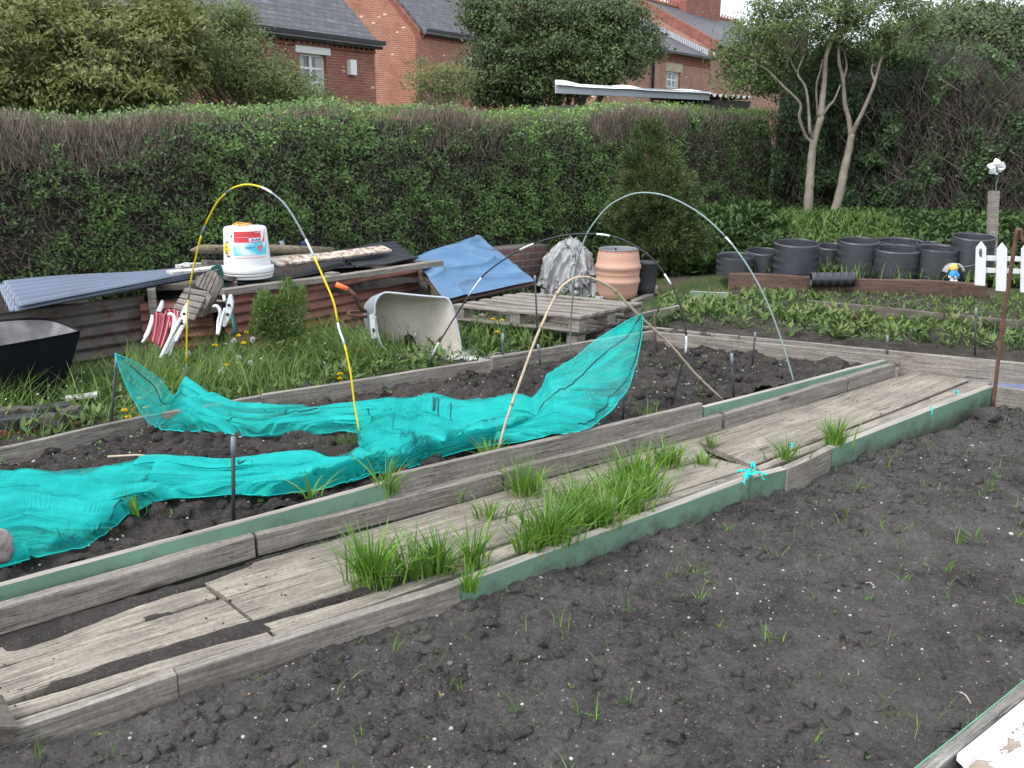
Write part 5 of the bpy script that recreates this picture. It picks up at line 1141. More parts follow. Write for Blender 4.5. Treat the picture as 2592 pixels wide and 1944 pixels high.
def T(par, pts, r=.011, Y=6.7, mat=None): return tube('frame_tube', [C1(x, y, Y+dy) for x, y, dy in pts], r, mat or WM_, par, 8, curve=5)
T(fc, [(385, 890, .02), (430, 890, .0), (462, 930, 0), (462, 1010, -.02), (420, 1200, -.06), (330, 1400, -.1)], .013)
T(fc, [(560, 940, 0), (420, 1200, -.08), (265, 1525, -.16)], .013); T(fc, [(620, 980, .05), (470, 1230, 0), (345, 1465, -.06)], .011)
T(fc, [(150, 900, .2), (100, 1080, .15), (30, 1230, .1)], .011, 6.8); T(fc, [(170, 930, .2), (90, 1160, .12), (0, 1300, .08)], .011, 6.8); T(fc, [(480, 1260, 0), (440, 1350, 0), (390, 1490, -.03)], .008)
RF = m_simple('red_fabric', (.34, .035, .06), .85, .15, 12); WF = m_simple('white_stripe', (.62, .58, .58), .85, .08, 12)
def fab(pl_t, pl_b, Yt, Yb, n, name):
    def fn(s, t): a = C1(*interp(pl_t, s), Yt); b_ = C1(*interp(pl_b, s), Yb); p = a.lerp(b_, t); p.y += .012*math.sin(s*18)+.02*math.sin(t*3.14); return p
    o = grid(name, fn, n*7, 14, [RF, WF], fc, origin=tuple(P(400, 925, .08)), matfn=lambda i, j: 1 if i % 7 == 3 else 0); o.modifiers.new('s', 'SOLIDIFY').thickness = .003; return o
fab([(165, 855), (250, 868), (330, 880), (430, 885)], [(115, 1285), (180, 1300), (230, 1340), (290, 1380)], 6.72, 6.6, 7, 'seat_fabric')
fab([(320, 870), (350, 820), (420, 815), (555, 850)], [(300, 1050), (360, 1060), (420, 1070), (490, 1080)], 6.95, 6.85, 6, 'back_fabric')
# second folding chair
f2 = thing('folding_chair', 'second folded white chair with curved arm beside the wooden chair', 'chair', tuple(P(560, 850, .08)))
A2 = arm(f2, [(1160, 1070), (1165, 1000), (1205, 800), (1250, 610), (1270, 598), (1298, 620), (1318, 720), (1312, 800), (1260, 960), (1200, 1075)], 7.1)
for (hx, hy) in ((1250, 758), (1232, 893)): c_ = C1(hx, hy, 7.088); tube('arm_bolt', [c_, c_+Vector((0, .012, 0))], .012, BLACKP, A2, 10)
T(f2, [(1035, 775, .1), (1080, 770, .05), (1120, 820, 0), (1125, 900, 0), (1100, 1000, 0), (1090, 1190, -.05)], .013, 7.1); T(f2, [(1200, 800, .03), (1150, 960, 0), (1100, 1190, -.05)], .011, 7.08); T(f2, [(1080, 695, .3), (1200, 705, .3)], .01, 7.2, WOOD); T(f2, [(1180, 620, .2), (1195, 700, .15)], .012, 7.2)
gr = thing('green_chair', 'dark green plastic chair folded upright behind the wooden chair', 'chair', tuple(P(560, 840, .08)))
GRN = m_simple('dark_green_plastic', (.015, .09, .075), .4, .15)
plate('back', [C1(x, y, 7.95) for x, y in [(985, 230), (1010, 200), (1090, 175), (1130, 180), (1150, 230), (1175, 380), (1180, 430), (1120, 330), (1095, 235), (1000, 260)]], .03, GRN, gr, bev=.004)
tube('leg', [C1(1140, 380, 7.95), C1(1185, 520, 7.8), C1(1240, 700, 7.7), C1(1320, 1000, 7.5), C1(1350, 1180, 7.45)], .022, GRN, gr, 6, curve=3)

# ============================================================ black tray, bricks, wheelbarrow
tr = thing('water_trough', 'big black plastic trough with worn dusty inside at the left edge', 'trough', tuple(P(60, 930, .08)))
tz = .58
rim = [(-120, 862), (-40, 818), (40, 807), (110, 806), (150, 814), (190, 830), (203, 836), (165, 846), (80, 862), (0, 876), (-80, 888)]
rimw = [P(x, y, tz) for x, y in rim]; cR = sum(rimw, Vector())/len(rimw)
vs = []; fs_ = []; n = 44
rc_ = catmull(rimw+[rimw[0]], 4)[:-1]; n = len(rc_)
for (k, z, fl) in ((.50, .1, 0), (.72, .3, 0), (.985, tz-.03, 0), (1.0, tz-.004, 0), (1.02, tz, 0), (1.01, tz+.004, 0), (.975, tz-.012, 0), (.80, tz-.16, 0), (.62, tz-.26, 0), (.05, tz-.27, 0)):
    for p in rc_: q = cR+(p-cR)*k; vs.append((q.x, q.y, z))
for i in range(9):
    for k in range(n): fs_.append((i*n+k, i*n+(k+1) % n, (i+1)*n+(k+1) % n, (i+1)*n+k))
mi = [1 if f[0]//n >= 6 else 0 for f in fs_]
mesh_from('tray', np.array(vs), np.array(fs_), [m_simple('trough_black', (.010, .011, .014), .8, .2, 5, spec=.08), m_simple('trough_dusty', (.16, .155, .16), .75, .45, 6, .003, dirt=(.16, .11, .08), dirtthr=.62)], tr, False, origin=tuple(P(60, 930, .08)), matidx=mi)
tube('hoop_handle', [P(20, 960, .1), P(30, 935, .16), P(60, 925, .2), P(100, 930, .2)], .012, BLACKP, tr, 8, curve=4)
BRK = m_simple('old_red_brick', (.3, .085, .055), .9, .35, 12, .004, bscale=60); BRK_B = m_simple('sooty_black_brick', (.045, .046, .055), .6, .35, 12, .004, bscale=60); BRK_G = m_simple('mossy_dark_brick', (.09, .08, .07), .85, .4, 12, .004, bscale=60)
def brick(px0, py0, px1, py1, z, hgt, dep, mat, l, tilt=0):
    a, b_ = P(px0, py0, z), P(px1, py1, z+tilt); d = (b_-a); back = Vector((-d.y, d.x, 0)).normalized()
    return tag(slab('brick', [a, b_, b_+back*dep, a+back*dep], hgt, mat, n=8, jit=.003, bev=.006, seed=int(px0)), l, 'brick', 'loose bricks at the left edge')
brick(-60, 1064, 93, 1056, .2, .075, .1, BRK_B, 'smooth black brick at the front left of the pile', 0)
brick(97, 1056, 155, 1053, .205, .08, .1, BRK_G, 'dark mossy half brick right of the smooth black one', .01)
brick(-60, 1043, 82, 1035, .22, .07, .095, BRK_G, 'black brick in the back row at the left of the pile')
brick(84, 1033, 182, 1024, .22, .07, .095, BRK_B, 'black brick in the back row at the right of the pile')
brick(143, 1043, 195, 1033, .2, .07, .1, BRK_G, 'tilted dark brick end nearest to the dandelions', .02)
brick(-50, 1094, 101, 1078, .13, .07, .1, BRK, 'broken red brick under the smooth black one behind the dandelion')
brick(103, 1083, 198, 1068, .13, .07, .1, BRK, 'red brick at the bottom right of the pile')
tag(slab('lath', [P(166, 1008, .2), P(246, 998, .2), P(246, 991, .2), P(166, 1001, .2)], .02, PWH, n=6), 'thin white lath in the grass behind the black bricks', 'lath')

# wheelbarrow tipped forward, zoom4 coordinates
def C4(x, y, Y): return D(830+x*.1688, 680+y*.1688, Y)
YW = 7.55
wb_o = tuple(P(1100, 925, .08)); wbt = thing('wheelbarrow', 'tipped grey wheelbarrow with cement crusted tray and orange hand grips', 'wheelbarrow', wb_o)
rimp = [(712, 700), (705, 560), (735, 460), (800, 385), (880, 358), (1000, 366), (1150, 380), (1400, 405), (1640, 425), (1780, 442), (1850, 530), (1885, 640), (1925, 800), (1965, 980), (1990, 1130), (1995, 1230), (1965, 1320), (1850, 1345), (1700, 1350), (1400, 1345), (1200, 1330), (1040, 1300), (920, 1255), (840, 1190), (790, 1110), (755, 1000), (735, 900), (720, 800)]
def Yr(x, y): return YW+.00006*(1350-y)-.00002*(x-1300)
rw = [C4(x, y, Yr(x, y)) for x, y in rimp]; cx_ = sum(rw, Vector())/len(rw); rcl = catmull(rw+[rw[0]], 3)[:-1]; n = len(rcl)
bc = C4(930, 830, YW+.36); vs = []; fs_ = []
prof = [(0.0, 1.012, -.006), (0, 1.0, 0.01), (.06, .975, 0), (.3, .93, 0), (.6, .86, 0), (.85, .76, 0), (.97, .66, 0), (1., .5, 0), (1., .02, 0)]
def ring(dep, sc, off): 
    c = cx_.lerp(bc, dep); return [c+(p-cx_)*sc*(1-.0*dep) for p in rcl]
for (d_, sc, off) in prof:
    for p in ring(d_, sc, off): vs.append(tuple(p+Vector((0, off, 0))))
m1 = len(prof)
for (d_, sc) in ((0.02, 1.012), (.3, .96), (.6, .885), (.87, .78), (1.0, .69), (1.03, .5), (1.03, .02)):
    for p in ring(d_, sc, 0): vs.append(tuple(p+Vector((0, .006, 0))))
def rg(i0, i1):
    for i in range(i0, i1):
        for k in range(n): fs_.append((i*n+k, i*n+(k+1) % n, (i+1)*n+(k+1) % n, (i+1)*n+k))
rg(0, m1-1); ni = len(fs_); rg(m1, m1+6); 
for k in range(n): fs_.append((k, (k+1) % n, m1*n+(k+1) % n, m1*n+k))
mi = [0]*ni+[1]*(len(fs_)-ni)
for i in range(n*1): mi[i] = 1
CEM = m_simple('cement_crust', (.52, .48, .42), .9, .16, 4, .004, dirt=(.2, .18, .16), dirtthr=.6, bscale=30); GALV = m_simple('grey_steel', (.3, .33, .36), .5, .15, 4, dirt=(.2, .17, .14), dirtthr=.62)
mesh_from('tray', np.array(vs), np.array(fs_), [CEM, GALV], wbt, True, origin=wb_o, matidx=mi)
tube('rolled_rim', [p+Vector((0, -.004, 0)) for p in rcl]+[rcl[0]], .009, m_simple('rim_steel', (.42, .46, .5), .4, .1), wbt, 8)
plate('sticker', [C4(x, y, YW+.02) for x, y in [(618, 692), (690, 670), (735, 1030), (655, 1060)]], .002, m_simple('sticker', (.62, .63, .63), .5, .1, 30), wbt)
plate('sticker_print', [C4(x, y, YW+.016) for x, y in [(660, 910), (685, 890), (710, 915), (700, 955), (675, 960)]], .002, INK, wbt)
RT = m_simple('rusty_tube', (.13, .065, .045), .7, .4, 10)
h_ = tube('handle', [C4(560, 640, YW+.2), C4(500, 600, YW+.12), C4(440, 500, YW+.05), C4(400, 400, YW), C4(330, 330, YW), C4(290, 305, YW)], .017, RT, wbt, 10, curve=5)
ORG = m_simple('orange_grip', (.78, .17, .05), .45, .08); tube('grip', [C4(305, 312, YW), C4(200, 270, YW), C4(120, 238, YW)], [.022, .023, .025], ORG, h_, 12)
tube('stand', [C4(570, 640, YW+.25), C4(420, 640, YW+.2), C4(310, 655, YW+.15), C4(340, 695, YW+.12), C4(450, 715, YW+.15), C4(580, 720, YW+.2)], .013, RT, wbt, 8, curve=5)
h2_ = tube('handle', [C4(720, 1180, YW+.2), C4(600, 1215, YW+.1), C4(510, 1230, YW)], .017, RT, wbt, 8); tube('grip', [C4(520, 1228, YW), C4(400, 1238, YW-.05)], .024, ORG, h2_, 12)
tube('frame', [C4(900, 1260, YW+.15), C4(1100, 1390, YW+.05), C4(1250, 1385, YW+.05), C4(1700, 1360, YW+.25)], .017, GALV, wbt, 8, curve=4)
wc = C4(1150, 1400, YW+.42)
B = Bag(); 
w_ = lathe('wheel', wc+Vector((.05, 0, .1)), [(.05, -.04), (.15, -.045), (.18, -.03), (.19, 0), (.18, .03), (.15, .045), (.05, .04)], BLACKP, wbt, 28, axis=(1, .3, .1))
plate('white_board', [P(1130, 906, .1), P(1180, 882, .12), P(1276, 893, .12), P(1290, 900, .1), P(1240, 915, .09)], .012, WHITEP, away=Vector((0, 0, -1)))
tag(bpy.data.objects['white_board'], 'flat white board on the ground at the mouth of the wheelbarrow', 'board')

# ============================================================ pallets
def pallet(label, c, u_, v_, L, W, z, seed, group='stacked pallets by the barrel'):
    c = Vector((c[0], c[1], 0)); p_ = thing('pallet', label, 'pallet', (c.x, c.y, z-.14), group); up = Vector((0, 0, 1))
    def q(a, b, zz): return c+u_*a+v_*b+up*zz
    n = 6; w_ = .1
    for i in range(n):
        b = (W-w_)*i/(n-1); slab('top_slat', [q(-.01, b, z), q(L+.01, b, z), q(L+.01, b+w_, z), q(-.01, b+w_, z)], .02, WOOD, p_, n=10, jit=.004, seed=seed+i)
    for a in (0, (L-.1)/2, L-.1): slab('stringer', [q(a, 0.003, z-.022), q(a+.1, 0.003, z-.022), q(a+.1, W-.003, z-.022), q(a, W-.003, z-.022)], .022, WOOD_D if a else WOOD, p_, n=3, seed=seed)
    for a in (0.002, (L-.1)/2, L-.102):
        for b in (.004, (W-.12)/2, W-.124): slab('block', [q(a, b, z-.045), q(a+.1, b, z-.045), q(a+.1, b+.12, z-.045), q(a, b+.12, z-.045)], .075, WOOD, p_, n=2, seed=seed)
    for b in (0, (W-.12)/2, W-.12): slab('bottom_slat', [q(0, b, z-.121), q(L, b, z-.121), q(L, b+.11, z-.121), q(0, b+.11, z-.121)], .018, WOOD, p_, n=8, seed=seed)
    return p_
pf, pl_, prr = P(1466, 802, .40), P(1149, 772, .40), P(1625, 765, .40)
u_ = (pf-pl_); LL = u_.length; u_.normalize(); v_ = (prr-pf); WW = v_.length; v_.normalize()
pallet('upper pallet of a stack of two, grey slats in front of the barrel', pl_, u_, v_, LL, WW, .40, 3)
pallet('lower pallet of a stack of two, mostly in shade under the upper one', pl_-u_*.05+v_*.05, u_, v_, LL, WW, .255, 9)
for (a, b, l) in ((LL*.75, .25, 'dark block carrying the front corner of the pallets'), (.1, .2, 'dark block carrying the left end of the pallets'), (LL*.8, WW-.3, 'dark block carrying the right corner of the pallets'), (.15, WW-.3, 'dark block carrying the back of the pallets')):
    c_ = pl_+u_*a+v_*b; tag(slab('block', [Vector((c_.x, c_.y, .115)), Vector((c_.x, c_.y, .115))+u_*.2, Vector((c_.x, c_.y, .115))+u_*.2+v_*.2, Vector((c_.x, c_.y, .115))+v_*.2], .12, WOOD_D, n=3), l, 'block', 'blocks under the pallets')

# blue tarpaulin board
TARP = m_simple('blue_tarpaulin', (.075, .165, .29), .42, .18, 3, .002, dirt=(.13, .2, .3), dirtthr=.55, spec=.45)
ta = [D(1046, 655, 9.75), D(1211, 597, 10.75), D(1354, 711, 9.7), D(1125, 759, 8.75)]
tn_ = (ta[1]-ta[0]).cross(ta[3]-ta[0]).normalized(); tn_ = tn_ if tn_.z > 0 else -tn_
def fn(s, t):
    p = ta[3].lerp(ta[2], s).lerp(ta[0].lerp(ta[1], s), t); X_ = np.array([s*1.5+t*.5]); Y_ = np.array([t*3.2+.9*s])
    r = 1-abs(float(vnoise(X_*1.6+t*.8, Y_*.9, s=91)[0])-.5)*2; r2 = 1-abs(float(vnoise(X_*1.1+4, Y_*1.6, s=93)[0])-.5)*2
    e = min(1, 7*min(s, 1-s, t, 1-t))
    return p+tn_*((.075*r**8+.05*r2**9)*(.25+.75*e)-.02*e)
o = grid('tarpaulin', fn, 110, 110, TARP, origin=tuple(ta[3])); o.modifiers.new('s', 'SOLIDIFY').thickness = .002
tag(o, 'creased blue tarpaulin spread over a sloping sheet beside the pallet', 'tarpaulin')
o = slab('sheet_of_plywood', [ta[3]-tn_*.035, ta[2]-tn_*.035, ta[1]-tn_*.035, ta[0]-tn_*.035], .018, WOOD_R, n=10); tag(o, 'sloping plywood sheet under the blue tarpaulin', 'board')
def fn(s, t):
    p = D(1075+30*t, 692+58*t, 9.2-.3*t).lerp(D(1100+30*t, 672+70*t, 9.35), s); return p
tb = Bag(); pz = P(1240, 700, .3)
o = plate('white_board', [D(1246, 627, 11.2), D(1290, 622, 11.3), D(1330, 621, 11.3), D(1373, 629, 11.1), D(1371, 635, 10.9), D(1283, 647, 10.6)], .02, WHITEP, away=Vector((0, 0, -1))); tag(o, 'curved white board resting on the brick pier behind the tarpaulin', 'board')
bp = P(1335, 730, .1); bz = .62; a_ = Vector((UX, UY, 0)); q_ = Vector((-UY, UX, 0)); c0 = D(1300, 700, 10.6); c0 = Vector((c0.x, c0.y, 0))
B = Bag(); B.box(c0+Vector((0, .1, .34)), tuple(a_*.42), tuple(q_*.14), (0, 0, .34)); tag(B.build('brick_pier', m_brick('pier_brick', (.09, .045, .036), (.05, .032, .03), (.11, .1, .09), (.1, .07, .06)), origin=tuple(c0)), 'low dark brick wall behind the blue tarpaulin', 'wall')
o = slab('plank', [D(1372, 640, 10.9), D(1385, 640, 11.), D(1385, 720, 10.9), D(1372, 720, 10.8)], .03, WOOD_D, n=3) if False else None
# grey crumpled tarpaulin heap
hc_ = P(1438, 748, .1); hy = hc_.y+.12; sc_ = hy/F
out_ = [(1372, 655), (1385, 618), (1430, 606), (1440, 594), (1455, 589), (1475, 604), (1500, 640), (1508, 680), (1502, 715), (1480, 745), (1440, 752), (1395, 738), (1370, 712), (1380, 680)]
SILV = [hc_, hy]
# barrel
bb = P(1562, 754, .09); bs_ = bb.y/F; bar = thing('barrel', 'open terracotta coloured plastic barrel with moulded hoops on a low step', 'barrel', tuple(bb))
BH = D(1562, 631, bb.y).z-bb.z; pr = [(.001, 0), (43, 0), (47, 6), (51, 20), (54.5, 42), (57, 46), (57, 51), (54.5, 55), (54.3, 60), (54.3, 66), (55, 67), (54.6, 69), (54.6, 78), (58, 82), (58.5, 87), (57, 92), (54.5, 95), (53.5, 108), (51.5, 120), (50, 126)]
hs2 = BH/131/bs_
TER = m_simple('terracotta_plastic', (.56, .33, .245), .5, .08, 2, .001, dirt=(.42, .2, .13), dirtthr=.6); TGR = m_simple('scuffed_terracotta', (.42, .2, .13), .6, .25, 14, dirt=(.16, .13, .13), dirtthr=.52)
lathe('body', bb, [(r*bs_ if r > 1 else r, z*bs_*hs2) for r, z in pr], TER, bar, 56)
lathe('collar', bb, [(49.9*bs_, 117*bs_*hs2), (50.8*bs_, 118*bs_*hs2), (49.6*bs_, 130*bs_*hs2), (48.6*bs_, 131*bs_*hs2)], TGR, bar, 56)
rimb = lathe('rim', bb, [(48.7*bs_, 130*bs_*hs2), (50*bs_, 131*bs_*hs2), (50*bs_, 134*bs_*hs2), (47*bs_, 134*bs_*hs2), (45.5*bs_, 131*bs_*hs2), (46*bs_, 60*bs_*hs2), (.001, 58*bs_*hs2)], m_simple('grey_inner', (.2, .2, .21), .5, .2, 5), bar, 56)
tube('rivet', [bb+Vector((-.01, 46*bs_, 126*bs_*hs2)), bb+Vector((-.01, 44.5*bs_, 126*bs_*hs2))], .012, BLACKP, rimb, 8)
bn = P(1632, 744, .1); o = lathe('dustbin', bn, [(.001, 0), (.11, 0), (.125, .1), (.14, .36), (.152, .365), (.152, .39), (.001, .39)], m_simple('dark_grey_plastic', (.055, .06, .068), .6, .2), None, 36); tag(o, 'dark grey bin half hidden behind the orange barrel', 'bin')
tag(slab('plank', [P(1592, 742, .13), P(1665, 735, .13), P(1665, 722, .13), P(1592, 728, .13)], .04, WOOD, n=6), 'grey plank on the ground right of the orange barrel', 'plank')
tag(slab('plank', [P(1600, 765, .12), P(1655, 745, .12), P(1650, 738, .12), P(1596, 758, .12)], .05, WOOD, n=6), 'short grey edging plank under the foot of the barrel', 'plank')
# ============================================================ hoops, stakes, netting
def hoop(name, label, pts, segs, rad, fa, fb, curve=4, cat='hoop', joint_name='joint'):
    """pts: pixel polyline; fa, fb: feet (px, py, z) fixing the vertical plane; segs: list of (i0, i1, mat, name)"""
    A, B_ = P(*fa), P(*fb); d = (B_-A); d.z = 0; n = Vector((-d.y, d.x, 0)).normalized()
    q = catmull([V(x, y, A, n) for x, y in pts], curve); L = len(q)-1; t = thing(name, label, cat, tuple(A), 'hoops over the netted bed'); o_ = tuple(A)
    for k, (s0, s1, mat, nm) in enumerate(segs):
        i0, i1 = int(s0*L), max(int(s1*L), int(s0*L)+1); r = rad*.82*(1.18 if nm == joint_name else 1)
        tube(nm, q[i0:i1+1], r, mat, t, 8, origin=o_)
    return t, A, n
YEL = m_simple('yellow_rod', (.75, .55, .015), .4, .08); GRYR = m_simple('grey_rod', (.2, .23, .27), .4, .1); WHR = m_simple('white_sleeve', (.7, .72, .74), .4, .05)
BLR = m_simple('black_rod', (.03, .033, .04), .4, .1); GNR = m_simple('pale_green_rod', (.25, .34, .32), .35, .1)
yp = [(470, 964), (472, 921), (474, 798), (481, 725), (492, 668), (510, 595), (528, 552), (550, 512), (579, 483), (600, 472), (629, 467), (662, 474), (689, 489), (720, 516), (749, 559), (774, 606), (788, 635), (818, 701), (845, 766), (858, 831), (872, 872), (888, 948), (897, 1021), (911, 1100)]
n_ = len(yp)-1; F_ = lambda i: i/n_
hoop('hoop', 'tall yellow sectional hoop over the near part of the netted bed', yp, [(0, F_(1.05), GRYR, 'joint'), (F_(1.05), F_(2.7), YEL, 'rod'), (F_(2.7), F_(3.1), GRYR, 'joint'), (F_(3.1), F_(5.05), YEL, 'rod'), (F_(5.05), F_(5.65), GRYR, 'joint'), (F_(5.65), F_(7.9), YEL, 'rod'), (F_(7.9), F_(8.35), GRYR, 'joint'), (F_(8.35), F_(11.1), YEL, 'rod'), (F_(11.1), F_(12.1), WHR, 'joint'),
      (F_(12.1), F_(15.2), GRYR, 'rod'), (F_(15.2), F_(16.3), WHR, 'joint'), (F_(16.3), F_(18.95), YEL, 'rod'), (F_(18.95), F_(20.0), WHR, 'joint'), (F_(20.), 1, YEL, 'rod')], .0072, (472, 968, .17), (911, 1100, .2))
bp_ = [(1070, 956), (1101, 885), (1117, 858), (1160, 789), (1211, 713), (1236, 686), (1283, 652), (1327, 627), (1377, 608), (1435, 595), (1486, 592), (1533, 595), (1576, 607), (1620, 630), (1659, 663), (1688, 703), (1708, 738), (1728, 793), (1737, 850), (1735, 893), (1724, 934), (1700, 1027)]
n_ = len(bp_)-1
hoop('hoop', 'black sectional hoop with white joints behind the bamboo one', bp_, [(0, F_(.9), BLR, 'rod'), (F_(.9), F_(1.9), WHR, 'joint'), (F_(1.9), F_(3.7), BLR, 'rod'), (F_(3.7), F_(4.4), WHR, 'joint'), (F_(4.4), F_(6.9), BLR, 'rod'), (F_(6.9), F_(7.6), WHR, 'joint'), (F_(7.6), F_(10.7), BLR, 'rod'), (F_(10.7), F_(11.4), WHR, 'joint'), (F_(11.4), F_(14.9), BLR, 'rod'), (F_(14.9), F_(15.7), WHR, 'joint'), (F_(15.7), F_(18.1), BLR, 'rod'), (F_(18.1), F_(19.2), WHR, 'joint'), (F_(19.2), 1, BLR, 'rod')], .0068, (1070, 956, .18), (1700, 1027, .18))
gp = [(1443, 912), (1444, 825), (1450, 753), (1457, 681), (1479, 608), (1500, 569), (1537, 525), (1573, 502), (1606, 490), (1641, 488), (1686, 496), (1739, 520), (1787, 552), (1837, 600), (1871, 642), (1898, 682), (1930, 740), (1958, 805), (1982, 873), (1998, 926), (2010, 968)]
n_ = len(gp)-1
hoop('hoop', 'tallest pale green plastic hoop at the far end of the netted bed', gp, [(0, F_(3.5), m_simple('dull_green_rod', (.13, .17, .15), .5), 'rod'), (F_(3.5), F_(13), GNR, 'rod'), (F_(13), F_(13.6), WHR, 'joint'), (F_(13.6), 1, GNR, 'rod')], .0072, (1443, 912, .18), (2010, 968, .19))
cp = [(1261, 1140), (1284, 1057), (1324, 944), (1356, 858), (1388, 786), (1406, 750), (1424, 724), (1450, 706), (1479, 701), (1508, 708), (1551, 731), (1587, 768), (1631, 811), (1700, 876), (1760, 946), (1830, 1013)]
CANE = m_simple('bamboo', (.5, .4, .29), .55, .2, 30); n_ = len(cp)-1
th_, hAo, hNo = hoop('hoop', 'bent bamboo cane hoop holding up the right corner of the netting', cp, [(0, 1, CANE, 'cane')], .0088, (1261, 1140, .24), (1830, 1013, .24))
for i in (1.3, 3.4, 5.2, 8.5, 10.2, 12.6, 14.2):
    a, b_ = cp[int(i)], cp[int(i)+1]; f_ = i-int(i); p = V(a[0]+(b_[0]-a[0])*f_, a[1]+(b_[1]-a[1])*f_, hAo, hNo); q = V(b_[0], b_[1], hAo, hNo); d = (q-p).normalized()*.006
    tube('cane_knot', [p-d, p+d], .0112, m_simple('bamboo_knot', (.26, .2, .14), .6, .1), th_, 8, origin=tuple(hAo))
def stake(label, top, foot, zf=.15, r=.0085, cap=.17, mat=BLR, capm=GRYR, grp='black stakes around the netted bed', bury=.1):
    a = P(foot[0], foot[1], zf); b_ = D(top[0], top[1], a.y); d = b_-a; t = thing('stake', label, 'stake', tuple(a), grp)
    tube('rod', [a-d.normalized()*bury, a+d*(1-cap)], r, mat, t, 8, origin=tuple(a))
    if cap: tube('cap', [a+d*(1-cap), b_], r*1.15, capm, t, 8, origin=tuple(a))
    return a, b_
S1a, S1b = stake('slanting black stake holding the left corner of the netting', (296, 897), (278, 1114), .15, cap=.18)
stake('upright black stake with grey top standing in front of the near netting', (590, 1106), (591, 1316), .2, .0095, cap=.22)
stake('black stake with grey top in front of the back board by the wheelbarrow', (1273, 844), (1274, 927), .18, cap=.35)
stake('long thin black stake in front of the blue tarpaulin corner', (1354, 697), (1363, 905), .2, .007, cap=.08)
stake('short black stake with grey top beside the foot of the long thin one', (1362, 872), (1367, 920), .2, cap=.4)
stake('black stake under the raised right wing of the netting', (1582, 985), (1576, 1066), .2, cap=.1)
stake('grey and black stake in the soil near the foot of the bamboo hoop', (1852, 894), (1857, 1004), .18, cap=.3)
stake('thin dark stake leaning on the end board', (1912, 841), (1905, 912), .2, .007, cap=.25)
stake('black stake with grey top at the far corner of the bed by the kerb end', (2247, 849), (2243, 910), .2, cap=.35)
stake('black stake with grey top in the far right weedy bed', (2471, 779), (2467, 904), .14, cap=.2)
stake('rusty thin stake at the back corner of the bed by the pallet', (1656, 793), (1661, 880), .2, .006, cap=0, mat=RT)

# ---- netting
NETC = (.008, .50, .47)
m, t, b = new_mat('teal_net'); NET = m
v_ = coords(t, rand=False); n1 = noise(t, 9, 4, .6, v_)
c = ramp(t, n1, [(.3, (.010, .50, .47)), (.7, (.026, .68, .63))]); t.links.new(c, b.inputs['Base Color']); b.inputs['Roughness'].default_value = .6; b.inputs['Specular IOR Level'].default_value = .2
tl = t.nodes.new('ShaderNodeBsdfTranslucent'); t.links.new(c, tl.inputs[0]); ms = t.nodes.new('ShaderNodeMixShader'); ms.inputs[0].default_value = .35
t.links.new(b.outputs[0], ms.inputs[1]); t.links.new(tl.outputs[0], ms.inputs[2])
tp = t.nodes.new('ShaderNodeBsdfTransparent'); m2 = t.nodes.new('ShaderNodeMixShader')
at = t.nodes.new('ShaderNodeAttribute'); at.attribute_name = 'dens'
fac = mth(t, 'ADD', mth(t, 'MULTIPLY', noise(t, 420, 2, .5, v_), .2), mth(t, 'ADD', .05, mth(t, 'MULTIPLY', at.outputs['Fac'], .58)))
t.links.new(fac, m2.inputs[0]); t.links.new(tp.outputs[0], m2.inputs[1]); t.links.new(ms.outputs[0], m2.inputs[2]); t.links.new(m2.outputs[0], t.nodes['Material Output'].inputs[0])
NETS = m_simple('teal_hem', (.012, .58, .54), .7, .1); CORD = m_simple('black_cord', (.012, .03, .035), .7, .1)
net = thing('netting', 'bright teal mesh netting slumped in folds over the dug bed', 'netting', tuple(P(900, 1120, .2)))
NO = tuple(net.location)
def npt(e):
    px, py, m_, val = e
    return P(px, py, val) if m_ == 'z' else D(px, py, val)
def zz(px, py, z=.22): return (px, py, 'z', z)
def yy(px, py, Y): return (px, py, 'y', Y)
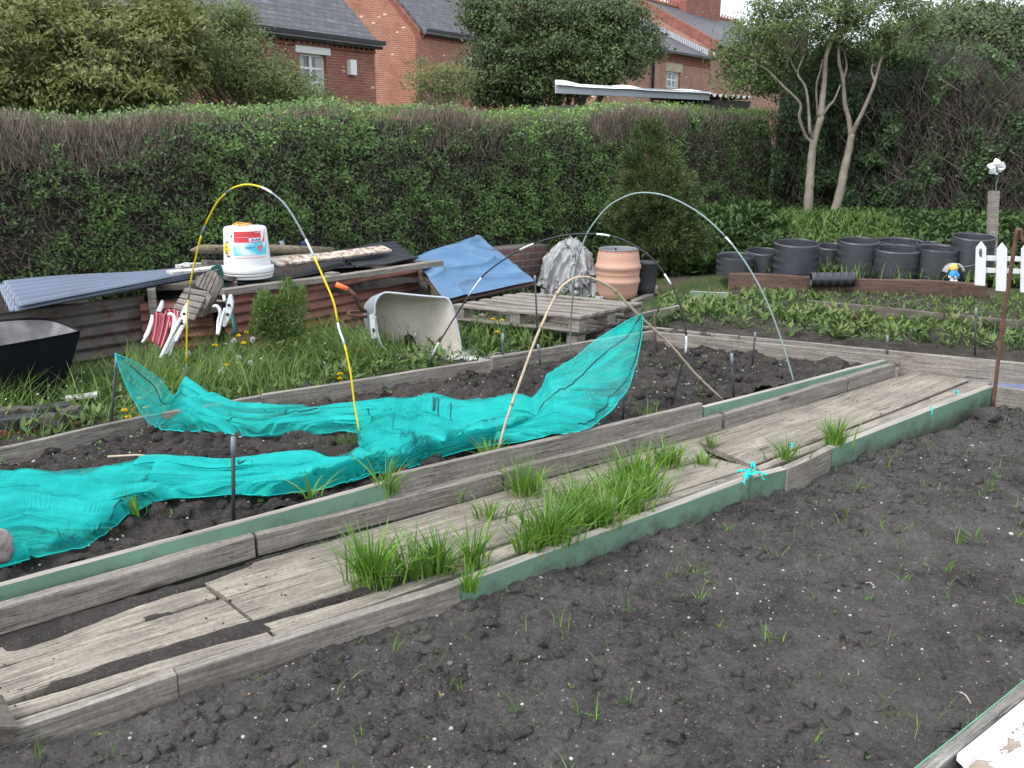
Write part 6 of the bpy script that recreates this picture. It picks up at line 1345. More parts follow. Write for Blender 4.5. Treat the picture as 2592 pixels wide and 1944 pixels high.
def pbd(X, fu, fv, W, iters, floor, g=.0012, bend=.35, noise_=.006, seed=0, drag=.96):
    """position based cloth: X (nv,nu,3); rest lengths = initial spacing times fu / fv; W inverse mass per vertex"""
    rs = np.random.RandomState(seed); X = X.copy(); X0 = X.copy(); W = W[..., None]
    ru = np.linalg.norm(np.diff(X, axis=1), axis=2, keepdims=True)*fu[..., None][:, :-1]; rv = np.linalg.norm(np.diff(X, axis=0), axis=2, keepdims=True)*fv[..., None][:-1]
    X += rs.randn(*X.shape)*noise_*W; X[..., 2] += np.abs(rs.randn(*X.shape[:2]))*noise_*W[..., 0]; V_ = np.zeros_like(X)
    b2u = ru[:, :-1]+ru[:, 1:]; b2v = rv[:-1]+rv[1:]
    def con(A, B_, wa, wb, r, k):
        d = B_-A; L = np.linalg.norm(d, axis=-1, keepdims=True)+1e-9; c = d*((L-r)/L*k/(wa+wb+1e-6)); return c*wa, -c*wb
    for it in range(iters):
        V_ *= drag; V_[..., 2] -= g; Xp = X.copy(); X = X+V_*W
        for _ in range(3):
            for o in (0, 1):
                a, b_ = con(X[:, o:-1:2], X[:, o+1::2], W[:, o:-1:2], W[:, o+1::2], ru[:, o::2], .9); X[:, o:-1:2] += a; X[:, o+1::2] += b_
                a, b_ = con(X[o:-1:2], X[o+1::2], W[o:-1:2], W[o+1::2], rv[o::2], .9); X[o:-1:2] += a; X[o+1::2] += b_
            D_ = np.zeros_like(X)
            a, b_ = con(X[:, :-2], X[:, 2:], W[:, :-2], W[:, 2:], b2u, bend*.4); D_[:, :-2] += a; D_[:, 2:] += b_
            a, b_ = con(X[:-2], X[2:], W[:-2], W[2:], b2v, bend*.4); D_[:-2] += a; D_[2:] += b_
            X = X+D_
        f = floor(X[..., 0], X[..., 1]); hit = X[..., 2] < f; X[..., 2] = np.maximum(X[..., 2], f)
        X = np.where(W > 0, X, X0); V_ = np.clip(X-Xp, -.03, .03); V_[hit] *= .5
    return X
def smooth2(X, n=1):
    for _ in range(n):
        Y = X.copy(); Y[1:-1, 1:-1] = .5*X[1:-1, 1:-1]+.125*(X[:-2, 1:-1]+X[2:, 1:-1]+X[1:-1, :-2]+X[1:-1, 2:]); X = Y
    return X
def netfloor(x, y):
    f = soilh(x, y)+.008; u_, v2 = uv(x, y); f = np.where((v2 > 3.93) & (v2 < 5.77), f, .06)
    return np.where((v2 >= 5.77) & (v2 < 5.84), .283, np.where((v2 < 3.96) & (v2 > 3.9), .325, f))
def refine(X):
    """double the resolution by cubic-ish interpolation"""
    def up(A):
        m_ = (A[:-1]+A[1:])/2; k = m_.copy(); k[1:-1] = (9*(A[1:-2]+A[2:-1])-(A[:-3]+A[3:]))/16
        out = np.empty((len(A)*2-1,)+A.shape[1:]); out[::2] = A; out[1::2] = k; return out
    X = up(X); X = up(X.transpose(1, 0, 2)).transpose(1, 0, 2); return X
def ridge(x, y, sd, p):
    return (1-np.abs(vnoise(x, y, 0, sd)-.5)*2)**p
def patch(cols, wid, layers=2, seed=0, nu=420, nv=120, hang=None, cords=(), hemr=.0026, amp=1., mound=.028, name='mesh_cloth', skew=.0):
    top = catmull([npt(c[0]) for c in cols], 8); bot = catmull([npt(c[1]) for c in cols], 8); L = len(top)-1
    T_ = np.array([tuple(p) for p in top]); Bt = np.array([tuple(p) for p in bot])
    mid = (T_+Bt)/2; ln = np.concatenate([[0], np.cumsum(np.linalg.norm(np.diff(mid, axis=0), axis=1))])
    s, t_ = np.meshgrid(np.linspace(0, 1, nu), np.linspace(0, 1, nv)); hg = np.interp(s, *hang) if hang else np.zeros_like(s)
    def base(s, t):
        k = np.clip(s*L, 0, L-1e-6); i = k.astype(int); f = (k-i)[..., None]; a = T_[i]*(1-f)+T_[i+1]*f; b_ = Bt[i]*(1-f)+Bt[i+1]*f
        return a*(1-t[..., None])+b_*t[..., None], np.linalg.norm(b_-a, axis=-1), np.interp(k, np.arange(L+1), ln)
    for ly in range(layers):
        p, cur, le = base(s, t_); sd = 300+seed*17+ly*5; lw = t_*np.maximum(cur, .25)
        wx_ = le*.8+.5*vnoise(le*1.0, lw*2.0, 0, sd+1)+skew*lw*2; wy_ = lw*6.2+3.2*vnoise(le*.9, lw*1.0, 0, sd+2)+.35*vnoise(le*2.5, lw*2.0, 0, sd+6)
        h = .056*ridge(wx_, wy_, sd, 1.6)+.022*ridge(wx_*1.5+5, wy_*1.9, sd+3, 2.)+.006*ridge(wx_*2.5, wy_*4.1, sd+9, 3)
        h = h*amp*(1-.78*hg); e = (np.minimum(1, t_/.05)*np.minimum(1, (1-t_)/.05))*.75+.25
        md = mound*(np.sin(np.pi*t_)**.6)*(1-hg)*(.5+vnoise(le*2.5, lw*0, 0, sd+7))
        dt = np.clip(np.gradient(h, axis=0)*nv, -.5, .5); t2 = np.clip(t_-dt*.17*e, -.02, 1.02)
        wob = (.006*np.sin(le*9+seed)+.035*(vnoise(le*2.5, lw*0, 0, sd+8)-.5))*(1-hg); t2 = t2+wob*np.where(t_ < .5, 1-2*t_, 2*t_-1)
        p, _, _ = base(np.clip(s, 0, 1), t2)
        fl = SB0+.062+.05*vnoise(p[..., 0]*2.5, p[..., 1]*2.5, 0, 77)
        z = np.where(hg > .25, p[..., 2], np.maximum(fl, np.minimum(p[..., 2], fl+.05)))+h*e+md*(.7+.3*e)-.012*ly
        bl = np.clip((hg-.1)/.3, 0, 1); z1 = fl+h*e+md; z1 = np.where(hg < .01, np.maximum(z1, netfloor(p[..., 0], p[..., 1])-.02), z1) if False else z1; p[..., 2] = z1*(1-bl)+np.maximum(p[..., 2]+h*e*.6, fl*0+.1)*bl
        p[..., 1] += hg*(h-.02)*1.6
        u_, v2 = uv(p[..., 0], p[..., 1]); sh = np.maximum(0, 3.975-v2)*(1-bl)-np.maximum(0, v2-5.75)*(1-bl)*(h*0+1); p[..., 0] -= UY*sh; p[..., 1] += UX*sh
        dens = np.clip(ridge(wx_, wy_, sd, 3)*1.1+.7*ridge(wx_*1.7+5, wy_*1.9, sd+3, 4)+.5*ridge(wx_*2.6, wy_*4.2, sd+9, 5)-.2+.8*(vnoise(le*2, lw*3, 0, sd+10)-.5), 0, 1)*(1-.5*hg)
        dens = np.clip(dens+.75*ridge(le*.7+lw*.3, lw*15+5*vnoise(le*.9, lw*1., 0, sd+12), sd+11, 7)+.5*ridge(le*1.1+9, lw*26+6*vnoise(le*1.2, lw*1.4, 0, sd+14), sd+13, 8), 0, 1)
        dens = np.maximum(dens, .8*np.exp(-(np.minimum(t_, 1-t_)/.02)**2))
        I = np.arange(s.size).reshape(s.shape); fc = np.stack([I[:-1, :-1], I[:-1, 1:], I[1:, 1:], I[1:, :-1]], -1).reshape(-1, 4)
        o_ = mesh_from(name, p.reshape(-1, 3), fc, NET, net, True, origin=NO); at_ = o_.data.attributes.new('dens', 'FLOAT', 'POINT'); at_.data.foreach_set('value', (dens*(1 if ly == 0 else .22)).astype(np.float32).ravel())
        if ly == 0:
            for r in ((0, -1) if hemr else ()): tube('hem', [Vector(q) for q in p[r, ::3]], hemr, NETS, net, 5, origin=NO)
            for (s0, t0, s1, t1) in cords:
                q = []
                for i_ in range(60): ss = s0+(s1-s0)*i_/59; tt = t0+(t1-t0)*i_/59+.03*math.sin(i_*.2); q.append(Vector(p[min(nv-1, int(tt*nv)), min(nu-1, int(ss*nu))])+Vector((0, 0, .005)))
                tube('cord', q, .003, CORD, net, 5, origin=NO)
Yt = S1b.y
A_cols = [(yy(294, 894, Yt), yy(295, 898, Yt)), (yy(345, 915, Yt+.1), yy(325, 980, Yt)), (yy(407, 960, Yt+.25), yy(354, 1033, Yt)), (yy(443, 1002, Yt+.4), yy(387, 1074, Yt+.02)), (zz(470, 962, .29), zz(427, 1087, .2)), (zz(529, 988, .29), zz(508, 1086)),
          (zz(610, 1009, .29), zz(590, 1098)), (zz(692, 1020, .28), zz(651, 1098)), (zz(773, 1008, .28), zz(720, 1090)), (zz(855, 999, .28), zz(800, 1084)), (zz(905, 1000, .28), zz(880, 1082)), (zz(950, 1002, .28), zz(935, 1100))]
patch(A_cols, .85, 2, seed=1, hang=([0, .3, .4, 1], [1, .9, .1, 0]), cords=[(.42, .35, .62, .62), (.5, .8, .85, .45), (.62, .25, .7, .5), (.08, .25, .32, .45)])
C_cols = [(zz(890, 1001, .28), zz(905, 1098)), (zz(965, 1003, .27), zz(925, 1165)), (zz(1040, 988, .30), zz(985, 1214, .31)), (zz(1090, 992, .28), zz(1060, 1184, .33)), (zz(1160, 1012, .28), zz(1140, 1160, .33)), (zz(1230, 1010, .28), zz(1207, 1146, .33)),
          (zz(1300, 995, .28), zz(1297, 1128, .33)), (yy(1365, 962, 6.15), zz(1390, 1105, .33)), (yy(1433, 922, 6.2), zz(1480, 1086, .33))]
tipY = V(1621, 796, hAo, hNo).y
k6 = P(1300, 995, .28).y
C_cols[7] = (yy(1365, 962, k6+(tipY-k6)*.2), C_cols[7][1]); C_cols[8] = (yy(1433, 922, k6+(tipY-k6)*.42), C_cols[8][1])
C_cols += [(yy(1500, 868, k6+(tipY-k6)*.62), yy(1532, 1052, tipY-.25)), (yy(1570, 822, k6+(tipY-k6)*.84), yy(1572, 1008, tipY-.15)), (yy(1600, 805, k6+(tipY-k6)*.94), yy(1598, 960, tipY-.08)), (yy(1620, 796, tipY), yy(1620, 870, tipY-.02)), (yy(1623, 795, tipY), yy(1626, 800, tipY))]
patch(C_cols, 1.5, 2, seed=2, hang=([0, .5, .62, 1], [0, 0, .8, 1]), nu=520, nv=170, amp=1.0, mound=.035, skew=.12, cords=[(.24, .12, .28, .3), (.27, .1, .31, .28), (.15, .5, .24, .62), (.5, .45, .98, .12), (.6, .93, .99, .8), (.05, .3, .16, .4)])
B_cols = [(zz(-70, 1188, .26), zz(-70, 1470)), (zz(0, 1182, .26), zz(0, 1440)), (zz(62, 1176, .26), zz(73, 1400)), (zz(163, 1180, .26), zz(160, 1402)), (zz(285, 1171, .27), zz(244, 1350)), (zz(407, 1151, .27), zz(346, 1284)), (zz(468, 1147, .27), zz(407, 1262)),
          (zz(610, 1151, .27), zz(500, 1252)), (zz(692, 1143, .27), zz(600, 1250)), (zz(753, 1126, .29), zz(700, 1248, .24)), (zz(793, 1122, .29), zz(773, 1243, .26)), (zz(834, 1140, .28), zz(850, 1230, .29)), (zz(880, 1122, .3), zz(905, 1218, .32)), (zz(909, 1092, .33), zz(945, 1212, .32)), (zz(950, 1140, .3), zz(990, 1210, .32))]
patch(B_cols, 1.5, 2, seed=4, nu=520, nv=170, skew=.0, cords=[(.5, .25, .62, .4), (.32, .3, .38, .7), (.7, .3, .85, .5), (.12, .85, .4, .95)])
patch([c for c in B_cols[5:]], 1.2, 1, seed=6, nu=380, nv=130, cords=[(.7, .2, .95, .6)], hemr=0, amp=1., mound=.03)
# corner of netting drawn to the rock
patch([(zz(-60, 1425, .24), zz(-60, 1480, .24)), (zz(20, 1405, .25), zz(10, 1462, .24)), (zz(50, 1392, .26), zz(40, 1436, .25)), (zz(75, 1398, .24), zz(68, 1430, .24))], .3, 2, seed=8, nu=80, nv=50)
# silver tarpaulin: cloth dropped over hidden heaps
hy = SILV[1]; sph = [(D(1440, 705, hy), .27), (D(1450, 665, hy+.02), .2), (D(1402, 672, hy), .14), (D(1488, 700, hy), .14), (D(1395, 722, hy-.02), .13), (D(1422, 648, hy), .14), (D(1452, 632, hy+.02), .11)]
def tfloor(x, y):
    f = np.full(x.shape, .085)
    for c_, r in sph:
        q = r*r-(x-c_.x)**2-(y-c_.y)**2; f = np.where(q > 0, np.maximum(f, c_.z+np.sqrt(np.maximum(q, 0))), f)
    return f
nn = 72; s, t_ = np.meshgrid(np.linspace(-1, 1, nn), np.linspace(-1, 1, nn)); cc_ = D(1440, 700, hy)
X = np.stack([cc_.x+s*.36*(1-.25*t_*t_*0), cc_.y+t_*.36, np.full_like(s, 1.02)], -1)
X = pbd(X, np.full_like(s, 2.15), np.full_like(s, 2.2), np.ones_like(s), 190, tfloor, g=.0022, bend=.5, noise_=.01, seed=5, drag=.93)
X = refine(smooth2(X, 3)); pk0 = D(1452, 640, hy); ax_ = X[..., 0]-pk0.x; ay_ = X[..., 1]-pk0.y; az_ = X[..., 2]; di = np.hypot(ax_, ay_)+.6*(1.-az_); an_ = np.arctan2(ay_, ax_)
hh = .055*ridge(an_*2.4+1.5*vnoise(di*3, an_, 0, 411), di*1.6, 401, 2)+.035*ridge(an_*5+2*vnoise(di*4, an_*1.5, 0, 413), di*3.2, 403, 3)+.03*ridge(di*5+an_*2, an_*2.5-di*3, 405, 7)+.012*ridge(di*13-an_*3, an_*7+di*6, 407, 4)
nr = np.cross(np.gradient(X, axis=1), np.gradient(X, axis=0)); nr /= np.linalg.norm(nr, axis=2, keepdims=True)+1e-9; nr = np.where(nr[..., 2:3] < 0, -nr, nr); X = X+nr*(hh[..., None]-.04)
I = np.arange(X.shape[0]*X.shape[1]).reshape(X.shape[:2]); fc = np.stack([I[:-1, :-1], I[:-1, 1:], I[1:, 1:], I[1:, :-1]], -1).reshape(-1, 4)
o = mesh_from('tarpaulin', X.reshape(-1, 3), fc, m_simple('silver_tarpaulin', (.30, .30, .305), .45, .12, 2, dirt=(.2, .19, .16), dirtthr=.6, spec=.5), None, True, origin=tuple(SILV[0])); o.modifiers.new('s', 'SOLIDIFY').thickness = .003
tag(o, 'crumpled silver grey tarpaulin heaped beside the orange barrel', 'tarpaulin')
# scraps of the same netting on the edge board
def scrap(px, py, sz, label, z=ZW+.03, seed=0, n=3):
    p0 = P(px, py, z); B = Bag(); rr = random.Random(seed)
    for k in range(n):
        a = rr.uniform(0, 6.28); d = Vector((math.cos(a), math.sin(a), 0)); q = []
        pts = catmull([p0, p0+d*sz*.35+Vector((0, 0, .02)), p0+d*sz*rr.uniform(.6, 1)+Vector((0, -.01, -.025 if d.y < 0 else .005))], 5); vs = []; 
        for i, p in enumerate(pts):
            w_ = sz*.16*(.6+.5*math.sin(i*1.3)); e = Vector((-d.y, d.x, .5*math.sin(i*1.7)))
            vs += [p-e*w_, p+Vector((0, 0, .006)), p+e*w_]
        fs_ = [];
        for i in range(len(pts)-1):
            for j in (0, 1): fs_.append((i*3+j, i*3+j+1, i*3+j+4, i*3+j+3))
        B.add(vs, fs_)
    o = B.build('net_scrap', NETS, None, True, origin=tuple(p0)); o.modifiers.new('s', 'SOLIDIFY').thickness = .002; return tag(o, label, 'net scrap', 'torn scraps of teal netting')
scrap(1898, 1205, .1, 'largest torn teal scrap draped over the short green edge piece', seed=3, n=6)
scrap(1906, 1179, .03, 'tiny teal scrap just behind the largest one on the plank', seed=5)
scrap(2420, 996, .035, 'teal scrap on the front plank at the far end near the corner', seed=6, n=2)
scrap(2360, 1040, .04, 'teal scrap caught on the green edge board, middle of three', seed=7, n=2)
scrap(2003, 1134, .04, 'flat teal scrap beside the right grass tuft', seed=8, n=2)
# rock on the net corner, clod and tag
def rock(name, px, py, z, rx, ry, rz, mat, label, cat='stone', seed=1, sub=4, rg_=.35):
    c_ = P(px, py, z); v, f = ico(sub); d = .72+rg_*fbm(v[:, 0]*1.4+seed, v[:, 1]*1.4, v[:, 2]*1.4, 4, seed)*1.4; q = v*d[:, None]*np.array([[rx, ry, rz]])+np.array(c_)
    return tag(mesh_from(name, q, f, mat, None, True, origin=tuple(c_)), label, cat)
rock('rock', -6, 1385, .28, .05, .05, .06, m_simple('pink_stone', (.27, .235, .215), .95, .4, 14, .01, dirt=(.15, .13, .12), dirtthr=.55), 'rough pinkish stone weighing down the netting at the left edge', seed=3, rg_=.6)
rock('soil_clod', 315, 1925, -.035, .11, .075, .045, SOIL_N, 'large flat soil lump at the bottom left of the near bed', 'soil lump', 5)
rock('soil_clod', 402, 1932, -.045, .04, .04, .03, SOIL_N, 'smaller soil lump touching the large flat one', 'soil lump', 6)
rock('soil_clod', 1622, 1352, -.03, .05, .04, .04, SOIL_N, 'knobbly soil lump against the middle of the green edge board', 'soil lump', 7)
rock('soil_clod', 385, 1790, -.05, .035, .03, .025, SOIL_N, 'round soil lump below the left edge board', 'soil lump', 8)
rock('soil_clod', 2500, 1050, .02, .1, .07, .06, SOIL_N, 'big soil lump at the far corner of the near bed', 'soil lump', 9)
for (px, py, r_, l) in [(1222, 1625+30, .014, 'white pebble left of centre in the near soil'), (1514, 1705+20, .01, 'small white pebble low in the centre of the near soil'), (2145, 1769, .009, 'white pebble lower right in the near soil'), (2432, 1361, .011, 'white chip near the dandelion seedling')]:
    rock('pebble', px, py, -.06, r_, r_*.8, r_*.7, peb[1], l, 'pebble', int(px), 2)
w0 = P(1412, 1531, -.05); w1 = P(1424, 1508, -.035); dd_ = (w1-w0).normalized(); sd_ = Vector((-dd_.y, dd_.x, 0)).normalized()*.006
tag(plate('plant_label', [w0-sd_, w1-sd_, w1+sd_, w0+sd_], .002, WHITEP, away=Vector((0, 0, -1))), 'blank white plastic plant label lying on the near soil', 'plant label')
sc0 = P(275, 1156, .25); tag(tube('cane', [P(272, 1156, .25), P(345, 1152, .24), P(410, 1156, .23)], .006, CANE, None, 6, origin=tuple(sc0)), 'short pale cane lying on the soil beside the netting', 'cane')
# sticks on near soil
for i, (a, b_, l) in enumerate([((1923, 1322), (1959, 1296), 'curved dry stick near the centre right of the near soil'), ((2428, 1752), (2458, 1782), 'straight pale stick near the bottom right board'), ((2190, 1476), (2215, 1486), 'white splinter right of centre in the near soil')]):
    A, B_ = P(*a, -.04), P(*b_, -.035); tag(tube('stick', [A, A.lerp(B_, .5)+Vector((0, 0, .012)), B_], .003, m_simple('dry_stick', (.42, .36, .28), .8), None, 5, curve=3, origin=tuple(A)), l, 'stick', 'dry sticks on the near soil')

# ============================================================ bottom right corner boards
zc = .13
q = [P(2296, 1960, zc), P(2610, 1708, zc), P(2640, 1745, zc), P(2358, 1960, zc)]
q = [P(2358, 1960, zc), P(2640, 1725, zc), P(2640, 1686, zc), P(2300, 1960, zc)]
o = slab('edge_board', q, .2, m_wood('furrowed_grey_wood', (.07, .065, .06), (.42, .41, .39), .3), n=20, jit=.002); pe = slab('painted_edge', [q[3]+Vector((-.0005, .0005, -.002)), q[2]+Vector((-.0005, .0005, -.002)), q[2]+Vector((-.0045, .004, -.002)), q[3]+Vector((-.0045, .004, -.002))], .12, m_simple('green_edge_paint', (.12, .3, .18), .6, .2, 9, dirt=(.3, .3, .27), dirtthr=.58), o, n=10, bev=.0005, jit=.0005); tag(o, 'weathered grey board with a green painted edge at the bottom right corner', 'board')
q = [P(2448, 1960, .15), P(2650, 1782, .15), P(2650, 1728, .15), P(2414, 1916, .15)]
o = slab('plastic_trim', [P(2448, 1925, .155), P(2650, 1764, .155), P(2650, 1722, .155), P(2424, 1903, .155)], .03, WHITEP, n=10, jit=.0003, bev=.006); tag(o, 'glossy white plastic trim along the bottom right board', 'trim')
m, t, b = new_mat('peeling_white_paint'); v_ = coords(t, rand=False); n1 = noise(t, 9, 8, .6, v_, .4); k = ramp(t, n1, [(.44, (0, 0, 0)), (.447, (1, 1, 1))])
c = mix(t, k, ramp(t, noise(t, 1, 5, .6, coords(t, (3, 40, 40), rand=False)), [(.3, (.24, .19, .15)), (.7, (.38, .31, .25))]), ramp(t, noise(t, 60, 5, .7, v_), [(.3, (.42, .42, .42)), (.55, (.72, .72, .73))])); t.links.new(c, b.inputs['Base Color']); bump(t, b, k, .006)
o = slab('peeling_board', [P(2462, 2050, .125), P(2700, 2050, .125), P(2700, 1742, .125), P(2438, 1935, .125)], .03, m, n=6, jit=.0005); tag(o, 'board with peeling white paint in the bottom right corner', 'board')
B = Bag(); c_ = P(2427, 1930, .12); B.tube([c_, c_+Vector((.02, .012, 0))], .011, 10); 
tag(B.build('pipe_end', BLACKP, origin=tuple(c_)), 'dark open end below the white plastic trim', 'pipe end')

# ============================================================ mesh rolls, fence, post, ornaments
MESHM = m_simple('black_mesh_plastic', (.014, .015, .02), .32, .2, 9, spec=.9)
MESHT = m_simple('mesh_tip_glints', (.085, .09, .105), .4, .2, 9)  # specular glints on the dimple tips, painted as a lighter grey plastic
def meshroll(label, x0, x1, yt, yb, Yofs=0., zb=.28, axis=None, L=None, k=0):
    c0 = P((x0+x1)/2, yb, zb); Yb = c0.y+Yofs; s = Yb/F; r = (x1-x0)/2*s; c0 = D((x0+x1)/2, yb, Yb); h = D((x0+x1)/2, yt, Yb).z-c0.z; z0 = min(c0.z, .3); h = h+(c0.z-z0)
    c0 = Vector((c0.x, c0.y+r*.3, z0)); nu = 76; nv = max(12, int((L or h)/.022)); vs = []; fs_ = []
    if axis is not None: h = L
    for j in range(nv+1):
        for i in range(nu):
            a = 6.2832*i/nu; o_ = ((i//1 % 4) in (0, 1)) == ((j % 4) in (0, 1)); pk = .017*(1 if j % 2 == 0 and i % 2 == (j//2) % 2 else 0)
            rr = r*(1+.02*math.sin(2*a+k))+pk; hh = h*j/nv+.02*math.sin(a+k)*j/nv
            p = Vector((rr*math.cos(a), rr*math.sin(a), hh))
            if axis is not None: p = Vector((0, 0, 1)).rotation_difference(Vector(axis)).to_matrix() @ p
            vs.append(tuple(c0+p))
    for j in range(nv):
        for i in range(nu): fs_.append((j*nu+i, j*nu+(i+1) % nu, (j+1)*nu+(i+1) % nu, (j+1)*nu+i))
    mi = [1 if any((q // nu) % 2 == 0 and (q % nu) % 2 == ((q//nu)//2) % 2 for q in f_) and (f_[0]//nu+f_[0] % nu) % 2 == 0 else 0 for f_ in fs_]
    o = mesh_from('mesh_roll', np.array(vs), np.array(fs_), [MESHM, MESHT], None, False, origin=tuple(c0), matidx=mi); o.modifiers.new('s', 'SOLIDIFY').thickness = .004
    return tag(o, label, 'mesh roll', 'black dimpled plastic mesh rolls')
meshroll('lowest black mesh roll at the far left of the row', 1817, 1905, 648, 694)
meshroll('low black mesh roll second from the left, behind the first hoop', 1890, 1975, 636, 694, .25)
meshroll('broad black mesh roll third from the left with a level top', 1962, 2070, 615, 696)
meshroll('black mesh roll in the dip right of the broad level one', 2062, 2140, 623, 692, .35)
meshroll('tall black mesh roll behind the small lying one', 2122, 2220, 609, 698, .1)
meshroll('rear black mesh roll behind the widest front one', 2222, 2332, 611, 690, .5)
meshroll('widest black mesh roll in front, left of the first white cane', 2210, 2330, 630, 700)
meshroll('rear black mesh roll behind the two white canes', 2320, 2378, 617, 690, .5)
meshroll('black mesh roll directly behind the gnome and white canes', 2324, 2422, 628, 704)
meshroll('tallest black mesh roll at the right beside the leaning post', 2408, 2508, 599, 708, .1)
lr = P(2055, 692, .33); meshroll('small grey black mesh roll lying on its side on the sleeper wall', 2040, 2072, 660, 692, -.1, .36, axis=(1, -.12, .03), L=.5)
# picket fence
pk_ = thing('picket_fence', 'short white picket fence beside the leaning wooden post', 'fence', tuple(P(2520, 735, .15)))
Yp = 9.75; WPT = m_simple('white_fence_paint', (.72, .72, .72), .6, .06, 10, dirt=(.45, .44, .4), dirtthr=.68)
def pick(x0, x1, yt, ys, yb, Y): return plate('picket', [D(x0-2, yb, Y-.03), D(x1-3, yb+2, Y-.03), D(x1, ys, Y), D((x0+x1)/2+1, yt, Y+.01), D(x0+1, ys, Y)], .02, WPT, pk_, bev=.002)
p1 = pick(2471, 2497, 611, 627, 722, Yp); pick(2524, 2550, 614, 630, 736, Yp-.05); pick(2586, 2612, 614, 630, 740, Yp-.1); pick(2640, 2666, 616, 632, 740, Yp-.15)
plate('paint_chip', [D(x, y, Yp-.006) for x, y in [(2481, 630), (2485, 629), (2486, 640), (2484, 655), (2481, 664), (2477, 661), (2479, 648), (2478, 638)]], .002, WOOD_D, p1)
for y in (647, 678): plate('rail', [D(2478, y, Yp+.03), D(2670, y+6, Yp-.12), D(2670, y+18, Yp-.12), D(2478, y+12, Yp+.03)], .03, WPT, pk_, bev=.002)
# leaning post with wind spinner
po = P(2508, 712, .2); Yq = po.y+.35
pt = thing('post', 'leaning grey square wooden post behind the picket fence', 'post', tuple(po))
plate('post_body', [D(2500, 712, Yq-.15), D(2521, 712, Yq-.15), D(2531, 483, Yq), D(2511, 482, Yq)], .09, WOOD, None)
bpy.data.objects['post_body'].name = 'wooden_post'; o = bpy.data.objects['wooden_post']; tag(o, 'leaning grey square wooden post behind the picket fence', 'post'); bpy.data.objects.remove(pt)
sp_ = thing('wind_spinner', 'white petalled wind spinner on a bent wire above the leaning post', 'wind spinner', tuple(D(2521, 483, Yq)))
tube('stem', [D(2521, 486, Yq), D(2522, 465, Yq), D(2527, 445, Yq-.02), D(2523, 428, Yq-.04)], .006, GRYR, sp_, 6, curve=4)
hub = D(2522, 424, Yq-.06)
for k, (ang, ln, sc_) in enumerate([(165, .115, 1), (215, .12, 1), (100, .11, .9), (40, .1, .7), (10, .11, .9), (290, .09, .9), (330, .1, .7)]):
    a = math.radians(ang); d = Vector((math.cos(a), -.2*math.sin(a*2), math.sin(a))); e = Vector((-math.sin(a), .35, math.cos(a)))
    def fn(s, t): wq = .045*sc_*math.sin(math.pi*min(1, s*.9+.08))**.7; return hub+d*ln*s+e*wq*(t-.5)*2+Vector((0, -.03*math.sin(math.pi*s)*(1 if k < 5 else -1), 0))
    o = grid('petal', fn, 8, 6, WHITEP if k not in (3, 6) else m_simple('grey_petal', (.4, .42, .42), .5), sp_, origin=tuple(hub)); o.modifiers.new('s', 'SOLIDIFY').thickness = .002
lathe('hub', hub, [(.001, -.01), (.016, -.01), (.018, .0), (.012, .02), (.001, .022)], GRYR, sp_, 12, axis=(0, -1, 0))
# rusty crook
A = P(2512, 1042, -.02); cr = [D(2512, 1042, A.y), D(2533, 860, A.y-.02), D(2558, 690, A.y-.05), D(2573, 592, A.y-.07), D(2577, 582, A.y-.07), D(2584, 584, A.y-.07), D(2586, 600, A.y-.07), D(2594, 613, A.y-.08), D(2606, 616, A.y-.08)]
tag(tube('iron_rod', cr, .0135, RT, None, 8, curve=5, origin=tuple(A)), 'rusty hooked iron rod standing at the end of the walkway', 'rod')
# white canes and wire
ca, cb_ = P(2323, 698, .3), P(2394, 702, .3); ta_, tb_ = D(2329, 636, ca.y), D(2389, 643, cb_.y); WC = m_simple('white_cane', (.55, .56, .58), .5)
tag(tube('cane', [ca, ta_], .009, WC, None, 6, origin=tuple(ca)), 'thin white cane left of the gnome', 'cane', 'white canes strung with wire'); tag(tube('cane', [cb_, tb_], .009, WC, None, 6, origin=tuple(cb_)), 'thin white cane just beside the gnome', 'cane', 'white canes strung with wire')
wA = ca.lerp(ta_, .7); wB = cb_.lerp(tb_, .62); wC = D(2478, 668, Yp+.05)
B = Bag()
for dz in (0, .015): B.tube(catmull([wA+Vector((0, 0, dz)), wA.lerp(wB, .5)+Vector((0, 0, -.05-dz)), wB, wB.lerp(wC, .5)+Vector((0, 0, -.04)), wC], 6), .003, 5)
tag(B.build('wire', WC, None, True, origin=tuple(wA)), 'sagging wire strung between the white canes and the picket fence', 'wire')
# gnome
gb = P(2412, 712, .3); gs = gb.y/F; gnm = thing('garden_gnome', 'small painted gnome with yellow hood and blue coat on the sleeper wall', 'gnome', tuple(gb))
lathe('coat', gb, [(.001, 2*gs), (9*gs, 2*gs), (11*gs, 8*gs), (12*gs, 16*gs), (10*gs, 24*gs), (6*gs, 28*gs), (.001, 29*gs)], m_simple('gnome_blue', (.03, .26, .6), .4), gnm, 20)
lathe('belt', gb, [(11.3*gs, 8*gs), (12.6*gs, 10*gs), (12.4*gs, 14*gs), (11.8*gs, 15*gs)], m_simple('gnome_white', (.7, .7, .7), .4), gnm, 20)
lathe('head', gb, [(.001, 27*gs), (6*gs, 28*gs), (7*gs, 32*gs), (5*gs, 36*gs), (.001, 38*gs)], m_simple('gnome_skin', (.65, .42, .3), .5), gnm, 18)
lathe('hood', gb+Vector((.003, .02, 0)), [(8*gs, 26*gs), (10*gs, 29*gs), (9.5*gs, 35*gs), (6*gs, 41*gs), (2*gs, 44*gs), (.001, 45*gs)], m_simple('gnome_yellow', (.8, .5, .03), .4), gnm, 18)
